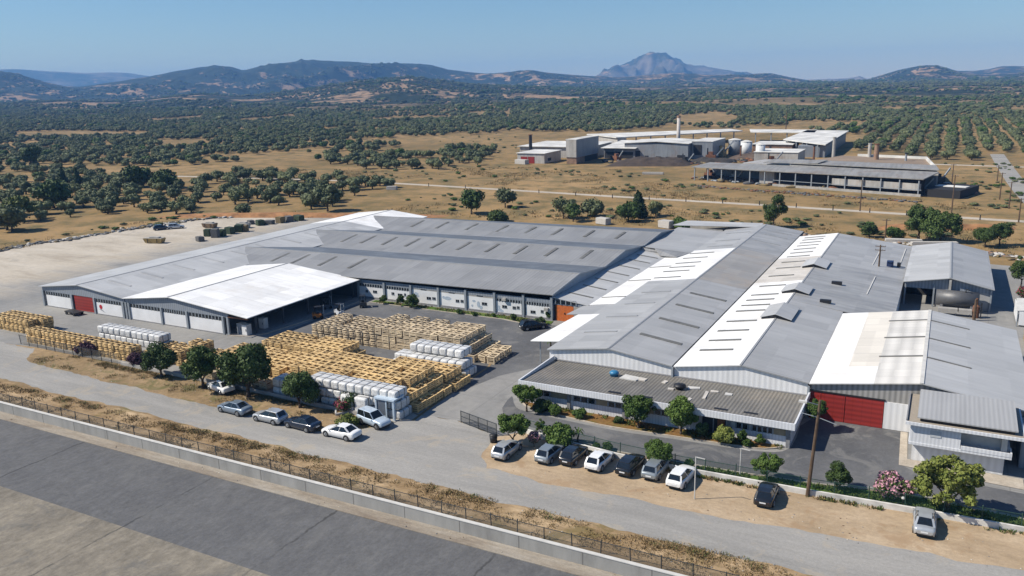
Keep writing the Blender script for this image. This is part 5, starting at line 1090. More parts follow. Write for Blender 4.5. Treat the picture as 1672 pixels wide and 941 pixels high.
# low flatbed in front of the red door
fb = thing('flatbed_trailer', 'low black flatbed trailer before the small red door', 'trailer', (-136.2, 89.2, 0), -.1)
mb = MB(); mb.box((-1.8, -.8, .45), (1.8, .8, .62)); mb.build('deck', M_BLACK, fb, world=False)
for x in (-1.2, 1.2):
    for y in (-.75, .75): mb = MB(); mb.tube((x, y - .1, .28), (x, y + .1, .28), .28, .28, 12); mb.build('wheel', M_TYRE, fb, world=False)
# ------------------------------------------------------------------ vegetation
def leafmat(name, lo, hi, rnd=0.25, z0=None):
    k = NT(name); P = k.coords(); n = k.noise(P, 1.1, 4, 0.7); n2 = k.noise(P, 7.0, 2)
    col = k.mix(k.ramp(k.math('ADD', k.math('MULTIPLY', n, .6), k.math('MULTIPLY', n2, .4)), [(0.36, 0.0), (0.64, 1.0)]), lo, hi)
    col = k.mix(1.0, col, k.ramp(k.rnd(), [(0, (1 - rnd, 1 - rnd * .9, 1 - rnd)), (0.5, (1, 1, 1)), (1, (1 + rnd, 1 + rnd * .8, 1 + rnd * .4))]), 'MULTIPLY')
    return k.fin(col, 0.65, 0, 0.2)
L_OLIVE = leafmat('olive_leaves', (0.068, 0.085, 0.036), (0.155, 0.175, 0.090), .32); L_DARK = leafmat('dark_leaves', (0.032, 0.056, 0.016), (0.08, 0.122, 0.034)); L_MID = leafmat('green_leaves', (0.035, 0.07, 0.014), (0.10, 0.155, 0.035)); L_YEL = leafmat('yellow_green_leaves', (0.07, 0.10, 0.018), (0.20, 0.22, 0.06)); L_PINE = leafmat('conifer_leaves', (0.018, 0.036, 0.014), (0.045, 0.07, 0.025))
L_PINK = leafmat('pink_blossom', (0.34, 0.15, 0.20), (0.62, 0.36, 0.43), .1); L_PURP = leafmat('dark_purple_leaves', (0.035, 0.018, 0.03), (0.10, 0.045, 0.07), .1); L_REDF = leafmat('crimson_blossom', (0.30, 0.03, 0.07), (0.45, 0.10, 0.16), .1)
M_BARK = plain('bark', (0.085, 0.065, 0.045), 0.9, var=.35, scale=4)
def ico(): 
    bm = bmesh.new(); bmesh.ops.create_icosphere(bm, subdivisions=2, radius=1); v = np.array([x.co[:] for x in bm.verts]); f = np.array([[y.index for y in x.verts] for x in bm.faces]); bm.free(); return v, f
ICO_V, ICO_F = ico()
def crown_mesh(name, blobs, nleaf, leaf, mats, seed, core=.74, second=0.0, flat=0.55, top_second=True):
    rg = np.random.default_rng(seed); B = np.array(blobs, float); pr = B[:, 3] ** 2; pr /= pr.sum()
    k = rg.choice(len(B), nleaf, p=pr); d = rg.normal(size=(nleaf, 3)); d /= np.linalg.norm(d, axis=1)[:, None]
    rad = B[k, 3] * (0.72 + 0.40 * rg.random(nleaf) ** 0.8)
    p = B[k, :3] + d * rad[:, None] * np.array([1, 1, .9])
    keep = np.ones(nleaf, bool)
    for b in B: keep &= np.linalg.norm(p - b[:3], axis=1) > b[3] * .66
    p, d = p[keep], d[keep]; n = len(p)
    nn = d + flat * rg.normal(size=(n, 3)); nn /= np.linalg.norm(nn, axis=1)[:, None]
    a = np.cross(nn, rg.normal(size=(n, 3))); a /= np.linalg.norm(a, axis=1)[:, None]; b = np.cross(nn, a)
    s = leaf * (.55 + .8 * rg.random(n))[:, None]; e = (.5 + .4 * rg.random(n))[:, None]
    q = np.stack([p - a * s, p + b * s * e * .9 - a * s * .1, p + a * s, p - b * s * e + a * s * .15], 1).reshape(-1, 3)
    f4 = np.arange(4 * n).reshape(n, 4)
    tri = np.concatenate([f4[:, [0, 1, 2]], f4[:, [0, 2, 3]]]); mi = np.zeros(len(tri), int)
    if second:
        pick = rg.random(n) < (second * np.where(d[:, 2] > -.2, 1.0, .4) if top_second else second); mi = np.concatenate([pick, pick]).astype(int)
    V, T, M = [q], [tri], [mi]; off = len(q)
    if core:
        for b_ in B:
            jit = 1 + .22 * rg.normal(size=(len(ICO_V), 1)) * .6
            V.append(ICO_V * jit * b_[3] * core * np.array([1, 1, .9]) + b_[:3]); T.append(ICO_F + off); M.append(np.zeros(len(ICO_F), int)); off += len(ICO_V)
    return np_mesh(name, np.concatenate(V), np.concatenate(T), mats, mi=np.concatenate(M))
def trunk_mesh(h, r, limbs, seed, spread=1.0):
    rr = random.Random(seed); mb = MB(); x = y = 0; z = 0; p = Vector((0, 0, -.05)); rad = r
    top = Vector((rr.uniform(-.1, .1) * h, rr.uniform(-.1, .1) * h, h)); m_ = (p + top) / 2 + Vector((rr.uniform(-.08, .08) * h, rr.uniform(-.08, .08) * h, 0))
    mb.tube(p, m_, r * 1.25, r * .9, 8); mb.tube(m_, top, r * .9, r * .72, 8)
    for i in range(limbs):
        a = 2 * pi * i / limbs + rr.uniform(-.4, .4); q = top + Vector((cos(a) * spread, sin(a) * spread, rr.uniform(.7, 1.3) * spread)); st_ = m_.lerp(top, rr.uniform(.5, 1)); k_ = st_.lerp(q, .5) + Vector((0, 0, .1 * spread))
        mb.tube(st_, k_, r * .5, r * .36, 6); mb.tube(k_, q, r * .36, r * .15, 6)
    return mb.mesh('trunk', M_BARK, smooth=True)
def blobs_round(w_, h_, zb, n, seed, br=.42):
    "clumps filling an uneven dome w wide, h high, starting at zb"
    rr = random.Random(seed); out = [(rr.uniform(-.06, .06) * w_, rr.uniform(-.06, .06) * w_, zb + h_ * .5, w_ * .33)]
    for i in range(n):
        a = 2 * pi * i / n * 1.618 + rr.uniform(-.5, .5); el = rr.uniform(-.25, 1.2); rad = w_ * .5 * rr.uniform(.52, .8)
        r_ = w_ * br * .5 * rr.uniform(.6, 1.15); x = cos(a) * rad * cos(el * .9); y = sin(a) * rad * cos(el * .9); z = zb + h_ * .42 + sin(el) * h_ * .42
        out.append((x, y, max(z, zb + r_ * .55), r_))
    return out
def tree_proto(name, cm, tm):
    t = thing(name, None, None); c = meshobj('crown', cm, t)
    if tm: meshobj('trunk', tm, t)
    return t
# --- olives: four kinds, 300 nearest as trees of their own
OL = []
for i in range(5):
    w_ = (4.6, 5.2, 5.6, 4.2, 5.0)[i]; h_ = (2.7, 2.9, 2.8, 3.0, 2.5)[i]
    OL.append((crown_mesh('olive_crown', blobs_round(w_, h_, 0.75, 9 + i % 3, 100 + i, .48), 900, .26, L_OLIVE, 200 + i, .78), trunk_mesh(1.25, .26, 3, 300 + i, .8)))
def inpoly(x, y, poly):
    c = np.zeros(np.shape(x), bool); n = len(poly)
    for i in range(n):
        (x0, y0), (x1, y1) = poly[i], poly[(i + 1) % n]
        with np.errstate(divide='ignore', invalid='ignore'):
            hit = ((y0 > y) != (y1 > y)) & (x < (x1 - x0) * (y - y0) / (y1 - y0 + 1e-12) + x0)
        c ^= hit
    return c
# outlines of groves and clearings as read off the survey photo, laid out on the ground plane
GROVES = [([(-60, 402), (0, 388), (50, 376), (75, 358), (150, 352), (270, 350), (300, 352), (345, 338), (420, 336), (470, 345), (520, 342), (560, 336), (600, 322), (640, 309), (620, 299), (520, 292), (440, 290), (380, 287), (330, 292), (320, 305), (270, 300), (200, 290), (130, 280), (0, 270), (-60, 268)], .9, 8.5),
          ([(-60, 266), (0, 266), (120, 270), (250, 277), (330, 272), (400, 262), (440, 270), (520, 262), (560, 268), (640, 278), (700, 276), (790, 262), (812, 245), (700, 238), (560, 236), (520, 232), (640, 226), (760, 222), (835, 214), (835, 196), (-60, 170)], .92, 8.5),
          ([(1380, 243), (1420, 250), (1500, 262), (1580, 264), (1640, 258), (1700, 256), (1700, 190), (1400, 205), (1300, 222)], .96, 8.6),
          ([(835, 214), (960, 217), (1060, 212), (1100, 205), (1180, 212), (1300, 214), (1400, 206), (1700, 190), (1700, 165), (835, 180)], .9, 9.2)]
CLEAR = [[(20, 226), (30, 217), (120, 214), (245, 216), (240, 223), (130, 226)], [(1098, 204), (1105, 190), (1180, 187), (1215, 196), (1170, 206)], [(1285, 213), (1290, 199), (1420, 200), (1405, 207)], [(225, 199), (330, 193), (330, 197), (240, 203)], [(385, 197), (480, 190), (488, 194), (400, 201)], [(0, 289), (0, 278), (60, 284), (50, 292)], [(560, 195), (700, 190), (790, 192), (640, 199)], [(405, 262), (425, 250), (560, 240), (520, 262), (430, 272)], [(830, 214), (835, 240), (700, 246), (640, 240), (740, 226)], [(180, 294), (215, 282), (320, 281), (340, 290), (250, 298)], [(1430, 178), (1530, 174), (1560, 180), (1450, 184)], [(0, 236), (60, 232), (90, 238), (0, 243)]]
W_ = lambda poly: [at(*p) for p in poly]
GROVES = [(W_(p), d, s) for p, d, s in GROVES]; CLEAR = [W_(p) for p in CLEAR]
cand = []
for gi, (poly, dens, s) in enumerate(GROVES):
    P = np.array(poly); gx, gy = np.meshgrid(np.arange(P[:, 0].min(), P[:, 0].max(), s), np.arange(P[:, 1].min(), min(P[:, 1].max(), 1150), s * .9))
    j = .10 if gi == 2 else .27
    gx = gx + RNG.normal(size=gx.shape) * s * j; gy = gy + RNG.normal(size=gx.shape) * s * j
    gx, gy = gx.ravel(), gy.ravel(); k_ = inpoly(gx, gy, poly) & (RNG.random(len(gx)) < dens)
    for c in CLEAR: k_ &= ~inpoly(gx, gy, c)
    k_ &= fbm(gx / 60., gy / 60., 3, 77) > (.31 if gi != 2 else .2)
    cand.append(np.stack([gx[k_], gy[k_], np.full(k_.sum(), gi)], -1))
lone = [(540, 268), (598, 276), (617, 268), (634, 276), (680, 275), (706, 275), (716, 277), (732, 272), (790, 280), (798, 276), (630, 262), (660, 262), (520, 262), (470, 250), (505, 250), (535, 256), (690, 258), (750, 266), (780, 270), (1395, 262), (1375, 252), (500, 330), (455, 335)]
cand.append(np.array([(*at(*p), 1) for p in lone])); cand = np.concatenate(cand)
px_, py_, dd = proj(np.stack([cand[:, 0], cand[:, 1], np.full(len(cand), 2.)], -1)); vis = (dd > 0) & (px_ > -120) & (px_ < 1790)
# keep clear of the works and the lanes
blockers = [[(-205, 365), (-100, 365), (-40, 410), (-2, 300), (-2, 290), (-100, 300), (-215, 300)], [(-240, 520), (-190, 490), (-50, 480), (-40, 620), (-135, 620)], [(-205, 365), (-225, 480), (-100, 480), (-20, 470), (-5, 300), (-100, 320)], [(12, 255), (32, 255), (30, 480), (14, 480)]]
for b_ in blockers: vis &= ~inpoly(cand[:, 0], cand[:, 1], b_)
cand = cand[vis]; cand = cand[np.argsort(np.hypot(cand[:, 0], cand[:, 1]))]
GN = {0: ('round grey-green olive tree in the grove directly behind the sandy storage lot', 'olive trees in the grove behind the storage lot'), 1: ('round grey-green olive tree in the wide grove left of the old factory', 'olive trees in the wide grove left of the factory'), 2: ('olive tree standing in the straight orchard rows right of the old factory', 'olive trees in the orchard rows at right'), 3: ('olive tree in the distant grove behind the old factory', 'olive trees behind the factory')}
protoO = []
NTREE = 285
for n_, (x, y, gi) in enumerate(cand[:NTREE]):
    lb, gr = GN[int(gi)]; v = random.randrange(5); s = random.uniform(.72, 1.22); s = (s * random.uniform(.9, 1.15), s * random.uniform(.9, 1.15), s * random.uniform(.85, 1.2))
    if len(protoO) < 5:
        v = len(protoO); t = tree_proto('olive_tree', *OL[v]); tag(t, lb, 'tree', gr); t.location = (x, y, 0); t.scale = s; protoO.append(t)
    else: dup(protoO[v], (x, y, 0), random.uniform(0, 6.28), lb, gr, s)
SRC = [t.children[0] for t in protoO]
green_src = bpy.data.objects.new('leafy_crown', crown_mesh('leafy_crown', blobs_round(5.0, 3.4, .5, 10, 991, .46), 900, .3, L_MID, 992, .78)); SRC.append(green_src)

def scatter(name, pts, rot, scl, idx, sources):
    me = bpy.data.meshes.new(name); me.vertices.add(len(pts)); me.vertices.foreach_set('co', np.ascontiguousarray(pts, np.float32).ravel())
    for nm, ty, arr in (('rot', 'FLOAT_VECTOR', rot), ('scl', 'FLOAT_VECTOR', scl), ('idx', 'INT', idx)):
        a = me.attributes.new(nm, ty, 'POINT'); a.data.foreach_set('vector' if ty == 'FLOAT_VECTOR' else 'value', np.ascontiguousarray(arr, np.int32 if ty == 'INT' else np.float32).ravel())
    me.update(); o = meshobj(name, me)
    ng = bpy.data.node_groups.new(name, 'GeometryNodeTree'); ng.interface.new_socket('Geometry', in_out='INPUT', socket_type='NodeSocketGeometry'); ng.interface.new_socket('Geometry', in_out='OUTPUT', socket_type='NodeSocketGeometry')
    N = ng.nodes.new; lk = ng.links.new; gi_ = N('NodeGroupInput'); go = N('NodeGroupOutput'); jn = N('GeometryNodeJoinGeometry')
    def attr(nm, ty): a = N('GeometryNodeInputNamedAttribute'); a.data_type = ty; a.inputs['Name'].default_value = nm; return a.outputs['Attribute']
    ar, as_, ai = attr('rot', 'FLOAT_VECTOR'), attr('scl', 'FLOAT_VECTOR'), attr('idx', 'INT')
    e2r = N('FunctionNodeEulerToRotation'); lk(ar, e2r.inputs[0])
    for k_, so in enumerate(sources):
        oi = N('GeometryNodeObjectInfo'); oi.inputs['Object'].default_value = so; oi.inputs['As Instance'].default_value = True
        cp = N('FunctionNodeCompare'); cp.data_type = 'INT'; cp.operation = 'EQUAL'; lk(ai, cp.inputs[2]); cp.inputs[3].default_value = k_
        ip = N('GeometryNodeInstanceOnPoints'); lk(gi_.outputs[0], ip.inputs['Points']); lk(cp.outputs[0], ip.inputs['Selection']); lk(oi.outputs['Geometry'], ip.inputs['Instance']); lk(e2r.outputs[0], ip.inputs['Rotation']); lk(as_, ip.inputs['Scale']); lk(ip.outputs[0], jn.inputs[0])
    lk(jn.outputs[0], go.inputs[0])
    md = o.modifiers.new('scatter', 'NODES'); md.node_group = ng; return o
def zrot(n): r_ = np.zeros((n, 3)); r_[:, 2] = RNG.random(n) * 6.28; return r_
far = cand[NTREE:]
n_ = len(far); s = RNG.uniform(.72, 1.25, n_); S3 = np.stack([s * RNG.uniform(.9, 1.15, n_), s * RNG.uniform(.9, 1.15, n_), s * RNG.uniform(.85, 1.2, n_)], -1)
o = scatter('olive_grove', np.stack([far[:, 0], far[:, 1], np.full(n_, 0.) + height(far[:, 0], far[:, 1]) - .1], -1), zrot(n_), S3, np.where(RNG.random(n_) < .05, 5, RNG.integers(0, 5, n_)), SRC); tag(o, kind='stuff')
# woods and groves of the far plain and the foothills
def polar(r0, r1, s, seed):
    n = int(R(92) * (r1 * r1 - r0 * r0) / 2 / (s * s)); rg = np.random.default_rng(seed)
    r = np.sqrt(r0 * r0 + rg.random(n) * (r1 * r1 - r0 * r0)); a = R(72) + rg.random(n) * R(92); return r * np.cos(a), r * np.sin(a)
FX, FY, FS = [], [], []
for r0, r1, s, sz in ((930, 1700, 11.2, 1.0), (1700, 3300, 15, 1.25), (3300, 4700, 24, 1.7)):
    x, y = polar(r0, r1, s, int(r0)); m_ = fbm(x / 210., y / 95., 4, 91); m2 = fbm(x / 45., y / 45., 2, 15)
    k_ = (m_ > (.455 if r0 < 3000 else .47)) & (m2 > .26)
    d0 = (y > 0)
    for c in CLEAR: k_ &= ~inpoly(x, y, c)
    FX.append(x[k_]); FY.append(y[k_]); FS.append(np.full(k_.sum(), sz))
FX, FY, FS = map(np.concatenate, (FX, FY, FS)); n_ = len(FX); s = FS * RNG.uniform(.6, 1.45, n_)
big = RNG.random(n_) < .05; s[big] *= 1.7
S3 = np.stack([s * 1.1, s * 1.1, s * RNG.uniform(.75, 1.05, n_)], -1)
o = scatter('far_woods', np.stack([FX, FY, height(FX, FY) - .3 * s], -1), zrot(n_), S3, np.where((fbm(FX / 160., FY / 70., 2, 401) > .66) | (RNG.random(n_) < .04), 5, RNG.integers(0, 5, n_)), SRC); tag(o, kind='stuff')

# --- single trees and shrubs: spot at the foot, width and height in photo pixels
KINDS = {}
def plant(name, kind, label, cat, px, py, wpx, hpx, group=None, z=0.0, seed=None):
    x, y = at(px, py, z); d = proj([(x, y, z)])[2][0]; m_ = F / d
    w_, h_ = wpx / m_, hpx / m_ / .955
    sd = seed if seed is not None else int(px * 7 + py * 13)
    if kind in ('tree_dark', 'tree_mid', 'tree_yel', 'tree_olive'):
        lm = {'tree_dark': L_DARK, 'tree_mid': L_MID, 'tree_yel': L_YEL, 'tree_olive': L_OLIVE}[kind]
        zb = h_ * ((.10 if m_ > 6 else .2) if kind != 'tree_mid' else .2); n = 11 if kind == 'tree_dark' else 16
        near = m_ > 6
        bl = blobs_round(w_, h_ - zb, zb, n, sd, .46 if kind in ('tree_dark', 'tree_olive') else .31)
        rq = random.Random(sd + 1)
        if near: bl = [(a + rq.uniform(-.08, .08) * w_, b + rq.uniform(-.08, .08) * w_, c + rq.uniform(-.05, .1) * h_, r_ * rq.uniform(.62, 1.08)) for a, b, c, r_ in bl] + [(a, b, c, r_ * .55) for a, b, c, r_ in blobs_round(w_ * 1.12, (h_ - zb) * 1.08, zb, 9, sd + 9, .34)[1:]]
        if kind == 'tree_yel': bl = [(a, b, c, r_ * (.8 if i else .55)) for i, (a, b, c, r_) in enumerate(bl)] + blobs_round(w_ * 1.05, h_ - zb, zb, 10, sd + 5, .26)[1:]
        cm = crown_mesh('crown', bl, 6500 if near else 1500, w_ * (.027 if near else .05), lm, sd, ({'tree_mid': .5}.get(kind, .62) if near else .7) if kind != 'tree_yel' else .36, flat=.75)
        tm = trunk_mesh(max(zb * 1.25, h_ * .25), max(.07, w_ * .035), 4, sd, w_ * .22)
    elif kind == 'conifer':
        bl = []; rr = random.Random(sd); n = 16
        for i in range(n):
            t = i / n; z_ = h_ * (.16 + .80 * t); rad = w_ * .5 * (1 - t) ** .7 * .75; a = i * 2.4; bl.append((cos(a) * rad * .55, sin(a) * rad * .55, z_, max(.35, rad * .62 + .15)))
        cm = crown_mesh('crown', bl, 2600, w_ * .045, L_PINE, sd, .72, flat=.7); tm = trunk_mesh(h_ * .5, max(.1, w_ * .03), 0, sd)
    elif kind == 'cypress':
        bl = [(random.Random(sd + i).uniform(-.1, .1) * w_, 0, h_ * (.1 + .82 * i / 8), w_ * .5 * (1 - abs(i / 8 - .3) * .9)) for i in range(9)]
        cm = crown_mesh('crown', bl, 1200, w_ * .09, L_PINE, sd, .8); tm = trunk_mesh(h_ * .3, w_ * .08, 0, sd)
    elif kind in ('shrub', 'shrub_dark', 'shrub_yel', 'shrub_pink', 'shrub_purple', 'shrub_red'):
        lm = {'shrub': [L_MID], 'shrub_dark': [L_DARK], 'shrub_yel': [L_YEL], 'shrub_pink': [L_DARK, L_PINK], 'shrub_purple': [L_PURP, L_PURP], 'shrub_red': [L_DARK, L_REDF]}[kind]
        bl = blobs_round(w_, h_ * .95, 0.02, 9, sd, .42)
        cm = crown_mesh('crown', bl, 2400, max(.07, w_ * .04), lm, sd, .72, second={'shrub_pink': .72, 'shrub_red': .55}.get(kind, 0), flat=.7); tm = trunk_mesh(h_ * .35, w_ * .03, 4, sd, w_ * .15)
    elif kind == 'palm':
        mb = MB(); rr = random.Random(sd)
        for i in range(16):
            a = i * 2.4; r_ = w_ * .5 * rr.uniform(.7, 1.1); up = rr.uniform(.0, .5) * r_; p0 = Vector((0, 0, h_ * .62)); p1 = p0 + Vector((cos(a) * r_ * .55, sin(a) * r_ * .55, up + r_ * .28)); p2 = p0 + Vector((cos(a) * r_, sin(a) * r_, up - r_ * .15)); sd_ = Vector((-sin(a), cos(a), 0)) * w_ * .055
            mb.face(p0 - sd_ * .3, p0 + sd_ * .3, p1 + sd_, p1 - sd_); mb.face(p1 - sd_, p1 + sd_, p2 + sd_ * .2, p2 - sd_ * .2)
        cm = mb.mesh('crown', L_MID, fixn=False); tm = trunk_mesh(h_ * .64, w_ * .07, 0, sd)
    t = tree_proto(name, cm, tm); t.location = (x, y, z); return tag(t, label, cat, group)
gt = 'trees along the roadside bank'
plant('tree', 'tree_dark', 'dark round tree on the bank, leftmost of four before the crate yard', 'tree', 264, 616, 58, 48, gt)
plant('tree', 'tree_dark', 'dark broad tree on the bank, second of four from the left', 'tree', 331, 634, 70, 64, gt)
plant('tree', 'tree_dark', 'largest dark tree on the bank, shading a white car', 'tree', 406, 648, 92, 84, gt)
plant('tree', 'tree_dark', 'dark round tree on the bank nearest the guard booth', 'tree', 490, 666, 64, 56, gt)
plant('shrub', 'shrub_dark', 'green shrub before the white wrapped blocks', 'shrub', 575, 670, 46, 30)
plant('shrub', 'shrub_red', 'crimson flowering shrub in a white edged corner bed', 'shrub', 562, 672, 34, 22)
plant('shrub', 'shrub_yel', 'low yellow-green bush behind the white saloon', 'shrub', 566, 698, 42, 16)
plant('shrub', 'shrub_purple', 'wide dark purple mound of foliage at the fence of the long crate stack', 'shrub', 146, 578, 42, 22)
plant('shrub', 'shrub_purple', 'small dark purple bush at the right end of the long crate stack', 'shrub', 222, 598, 30, 20)
go_ = 'plants in the bed along the offices'
plant('tree', 'tree_mid', 'green tree at the left corner of the office building', 'tree', 860, 672, 46, 44, go_); plant('shrub', 'shrub_dark', 'dark bush beside the tree at the left office corner', 'shrub', 884, 674, 34, 22, go_)
plant('shrub', 'shrub', 'bushy green shrub near the left end of the office bed', 'shrub', 906, 679, 26, 18, go_); plant('shrub', 'shrub', 'green shrub in the office bed before the second windows', 'shrub', 946, 684, 26, 16, go_); plant('shrub', 'shrub_dark', 'small dark shrub left of the first large office tree', 'shrub', 1010, 692, 18, 12, go_)
plant('tree', 'tree_mid', 'first of two large green trees before the office middle', 'tree', 1042, 700, 58, 54, go_); plant('tree', 'tree_mid', 'second of two large green trees, left of the office entrance', 'tree', 1112, 710, 64, 56, go_)
plant('shrub', 'shrub_dark', 'dark upright shrub left of the office entrance', 'shrub', 1147, 715, 26, 28, go_); plant('shrub', 'shrub_yel', 'rounded yellowish bush right of the office entrance', 'shrub', 1180, 725, 36, 30, go_); plant('shrub', 'shrub', 'columnar green shrub before the right office windows', 'shrub', 1211, 727, 16, 30, go_); plant('shrub', 'shrub', 'low round shrub beside the columnar shrub', 'shrub', 1220, 730, 18, 14, go_); plant('shrub', 'shrub', 'small shrub before the tan panel of the office', 'shrub', 1240, 728, 16, 20, go_)
gs = 'plants on the strip behind the low white wall'
plant('tree', 'tree_mid', 'dense green tree beside the gate at the end of the low white wall', 'tree', 838, 728, 58, 50, gs); plant('shrub', 'shrub_pink', 'pale pink bush at the left end of the low white wall', 'shrub', 872, 730, 24, 28, gs); plant('tree', 'tree_mid', 'slim young tree behind the pale pink bush', 'tree', 883, 712, 19, 28, gs)
plant('shrub', 'shrub', 'broad green shrub behind the green mesh fence', 'shrub', 914, 728, 52, 36, gs); plant('shrub', 'palm', 'small spiky plant behind the green mesh fence', 'plant', 944, 724, 24, 26, gs); plant('shrub', 'shrub_dark', 'small round shrub on the strip before the drive', 'shrub', 992, 736, 18, 14, gs); plant('shrub', 'shrub', 'tiny shrub at the start of the planting strip', 'shrub', 974, 733, 14, 8, gs)
plant('tree', 'tree_mid', 'two-lobed bushy tree above the grey estate car', 'tree', 1074, 762, 50, 42, gs); plant('shrub', 'shrub', 'small shrub on the grass by the white L shaped post', 'shrub', 1125, 765, 16, 16, gs)
plant('shrub', 'tree_mid', 'spreading dark fig bush left of the timber power pole', 'shrub', 1252, 784, 50, 44, gs); plant('shrub', 'tree_dark', 'dark conical bush right of the timber power pole', 'shrub', 1370, 802, 42, 42, gs)
plant('shrub', 'shrub_pink', 'pink flowering oleander behind the low white wall', 'shrub', 1459, 816, 60, 42, gs); plant('tree', 'tree_yel', 'large loose yellow-green tree before the white two-storey block', 'tree', 1545, 838, 112, 94, gs)
plant('tree', 'tree_mid', 'green tree before the red sheet doors', 'tree', 1331, 704, 38, 54)
plant('palm_tree', 'palm', 'little palm under the tip of the white canopy', 'palm', 898, 572, 22, 22)
gc = 'shrubs along the white panelled front'
for i, (a, b, c, d_, kd, lb) in enumerate(((626, 497, 14, 17, 'shrub_dark', 'upright dark shrub at the inner corner of the white panelled wall'), (654, 500, 13, 20, 'shrub_dark', 'slim dark shrub before the second white panel'), (672, 503, 26, 22, 'shrub_dark', 'broadest dark shrub before the white panels'), (750, 513, 12, 8, 'shrub', 'low shrub before the middle of the white panels'), (775, 516, 10, 6, 'shrub', 'tiny shrub right of the middle panel column'), (806, 519, 8, 8, 'shrub', 'tiny upright shrub near the sixth panel column'), (838, 524, 14, 11, 'shrub_dark', 'round shrub left of the kerb corner near the dark car'), (851, 527, 14, 9, 'shrub_yel', 'low yellowish shrub at the kerb corner near the dark car'), (882, 531, 18, 13, 'shrub_dark', 'round shrub directly behind the dark yard car'), (897, 522, 14, 14, 'shrub', 'pale leaved shrub before the orange door'))):
    plant('shrub', kd, lb, 'shrub', a, b, c, d_, gc)
gf = 'single trees on the pasture behind the sheds'
for kd, lb, a, b, c, d_ in (('tree_dark', 'dark round tree on the pasture behind the slate roofs, left of a smaller one', 770, 350, 42, 36), ('tree_olive', 'smaller olive with bare trunk right of the dark round tree', 825, 339, 32, 28), ('tree_olive', 'broad olive tree behind the rear slate roof', 920, 357, 38, 30), ('tree_dark', 'dark bush tree touching the broad olive behind the rear roof', 936, 362, 26, 28), ('tree_olive', 'low wide olive between broad olive and the tall conifer', 968, 354, 38, 24), ('conifer', 'tall dark conifer rising from a clump behind the link building', 1042, 356, 36, 46), ('tree_dark', 'dark clump at the foot of the tall conifer', 1026, 362, 42, 26), ('tree_olive', 'small olive right of the tall conifer', 1070, 353, 26, 22), ('tree_dark', 'tall dark tree standing behind the white ridge of the second hall', 1262, 372, 38, 50), ('cypress', 'tiny cypress left of the tall dark tree', 1227, 384, 8, 22), ('tree_dark', 'big spreading tree behind the right hand halls, left half', 1500, 392, 54, 56), ('tree_dark', 'big spreading tree behind the right hand halls, right half', 1535, 396, 56, 50), ('shrub_dark', 'bush left of the big spreading trees', 1420, 388, 30, 24), ('shrub', 'low bush between the bush and the big spreading trees', 1458, 390, 30, 18), ('tree_dark', 'left one of two trees behind the right rear shed', 1608, 404, 34, 32), ('tree_dark', 'right one of two trees behind the right rear shed', 1632, 402, 34, 38), ('tree_olive', 'large olive at the right front of the grove behind the lot', 535, 345, 44, 42), ('shrub_dark', 'low bush by the rear slate roof ridge', 812, 362, 38, 14), ('shrub', 'low bushes left of the white rear roof slab', 1110, 372, 34, 12), ('tree_yel', 'light green tree at the left edge behind the storage lot', 32, 362, 52, 40), ('tree_olive', 'big grey olive at the very left behind the storage lot', 20, 378, 50, 36), ('tree_dark', 'big dark tree in the left part of the grove', 88, 340, 54, 42), ('cypress', 'left one of two cypresses rising from the left grove', 104, 306, 14, 34), ('cypress', 'right one of two cypresses rising from the left grove', 128, 306, 13, 32), ('tree_dark', 'largest of the dark evergreens in the clearing of the left grove', 222, 306, 46, 30), ('tree_dark', 'right one of the dark evergreens in the clearing', 268, 308, 44, 26), ('tree_dark', 'dark tall tree in the far left grove', 54, 275, 36, 34), ('tree_olive', 'bush tree beside the earth bank behind the lot', 398, 352, 26, 18), ('tree_dark', 'dark tree at the right edge beside the pallets', 1666, 470, 34, 54), ('shrub_red', 'reddish shrub at the right edge beside the tarpaulin rack', 1670, 492, 22, 24)):
    plant({'conifer': 'conifer', 'cypress': 'cypress', 'shrub': 'shrub', 'shrub_dark': 'shrub', 'shrub_red': 'shrub'}.get(kd, 'tree'), kd, lb, 'shrub' if 'shrub' in kd else 'tree', a, b, c, d_, gf)
# --- dry grass and weeds: tufts no one would count
def tufts(name, pts, mats, hmin, hmax, nb=7, spread=.22, seed=1):
    rg = np.random.default_rng(seed); n = len(pts); P = np.repeat(np.asarray(pts, float), nb, 0); N = len(P)
    a = rg.random(N) * 6.28; r_ = spread * np.sqrt(rg.random(N)); b = P + np.stack([np.cos(a) * r_, np.sin(a) * r_, np.zeros(N)], -1)
    h_ = np.repeat(rg.uniform(hmin, hmax, n), nb) * rg.uniform(.6, 1.1, N); t = rg.random(N) * 6.28; w_ = h_ * .22
    tip = b + np.stack([np.cos(a) * h_ * .5, np.sin(a) * h_ * .5, h_], -1); sd = np.stack([np.cos(t) * w_, np.sin(t) * w_, np.zeros(N)], -1)
    V = np.stack([b - sd, b + sd, tip + sd * .5, tip - sd * .5], 1).reshape(-1, 3); f4 = np.arange(4 * N).reshape(N, 4); mi = np.repeat(rg.integers(0, len(mats), n), nb)
    return tag(meshobj(name, np_mesh(name, V, f4, mats, mi=mi)), kind='stuff')
L_DRY = leafmat('dry_grass', (0.20, 0.135, 0.06), (0.34, 0.25, 0.13), .1); L_DRYD = leafmat('brown_weeds', (0.12, 0.092, 0.042), (0.215, 0.165, 0.08), .1); L_WEED = leafmat('green_weeds', (0.05, 0.085, 0.02), (0.11, 0.15, 0.04), .1)
def band(n, x0, x1, ylo, yhi, dens_scale, thr, seed):
    rg = np.random.default_rng(seed); x = rg.uniform(x0, x1, n); y = rg.uniform(0, 1, n); y = ylo(x) + y * (yhi(x) - ylo(x)); k_ = fbm(x / dens_scale, y / dens_scale, 3, seed) > thr; return np.stack([x[k_], y[k_], np.full(k_.sum(), .0)], -1)
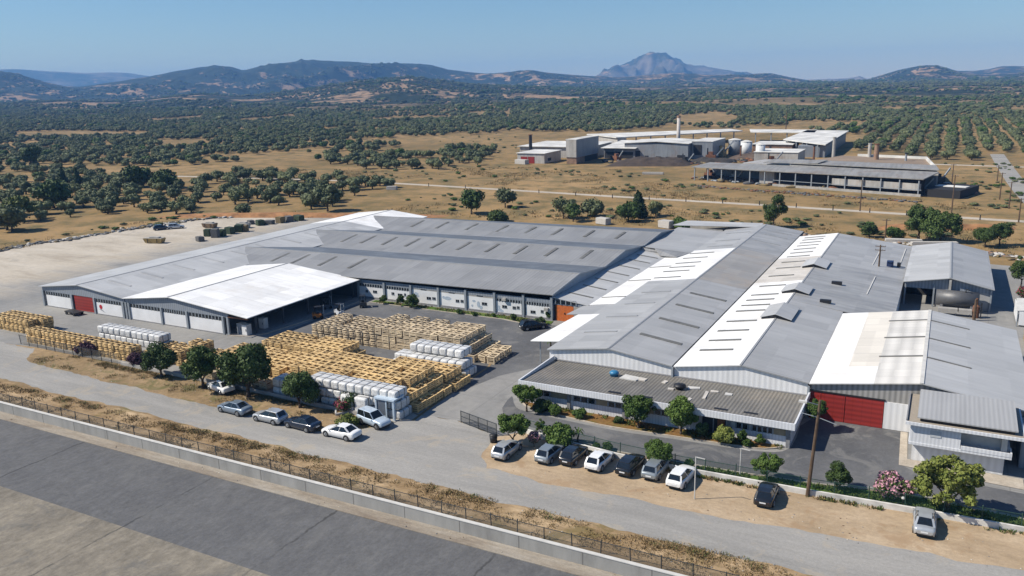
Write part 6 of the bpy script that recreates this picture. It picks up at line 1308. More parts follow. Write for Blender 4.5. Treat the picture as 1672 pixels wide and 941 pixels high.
c_ = lambda v: (lambda x: np.full_like(x, v))
tufts('dry_grass', band(5200, -135, 12, c_(57.3), c_(61.4), 2.2, .47, 4), [L_DRY, L_DRY, L_DRYD], .08, .2, 8, .35, 4)
tufts('weeds', np.concatenate([band(3600, -135, -10, c_(60.4), c_(61.6), 3.0, .48, 5), band(2600, -118, -58, c_(72.0), c_(73.3), 3.0, .45, 6), band(1500, -118, -60, c_(69.0), c_(72), 3, .56, 7)]), [L_DRYD, L_DRY, L_DRY, L_WEED], .06, .17, 9, .4, 5)
nwx, nwy = [p[0] for p in NW], [p[1] for p in NW]
tufts('weeds', np.concatenate([band(500, -36, 12, lambda x: np.interp(x, nwx, nwy) - .6, lambda x: np.interp(x, nwx, nwy) - .15, 2.0, .5, 8)]), [L_WEED, L_DRY, L_WEED], .15, .35, 7, .2, 8)
tufts('grass', band(3800, -21, 14, lambda x: np.interp(x, nwx, nwy) + .5, lambda x: np.interp(x, [-21, -16.6, -8.5, -1.7, 1.2, 9, 30], [76.1, 76.3, 77.0, 78.4, 78.2, 77.8, 78.4]), 2.0, .36, 9), [L_WEED, L_WEED, L_MID], .14, .34, 7, .24, 9)
tufts('weeds', band(1500, -42, -13, c_(83.2), c_(85.0), 1.6, .5, 10), [L_WEED, leafmat('rusty_groundcover', (0.16, 0.08, 0.02), (0.24, 0.14, 0.04), .1), L_YEL], .12, .36, 7, .26, 10)
tufts('weeds', band(700, -91, -56, c_(117.0), c_(118.5), 1.6, .45, 11), [L_WEED, L_DRY], .12, .3, 6, .26, 11)
def wb(n, poly, seed, sc_, thr):
    P = np.array(W_(poly)); rg = np.random.default_rng(seed); x = rg.uniform(P[:, 0].min(), P[:, 0].max(), n); y = rg.uniform(P[:, 1].min(), P[:, 1].max(), n); k_ = inpoly(x, y, W_(poly)) & (fbm(x / sc_, y / sc_, 3, seed) > thr); return np.stack([x[k_], y[k_], np.zeros(k_.sum())], -1)
tufts('pasture_scrub', np.concatenate([wb(9000, [(0, 400), (300, 352), (640, 330), (1100, 340), (1672, 372), (1672, 420), (1300, 380), (1100, 372), (700, 352), (520, 356), (320, 362), (150, 386), (0, 412)], 21, 14, .54), wb(15000, [(380, 288), (640, 296), (1000, 320), (1672, 358), (1672, 325), (1540, 328), (1130, 300), (1000, 276), (840, 272), (640, 280), (400, 275)], 22, 16, .56)]), [L_DRYD, L_DRY, L_DRY, L_DRYD], .2, .5, 7, 1.0, 21)

# low scrub on the pasture, pebbles on the dirt
sp_ = np.concatenate([wb(420, [(840, 272), (1000, 276), (1130, 300), (1672, 330), (1672, 354), (1000, 318), (640, 290), (560, 276)], 61, 22, .50), wb(260, [(640, 312), (1000, 326), (1300, 342), (1672, 368), (1672, 400), (1300, 378), (1100, 366), (700, 348)], 62, 20, .50), wb(160, [(0, 400), (300, 350), (520, 352), (330, 360), (150, 384), (0, 408)], 63, 12, .45), wb(200, [(1540, 268), (1672, 268), (1672, 350), (1540, 330)], 64, 14, .5), wb(160, [(560, 232), (840, 214), (850, 262), (640, 280)], 65, 20, .5)])
n_ = len(sp_); s = np.random.default_rng(9).uniform(.10, .34, n_); S3 = np.stack([s * 1.5, s * 1.5, s * .8], -1); o = scatter('scrub', sp_ - np.array([0, 0, .12]), zrot(n_), S3, np.where(RNG.random(n_) < .25, 5, RNG.integers(0, 5, n_)), SRC); tag(o, kind='stuff')
def pebbles(name, pts, smin, smax, mats, seed):
    rg = np.random.default_rng(seed); V, Fc, M, off = [], [], [], 0
    for p in pts:
        s_ = rg.uniform(smin, smax) ** 1.5 * np.array([1.3, 1, .7]); v = ICO_V[:42] * s_ * (1 + .15 * rg.normal(size=(42, 1))) + p; V.append(v); Fc.append(PEB + off); off += 42; M.append(np.full(len(PEB), rg.integers(0, len(mats))))
    return tag(meshobj(name, np_mesh(name, np.concatenate(V), np.concatenate(Fc), mats, mi=np.concatenate(M))), kind='stuff')
_bm = bmesh.new(); bmesh.ops.create_icosphere(_bm, subdivisions=2, radius=1); ICO_V42 = np.array([x.co[:] for x in _bm.verts])[:42]; _bm.free()
_bm = bmesh.new(); bmesh.ops.create_icosphere(_bm, subdivisions=1, radius=1); _v = np.array([x.co[:] for x in _bm.verts]); PEB = np.array([[y.index for y in x.verts] for x in _bm.faces]); _bm.free()
_keep = ICO_V; ICO_V = np.concatenate([_v, np.zeros((42 - len(_v), 3))])
mst = [plain('grit_pale', (0.42, 0.38, 0.32), .95), plain('grit_brown', (0.16, 0.11, 0.07), .95), plain('grit_grey', (0.2, 0.19, 0.18), .95)]
pebbles('grit', np.concatenate([band(260, -40, 12, c_(67.6), c_(74.0), 2.0, .45, 71), band(500, -118, -58, c_(67.8), c_(73.2), 2.0, .45, 72), band(600, -130, 10, c_(57.3), c_(61.8), 2.0, .45, 73), band(160, -130, 10, c_(55.4), c_(56.6), 2.0, .45, 74) + np.array([0, 0, ZL + .1])]), .06, .20, mst, 75)
ICO_V = _keep
# ------------------------------------------------------------------ the old factory and poles
def at_y(px, py, y):
    w = ray(px, py); t = y / w[1]; return float(w[0] * t), float(HC + w[2] * t)
M_FG = sheet('factory_blue_grey', (0.22, 0.24, 0.265), streak='Z', streak_amt=0.3, blot=(0.20, 0.12, 0.08), blot_amt=.35, seam=('X', 6.0, .01), seam_amt=.3); M_FW = sheet('factory_white_wall', (0.42, 0.405, 0.38), streak='Z', streak_amt=0.35, blot=(0.24, 0.16, 0.11), blot_amt=.4); M_FB = plain('dark_opening', (0.02, 0.02, 0.022), .9); M_BRICK = plain('old_brick', (0.24, 0.15, 0.10), .9, var=.25, scale=.5); M_FROOF = plain('factory_white_roof', (0.56, 0.55, 0.52), .7, var=.28, scale=.12); M_BROWNR = plain('brown_flat_roof', (0.24, 0.18, 0.13), .9, var=.2, scale=.08); M_GREYR = sheet('old_grey_roof', (0.27, 0.262, 0.245), streak='Y', streak_amt=0.35, blot=(0.17, 0.11, 0.075), blot_amt=.45)
f = thing('factory_building', 'low white factory building with red doors, leftmost of the old works', 'building', (-186, 380, 0))
bx(f, 'wall', M_FW, (-192.5, 372, 0), (-177.5, 392, 4.9)); slope(f, M_FROOF, [(-193, 371.5, 5.1), (-177, 371.5, 5.1), (-177, 392.5, 5.3), (-193, 392.5, 5.3)], .2, 'roof')
for x in (-190.5, -186.5): bx(f, 'door', M_RED, (x, 371.9, 0), (x + 3.6, 372.1, 3.3))
bx(f, 'window', M_FB, (-177.52, 376, 1), (-177.45, 380, 2.4))
f = thing('factory_building', 'long flat white roofed building behind the red doored factory building', 'building', (-190, 420, 0))
bx(f, 'wall', M_FW, (-208, 405, 0), (-168, 440, 5.6)); slope(f, M_FROOF, [(-209, 404, 5.9), (-167, 404, 5.9), (-167, 441, 6.3), (-209, 441, 6.3)], .25, 'roof')
x, z = at_y(866, 221, 398); c = thing('chimney', 'dark slim chimney at the left end of the old works', 'chimney', (x, 398, 0)); mb = MB(); mb.tube((x, 398, 0), (x, 398, z), 1.0, .85, 12); mb.build('shaft', M_BLACK, c); mb = MB(); mb.tube((x, 398, z - .02), (x, 398, z + .4), 1.1, 1.1, 12); mb.build('cap', M_RUST, c)
f = thing('factory_tower', 'tall grey windowless block of the old works with brick base', 'building', (-163, 388, 0))
bx(f, 'wall', M_FG, (-166.2, 373.2, 3.2), (-160.6, 402, 11.8)); bx(f, 'base', M_BRICK, (-166.0, 373.4, 0), (-160.8, 402, 3.19)); bx(f, 'roof', M_FROOF, (-166.4, 373.0, 11.8), (-160.4, 402.2, 12.0)); bx(f, 'opening', M_FB, (-160.79, 384, .3), (-160.7, 400, 3.0)); bx(f, 'front_panel', M_FW, (-166.1, 373.05, 3.3), (-160.7, 373.19, 11.7))
f = thing('factory_building', 'low dark sided factory building just right of the tall block', 'building', (-150, 415, 0))
bx(f, 'wall', M_FG, (-160, 408, 0), (-143, 436, 5.2)); bx(f, 'opening', M_FB, (-159.5, 407.8, .2), (-144, 407.98, 3.4)); slope(f, M_FROOF, [(-161, 406, 5.5), (-142, 406, 5.5), (-142, 437, 7.4), (-161, 437, 7.4)], .25, 'roof')
f = thing('factory_building', 'wide grey factory hall in front of the pale chimney', 'building', (-132, 415, 0))
bx(f, 'wall', M_FG, (-149, 409, 0), (-115.5, 436, 7.8)); slope(f, M_FROOF, [(-149.6, 408.4, 8.0), (-132, 408.4, 8.9), (-132, 437, 8.9), (-149.6, 437, 8.0)], .25, 'roof'); slope(f, M_FROOF, [(-131.99, 408.4, 8.9), (-115, 408.4, 8.0), (-115, 437, 8.0), (-131.99, 437, 8.9)], .25, 'roof')
for x, w_, h_ in ((-146.5, 6, 4.0), (-138, 2, 1.6), (-132, 2.4, 1.4), (-127, 2, 1.2), (-121, 4, 2.2)): bx(f, 'opening', M_FB, (x, 408.9, .1 if h_ > 3 else .8), (x + w_, 409.05, h_))
f = thing('factory_building', 'tall plain grey factory part right of the wide hall', 'building', (-108, 425, 0)); bx(f, 'wall', M_FG, (-115.2, 414, 0), (-104.5, 440, 8.6)); bx(f, 'roof', M_FROOF, (-115.4, 413.8, 8.6), (-104.3, 440.2, 8.85)); bx(f, 'opening', M_FB, (-114, 413.8, 2), (-110, 413.98, 7))
x, z = at_y(1108.5, 189, 441); c = thing('chimney', 'tall pale round chimney with reddish top, highest point of the old works', 'chimney', (x, 441, 0)); mb = MB(); mb.tube((x, 441, 0), (x, 441, z - 1.2), 1.15, .85, 16); mb.build('shaft', plain('pale_chimney', (0.44, 0.40, 0.37), .8), c, True); mb = MB(); mb.tube((x, 441, z - 1.2), (x, 441, z), .92, .88, 16); mb.build('top', M_BRICK, c)
mw = plain('silo_white', (0.56, 0.57, 0.57), .6); 
for i, (px, y, r_, top, mm, lb) in enumerate(((1200, 440, 3.2, 229, M_FG, 'grey silo of the old works, leftmost of three'), (1219, 436, 2.9, 232, mw, 'white round silo of the old works in the middle of three'), (1242, 410, 2.2, 237, mw, 'slim white silo, nearest of three at the old works'))):
    x, z = at_y(px, top, y); s_ = thing('silo', lb, 'silo', (x, y, 0)); mb = MB(); mb.lathe([(r_, 0), (r_, z)], 18, (x, y)); mb.build('shell', mm, s_, True); mb = MB(); mb.lathe([(r_ * 1.03, z), (r_ * 1.03, z + .25), (r_ * .3, z + .9)], 18, (x, y)); mb.build('lid', M_FROOF, s_)
f = thing('factory_building', 'small white block at the foot of the slim silo', 'building', (-75, 412, 0)); bx(f, 'wall', M_FW, (-82, 404, 0), (-62, 425, 4.6)); bx(f, 'roof', M_FROOF, (-82.3, 403.7, 4.6), (-61.7, 425.3, 4.85))
f = thing('factory_building', 'brown box building under the far white roof', 'building', (-80, 455, 0)); bx(f, 'wall', M_BRICK, (-92, 448, 0), (-72, 470, 5)); bx(f, 'roof', M_FROOF, (-92.5, 447.5, 5), (-71.5, 470.5, 5.3))
# far white canopies
def canopy_quad(name, label, pts, z, posts, t=.5):
    q = [(*at(px, py, z), z) for px, py in pts]; r_ = thing(name, label, 'canopy', (q[0][0], q[0][1], 0)); slope(r_, M_FROOF, q, t, 'roof')
    for i in range(posts):
        p = Vector(q[0]).lerp(Vector(q[1]), (i + .3) / posts); bx(r_, 'post', M_STEEL, (p.x - .3, p.y + 1 - .3, 0), (p.x + .3, p.y + 1.3, z - t))
    return r_, q
r_, q = canopy_quad('factory_canopy', 'very long thin white roof at the back of the old works', [(1006, 224.5), (1213, 213.5), (1192, 210.5), (958, 219)], 7, 9)
mb = MB(); p, s_ = Vector(q[0]), Vector(q[3]); mb.hexa([(p.x + .5, p.y + 1, 0), (s_.x + .5, s_.y, 0), (s_.x + 5, s_.y + 3, 0), (p.x + 5, p.y + 4, 0)], [(p.x + .5, p.y + 1, 6.4), (s_.x + .5, s_.y, 6.4), (s_.x + 5, s_.y + 3, 6.4), (p.x + 5, p.y + 4, 6.4)]); mb.build('end_wall', M_FW, r_)
r_, q = canopy_quad('factory_canopy', 'white roof strip at the right back of the old works', [(1226, 215.5), (1330, 216.5), (1335, 212), (1224, 211)], 7, 4)
r_, q = canopy_quad('factory_canopy', 'broad white roof on posts at the right back of the old works', [(1279, 227.5), (1348, 236), (1386, 213.5), (1318, 212.5)], 7, 4)
mb = MB(); a, b = Vector(q[1]), Vector(q[2]); mb.hexa([(a.x - 14, a.y + 8, 0), (a.x - 1, a.y + 8, 0), (b.x - 1, b.y - 4, 0), (b.x - 14, b.y - 4, 0)], [(a.x - 14, a.y + 8, 5.5), (a.x - 1, a.y + 8, 5.5), (b.x - 1, b.y - 4, 5.5), (b.x - 14, b.y - 4, 5.5)]); mb.build('store_wall', M_FG, r_)
# long open shed in front, turned a little against the other buildings
fs = thing('open_shed', 'long open sided shed on posts with grey roof in front of the old works', 'warehouse', (-88.5, 322.6, 0), R(-18.0))
def lb(root, nm, mt, a, b): mb = MB(); mb.box(a, b); return mb.build(nm, mt, root, world=False)
def ls(root, nm, mt, q, t=.15): mb = MB(); mb.slab(q, t); return mb.build(nm, mt, root, world=False)
ls(fs, 'roof', M_GREYR, [(-1, -.45, 5.3), (86.5, -.45, 5.9), (86.5, 13, 7.0), (-1, 13, 6.0)], .3)
for i in range(15): lb(fs, 'post', M_STEEL, (i * 6.05 + .2, -.2, 0), (i * 6.05 + .55, .2, 5.2))
lb(fs, 'base_wall', M_CONC, (34, -.3, 0), (86, -.22, .9)); lb(fs, 'dark_bay', M_FB, (34, 3.0, 0), (85.8, 3.2, 5.2)); lb(fs, 'white_panel', M_FW, (56, .45, 1.9), (85.6, .6, 4.2)); lb(fs, 'low_wall', M_FB, (2, 4, 0), (34, 4.3, 1.8)); lb(fs, 'white_block', M_FW, (27, 2.5, 0), (33, 6, 5)); lb(fs, 'rail', M_STEEL, (34, -.12, 2.1), (86, .05, 2.3)); lb(fs, 'back_wall', M_FG, (0, 12.6, 0), (86, 12.9, 5.6))
f = thing('factory_building', 'flat brown roofed main building behind the long open shed', 'building', (-88.5, 322.6, 0), R(-18.0))
mb = MB(); mb.prism([(33, 14), (86, 14), (66.5, 58), (33, 58)], 0, 6.6); mb.build('wall', M_FW, f, world=False); mb = MB(); mb.prism([(33.3, 14.3), (85.5, 14.3), (66.2, 57.7), (33.3, 57.7)], 6.6, 6.85); mb.build('flat_roof', M_BROWNR, f, world=False); ls(f, 'grey_roof_sheet', M_GREYR, [(33, 13.6, 7.3), (86.3, 13.6, 7.6), (81.3, 25, 8.0), (33, 25, 7.7)], .25); lb(f, 'parapet', M_FROOF, (40, 57.2, 6.86), (66.5, 58, 7.8)); mb = MB(); mb.prism([(80.5, 25.2), (81.1, 25.2), (66.9, 57.1), (66.3, 57.1)], 6.86, 7.9); mb.build('parapet', M_FROOF, f, world=False); lb(f, 'plant_room', M_FW, (12, 16, 0), (32, 34, 6.2)); ls(f, 'grey_roof_sheet', M_GREYR, [(22, 14, 6.9), (44, 14, 7.75), (44, 22, 8.3), (22, 22, 7.6)], .2); lb(f, 'side_yard', M_FB, (86.4, 2, 0), (97, 20, 2.6)); lb(f, 'side_roof', M_FROOF, (86.6, 10, 2.61), (96, 14, 2.8))
for px, top, y, r_, mm, lb_ in ((1363, 224, 372, .8, M_CONC, 'grey stub chimney on the brown roof, leftmost of three'), (1421, 234, 362, .8, M_FW, 'white slim chimney on the brown roof, middle of three'), (1432.5, 235, 352, 1.1, M_BRICK, 'brown brick chimney on the brown roof, rightmost of three')):
    x, z = at_y(px, top, y); c = thing('chimney', lb_, 'chimney', (x, y, 0)); mb = MB(); mb.tube((x, y, 0), (x, y, z - .3), r_, r_ * .8, 10); mb.build('shaft', mm, c); mb = MB(); mb.tube((x, y, z - .3), (x, y, z), r_ * .95, r_ * .95, 10); mb.build('cap', M_RUST if mm is M_BRICK else M_CONC, c)
# machines and scrap of the old works
rr = random.Random(44)
def machine(label, x, y, s_, mt, mt2):
    m_ = thing('old_machine', label, 'machine', (x, y, 0), rr.uniform(-.6, .6)); mb = MB(); mb.box((-2 * s_, -1.2 * s_, .2), (1.2 * s_, 1.2 * s_, 1.8 * s_)); mb.box((-1.2 * s_, -.8 * s_, 1.8 * s_), (.2 * s_, .8 * s_, 2.8 * s_)); mb.build('housing', mt, m_, world=False)
    mb = MB(); mb.bar((1.0 * s_, 0, 1.2 * s_), (3.4 * s_, .4 * s_, 4.2 * s_), .35 * s_); mb.build('conveyor_arm', mt2, m_, world=False)
    mb = MB(); mb.tube((-1.6 * s_, 0, 1.8 * s_), (-1.6 * s_, 0, 4.0 * s_), .25 * s_, .2 * s_, 8); mb.build('stack', M_BLACK, m_, world=False)
    for x_ in (-1.4, .6): mb = MB(); mb.box((x_ * s_ - .2, -1.3 * s_, 0), (x_ * s_ + .2, 1.3 * s_, .19)); mb.build('foot', M_BLACK, m_, world=False)
mo = plain('ochre_machine', (0.30, 0.22, 0.10), .7, var=.3)
for px, py, s_, mt, lb_ in ((1176, 256, 2.0, mo, 'ochre machine with raised arm beside the grey silo'), (1163, 262, 1.5, M_RUST, 'rusty machine at the right end of the wide grey hall'), (1262, 268, 1.3, M_RUST, 'rusty machine before the small white silo block'), (1120, 268, 1.2, M_BLACK, 'black machine on the spoil heap'), (1160, 290, 1.1, M_RUST, 'rusty machine under the left end of the long open shed'), (1200, 296, 1.0, M_STEEL, 'grey machine under the long open shed roof, left half'), (1262, 300, 1.1, M_BLACK, 'black machine before the white block of the long shed'), (1008, 262, 1.2, M_RUST, 'rusty machine by the door of the low dark sided building'), (985, 252, 1.0, M_STEEL, 'grey machine between the tall block and the wide hall'), (1500, 316, 1.2, M_RUST, 'rusty machine at the right end corner of the long shed'), (1532, 300, 1.3, M_BLACK, 'black tank machine right of the long shed')):
    x, y = at(px, py); machine(lb_, x, y, s_, mt, M_STEEL)
for px, top, y, mm, lb_ in ((1210, 238, 420, M_RUST, 'thin rusty stack between the silos'), (1258, 240, 430, M_STEEL, 'thin grey stack behind the white silo block'), (1330, 238, 380, M_RUST, 'thin rusty stack on the left part of the brown roof'), (1480, 250, 348, M_STEEL, 'thin grey vent pipe on the right part of the brown roof')):
    x, z = at_y(px, top, y); c = thing('chimney', lb_, 'chimney', (x, y, 0)); mb = MB(); mb.tube((x, y, 0), (x, y, z), .45, .38, 8); mb.build('shaft', mm, c); mb = MB(); mb.tube((x, y, z - .3), (x, y, z + .1), .6, .6, 8); mb.build('cap', M_BLACK, c)
# spoil heaps
def heap(label, px0, px1, py, dep, h_, mat, seed):
    (xa, ya), (xb, yb) = at(px0, py), at(px1, py); n = 26; V, Fs = [], []; rr = random.Random(seed)
    for i in range(n + 1):
        for j in range(9):
            u, v = i / n, j / 8; hh = h_ * (1 - (2 * u - 1) ** 4) * max(0, 1 - (2 * v - 1) ** 2) * (.6 + .8 * float(fbm(np.array([u * 9 + seed]), np.array([v * 3.]), 3, seed)[0])); V.append((lin(xa, xb, u), lin(ya, yb, u) + v * dep, hh - .05))
    for i in range(n):
        for j in range(8): a = i * 9 + j; Fs.append((a, a + 9, a + 10, a + 1))
    me = bpy.data.meshes.new('heap'); me.from_pydata(V, [], Fs); me.materials.append(mat); return tag(meshobj('spoil_heap', me), label, 'heap')
heap('long dark brown spoil heap below the wide grey factory hall', 985, 1122, 272, 26, 3.2, plain('dark_spoil', (0.055, 0.04, 0.03), .95, var=.35, scale=.3), 3); heap('blackened ground heap right of the wide grey factory hall', 1112, 1190, 268, 22, 2.0, plain('black_spoil', (0.04, 0.034, 0.028), .95, var=.35, scale=.3), 12); heap('dark brown soil bank left of the long open shed', 1180, 1290, 262, 30, 2.6, plain('brown_spoil', (0.10, 0.07, 0.05), .95, var=.35, scale=.3), 6); heap('reddish rubble heap right of the long open shed', 1560, 1598, 318, 12, 2.4, plain('red_rubble', (0.20, 0.10, 0.065), .95, var=.4, scale=.5), 9)
# earth cuts behind the sheds
M_CUT = plain('red_earth_cut', (0.28, 0.14, 0.06), .95, var=.35, scale=.4)
for lab, a0, a1, py in (('long low earth cut behind the storage lot', 250, 720, 356), ('red earth cut behind the big spreading trees', 1425, 1660, 376)): heap(lab, a0, a1, py, 6, 1.3, M_CUT, a0)
# ---- poles
M_TIMB = plain('timber_pole', (0.10, 0.065, 0.04), .85, var=.25, scale=2)
def pole(label, base, top, r_=.13, arms=1, group='timber power poles', lean=None, ins=True):
    x, y = at(*base); lo, hi = 2., 60.
    for _ in range(40):
        m_ = (lo + hi) / 2
        if proj([(x, y, m_)])[1][0] > top[1]: lo = m_
        else: hi = m_
    h_ = m_; p = thing('power_pole', label, 'pole', (x, y, 0), group=group); tx, tz = (lean or 0), h_
    mb = MB(); mb.tube((0, 0, -.2), (tx, 0, h_), r_ * 1.25, r_ * .8, 9); mb.build('shaft', M_TIMB, p, world=False)
    for i in range(arms):
        mb = MB(); mb.bar((tx - .9, 0, h_ - .3 - i * .7), (tx + .9, 0, h_ - .3 - i * .7), .11); ar = mb.build('cross_arm', M_TIMB, p, world=False)
        for s_ in (-.8, 0.35, .8): mb = MB(); mb.tube((tx + s_, 0, h_ - .24 - i * .7), (tx + s_, 0, h_ + .02 - i * .7), .06, .04, 6); mb.build('insulator', M_STEEL, ar, world=False)
    return p, h_
pp, h_ = pole('tall leaning timber pole with street lamp arms on the sandy strip', (1318, 810), (1337, 652), .15, 0, None, .55)
for s_, L in ((-1, 2.0), (1, 2.0)):
    mb = MB(); mb.bar((.5, 0, h_ - 1.7), (.5 + s_ * L * .8, -s_ * .3, h_ - 1.5 - (.5 if s_ > 0 else .1)), .05); mb.build('bracket', M_STEEL, pp, world=False)
mb = MB(); mb.bar((.5, 0, h_ - .5), (-.6, -.5, h_ - .15), .06); mb.build('lamp_arm', M_STEEL, pp, world=False); mb = MB(); mb.box((-1.2, -.72, h_ - .25), (-.5, -.38, h_ - .08)); mb.build('lamp_head', M_COPE, pp, world=False)
pole('timber pole with transformer cross arms rising through the second hall roof', (1432, 470), (1441, 400), .16, 2, None)
pole('weathered timber pole in the yard before the storage tank', (1590, 524), (1590, 489), .2, 0, None)
gp = 'power poles over the pasture'
for b_, t_, lb_ in (((1404, 345), (1409, 294), 'dark pole on the track before the long open shed'), ((1553, 352), (1556, 286), 'dark pole at the right end of the long open shed'), ((1445, 392), (1446, 358), 'dark pole directly behind the right hand halls'), ((1632, 326), (1640, 282), 'pole beside the lane, third nearest'), ((1647, 341), (1652, 297), 'pole beside the lane, second nearest'), ((1663, 363), (1668, 324), 'nearest pole beside the lane at the right edge'), ((1628, 296), (1631, 270), 'far pole where the lane bends'), ((1283, 214), (1284, 182), 'slim pale mast behind the far white roofs'), ((1554, 300), (1556, 268), 'dark pole behind the right end of the long open shed')): pole(lb_, b_, t_, .16 if b_[1] > 220 else .3, 1 if b_[1] > 280 else 0, gp)
# L shaped white posts and small garden lamps
for b_, hh, lb_ in (((1134, 815), 4.3, 'white L shaped post on the sandy strip right of the white estate car'), ((1208, 778), 3.0, 'white L shaped post on the grass behind the low wall')):
    x, y = at(*b_); p = thing('lamp_post', lb_, 'post', (x, y, 0)); mb = MB(); mb.tube((0, 0, 0), (0, 0, hh), .06, .05, 8); mb.build('shaft', M_COPE, p, world=False); mb = MB(); mb.bar((0, 0, hh - .03), (.9, -.1, hh - .03), .06); mb.build('arm', M_COPE, p, world=False)
for b_, lb_ in (((1395, 692), 'small white lamp before the red doors'), ((1436, 818), 'small white garden lamp left of the pink oleander'), ((1473, 832), 'small white garden lamp right of the pink oleander'), ((1528, 840), 'small white garden lamp above the silver saloon')):
    x, y = at(*b_); p = thing('garden_lamp', lb_, 'lamp', (x, y, 0), group='small garden lamps'); mb = MB(); mb.tube((0, 0, 0), (0, 0, 1.0), .05, .04, 8); mb.build('stem', M_BLACK, p, world=False); mb = MB(); mb.lathe([(.05, 1.0), (.16, 1.06), (.17, 1.18), (.08, 1.28)], 10); mb.build('globe', M_COPE, p, True, world=False)
p = thing('planter_bed', 'triangular white edged corner bed near the guard booth', 'planter', (*at(560, 674), 0)); mb = MB()
tri = [(-1.6, .6), (1.4, .9), (-.2, -1.1)]
for i in range(3): a, b = tri[i], tri[(i + 1) % 3]; mb.bar((*a, .14), (*b, .14), .18, .28)
mb.build('edging', M_COPE, p, world=False); mb = MB(); mb.prism(tri, .02, .16); mb.build('soil', G_BED, p, world=False)
x, y = at(806, 722); p = thing('waste_bin', 'black round waste bin at the corner beside the sliding gate', 'bin', (x, y, 0)); mb = MB(); mb.lathe([(.38, 0), (.45, .8)], 14); mb.build('body', M_BLACK, p, True, world=False); mb = MB(); mb.lathe([(.47, .8), (.47, .86), (.2, 1.0)], 14); mb.build('lid', M_BTRIM, p, True, world=False)
# ---- storage lot: skips, machines and rubble banks
def skip_bin(label, px, py, L, c, rz, group=None):
    x, y = at(px, py); r_ = thing('skip_container', label, 'container', (x, y, 0), rz, group); mt = plain('skip_' + str(px), c, .6, var=.25); h_ = 1.3
    mb = MB(); mb.hexa([(-L * .42, -.8, .15), (L * .42, -.8, .15), (L * .42, .8, .15), (-L * .42, .8, .15)], [(-L * .5, -1, h_), (L * .5, -1, h_), (L * .5, 1, h_), (-L * .5, 1, h_)]); mb.build('body', mt, r_, world=False)
    mb = MB(); mb.box((-L * .46, -.9, h_), (L * .46, .9, h_ + .12)); mb.box((-L * .2, -.6, h_ + .12), (L * .3, .5, h_ + .4)); mb.build('load', M_CONC, r_, world=False)
    mb = MB()
    for x_ in (-L * .25, L * .25): mb.bar((x_, -1.02, .2), (x_, -1.08, h_), .12); 
    mb.build('ribs', M_BLACK, r_, world=False)
skip_bin('long yellowish skip on the sandy storage lot', 253, 397, 5.6, (.28, .20, .08), .25); skip_bin('brown skip full of scrap at the rear of the storage lot', 343, 372, 4.4, (.18, .12, .07), .1); skip_bin('pale skip near the bank of the storage lot', 398, 372, 4.0, (.36, .35, .32), 0.1)
def cut_block(label, px, py, s3, mt, group):
    x, y = at(px, py); rz = random.uniform(-.5, .5); bm = bmesh.new(); bmesh.ops.create_cube(bm, size=1); bmesh.ops.scale(bm, vec=s3, verts=bm.verts); bmesh.ops.translate(bm, vec=(0, 0, s3[2] / 2), verts=bm.verts); bmesh.ops.bevel(bm, geom=bm.edges[:], offset=.12, segments=2, affect='EDGES')
    for v in bm.verts: v.co += Vector((random.uniform(-.06, .06), random.uniform(-.06, .06), random.uniform(-.05, .05)))
    me = bpy.data.meshes.new('block'); bm.to_mesh(me); bm.free(); me.materials.append(mt); o = meshobj('stone_block', me); o.location = (x, y, -.02); o.rotation_euler = (0, 0, rz); return tag(o, label, 'block', group)
mgb = [plain('dark_green_tarp', (0.03, 0.05, 0.025), .7), plain('dark_stone', (0.10, 0.10, 0.10), .9), plain('ochre_stone', (0.16, 0.12, 0.06), .9), plain('pale_stone', (0.42, 0.40, 0.37), .9)]
for i, (px, py, s_, k_) in enumerate(((327, 394, (2.2, 1.6, 1.3), 1), (340, 386, (1.8, 1.6, 2.0), 0), (352, 388, (2.0, 1.6, 2.4), 1), (363, 386, (1.8, 1.6, 1.9), 0), (376, 382, (2.4, 1.8, 1.9), 0), (391, 379, (2.2, 1.8, 2.1), 0), (400, 378, (1.8, 1.6, 1.8), 2), (425, 368, (2.2, 2, 1.6), 0), (440, 366, (2.8, 2, 1.2), 1), (458, 364, (2.2, 2, 1.8), 2), (472, 362, (2.6, 2, 1.7), 1), (488, 360, (3, 2, 1.6), 0), (410, 366, (2.4, 1.6, 1.2), 1))): cut_block('%s block in the storage lot row, %s from left' % (('green covered', 'dark stone', 'ochre stone')[k_], ORD[i]), px, py, s_, mgb[k_], 'blocks standing in the storage lot')
def rubble(name, pts, n, smin, smax, mats, seed, wid=1.4):
    smin *= .6; smax *= .68
    rg = np.random.default_rng(seed); W3 = np.array([at(*p) for p in pts]); L = np.r_[0, np.cumsum(np.linalg.norm(np.diff(W3, axis=0), axis=1))]; V, Fc, M, off = [], [], [], 0
    for i in range(n):
        t = rg.random() * L[-1]; x = np.interp(t, L, W3[:, 0]) + rg.normal() * wid * .4; y = np.interp(t, L, W3[:, 1]) + rg.normal() * wid * .4; s_ = rg.uniform(smin, smax, 3) * np.array([1.7, 1, .55]); a = rg.random() * 6.28
        v = ICO_V[:, :] * s_ * (1 + .15 * rg.normal(size=(len(ICO_V), 1))); v = np.stack([v[:, 0] * cos(a) - v[:, 1] * sin(a) + x, v[:, 0] * sin(a) + v[:, 1] * cos(a) + y, v[:, 2] + s_[2] * .5], -1); V.append(v); Fc.append(ICO_F + off); off += len(v); M.append(np.full(len(ICO_F), rg.integers(0, len(mats))))
    return tag(meshobj(name, np_mesh(name, np.concatenate(V), np.concatenate(Fc), mats, mi=np.concatenate(M))), kind='stuff')
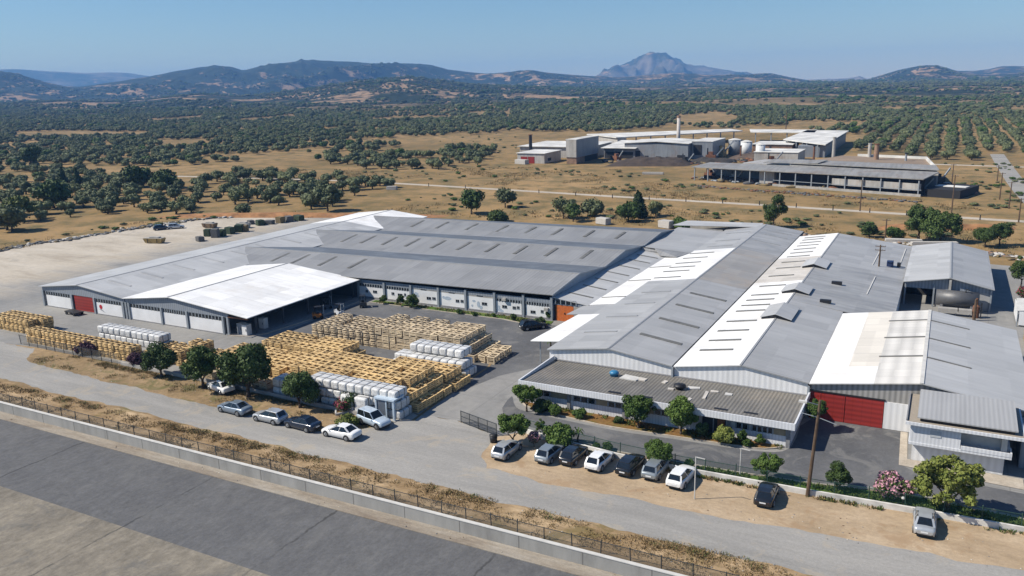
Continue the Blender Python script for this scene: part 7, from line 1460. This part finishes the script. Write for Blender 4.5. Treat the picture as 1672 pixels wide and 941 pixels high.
rubble('rubble_bank', [(-40, 420), (0, 409), (60, 398), (110, 392), (150, 385), (230, 372), (300, 362), (330, 358), (420, 352), (520, 352)], 520, .35, .95, [mgb[3], mgb[1], mgb[2], mgb[1], mgb[1]], 3, 2.2)
rubble('rubble_bank', [(1100, 366), (1180, 372), (1300, 384), (1400, 392), (1480, 398), (1580, 408), (1672, 424)], 380, .3, .9, [mgb[3], mgb[3], mgb[2], mgb[1], M_BRICK], 5, 2.4)
rubble('rubble_bank', [(1135, 304), (1240, 312), (1380, 322), (1500, 330)], 240, .4, 1.0, [mgb[1], mgb[2], M_RUST, mgb[1]], 8, 3.0)
for px, py, s_, lb_ in ((985, 366, (4, 2.2, 1.8), 'big white block behind the rear slate roof'), (1088, 372, (4, 2.5, 2), 'blue grey block behind the rear slate roof end'), (640, 310, (4, 2, 1.4), 'white block lying on the pasture beside the grove'), (1525, 402, (10, 1.6, 1.0), 'long white slab heap behind the right hand halls'), (1475, 397, (8, 1.6, 1.0), 'white slab heap behind the second hall corner'), (852, 268, (7, 3, 2.2), 'white van shaped block before the red doored factory building'), (1066, 285, (9, 1.2, 1), 'curved white pipe heap on the pasture before the old works')): cut_block(lb_, px, py, s_, mgb[3], None)
rubble('scrap', [(1146, 292), (1240, 299), (1340, 306), (1500, 317)], 190, .9, 2.4, [M_BLACK, M_RUST, mgb[1], M_STEEL, mgb[2]], 18, 6.0)
rubble('scrap', [(1000, 266), (1120, 268), (1200, 264), (1290, 258)], 150, .8, 2.0, [M_BLACK, M_RUST, mgb[1], mgb[2]], 19, 9.0)
rubble('scrap', [(1508, 318), (1536, 316), (1545, 300)], 50, .7, 1.8, [M_BLACK, M_RUST, mgb[3]], 20, 3.0)
# short posts along the gravel track
for i, px in enumerate(range(460, 1660, 60)):
    py = np.interp(px, [360, 600, 840, 1000, 1250, 1480, 1672], [290, 297, 311, 322, 334, 350, 362]) + 1.8; x, y = at(px, py); mb = MB(); mb.tube((0, 0, -.1), (0, 0, 1.3), .16, .13, 7); mb.lathe([(.14, 1.3), (.05, 1.4)], 7); o = mb.build('marker_post', M_BLACK); o.location = (x, y, 0); tag(o, 'short dark post along the gravel track across the pasture', 'post', 'short posts along the gravel track')
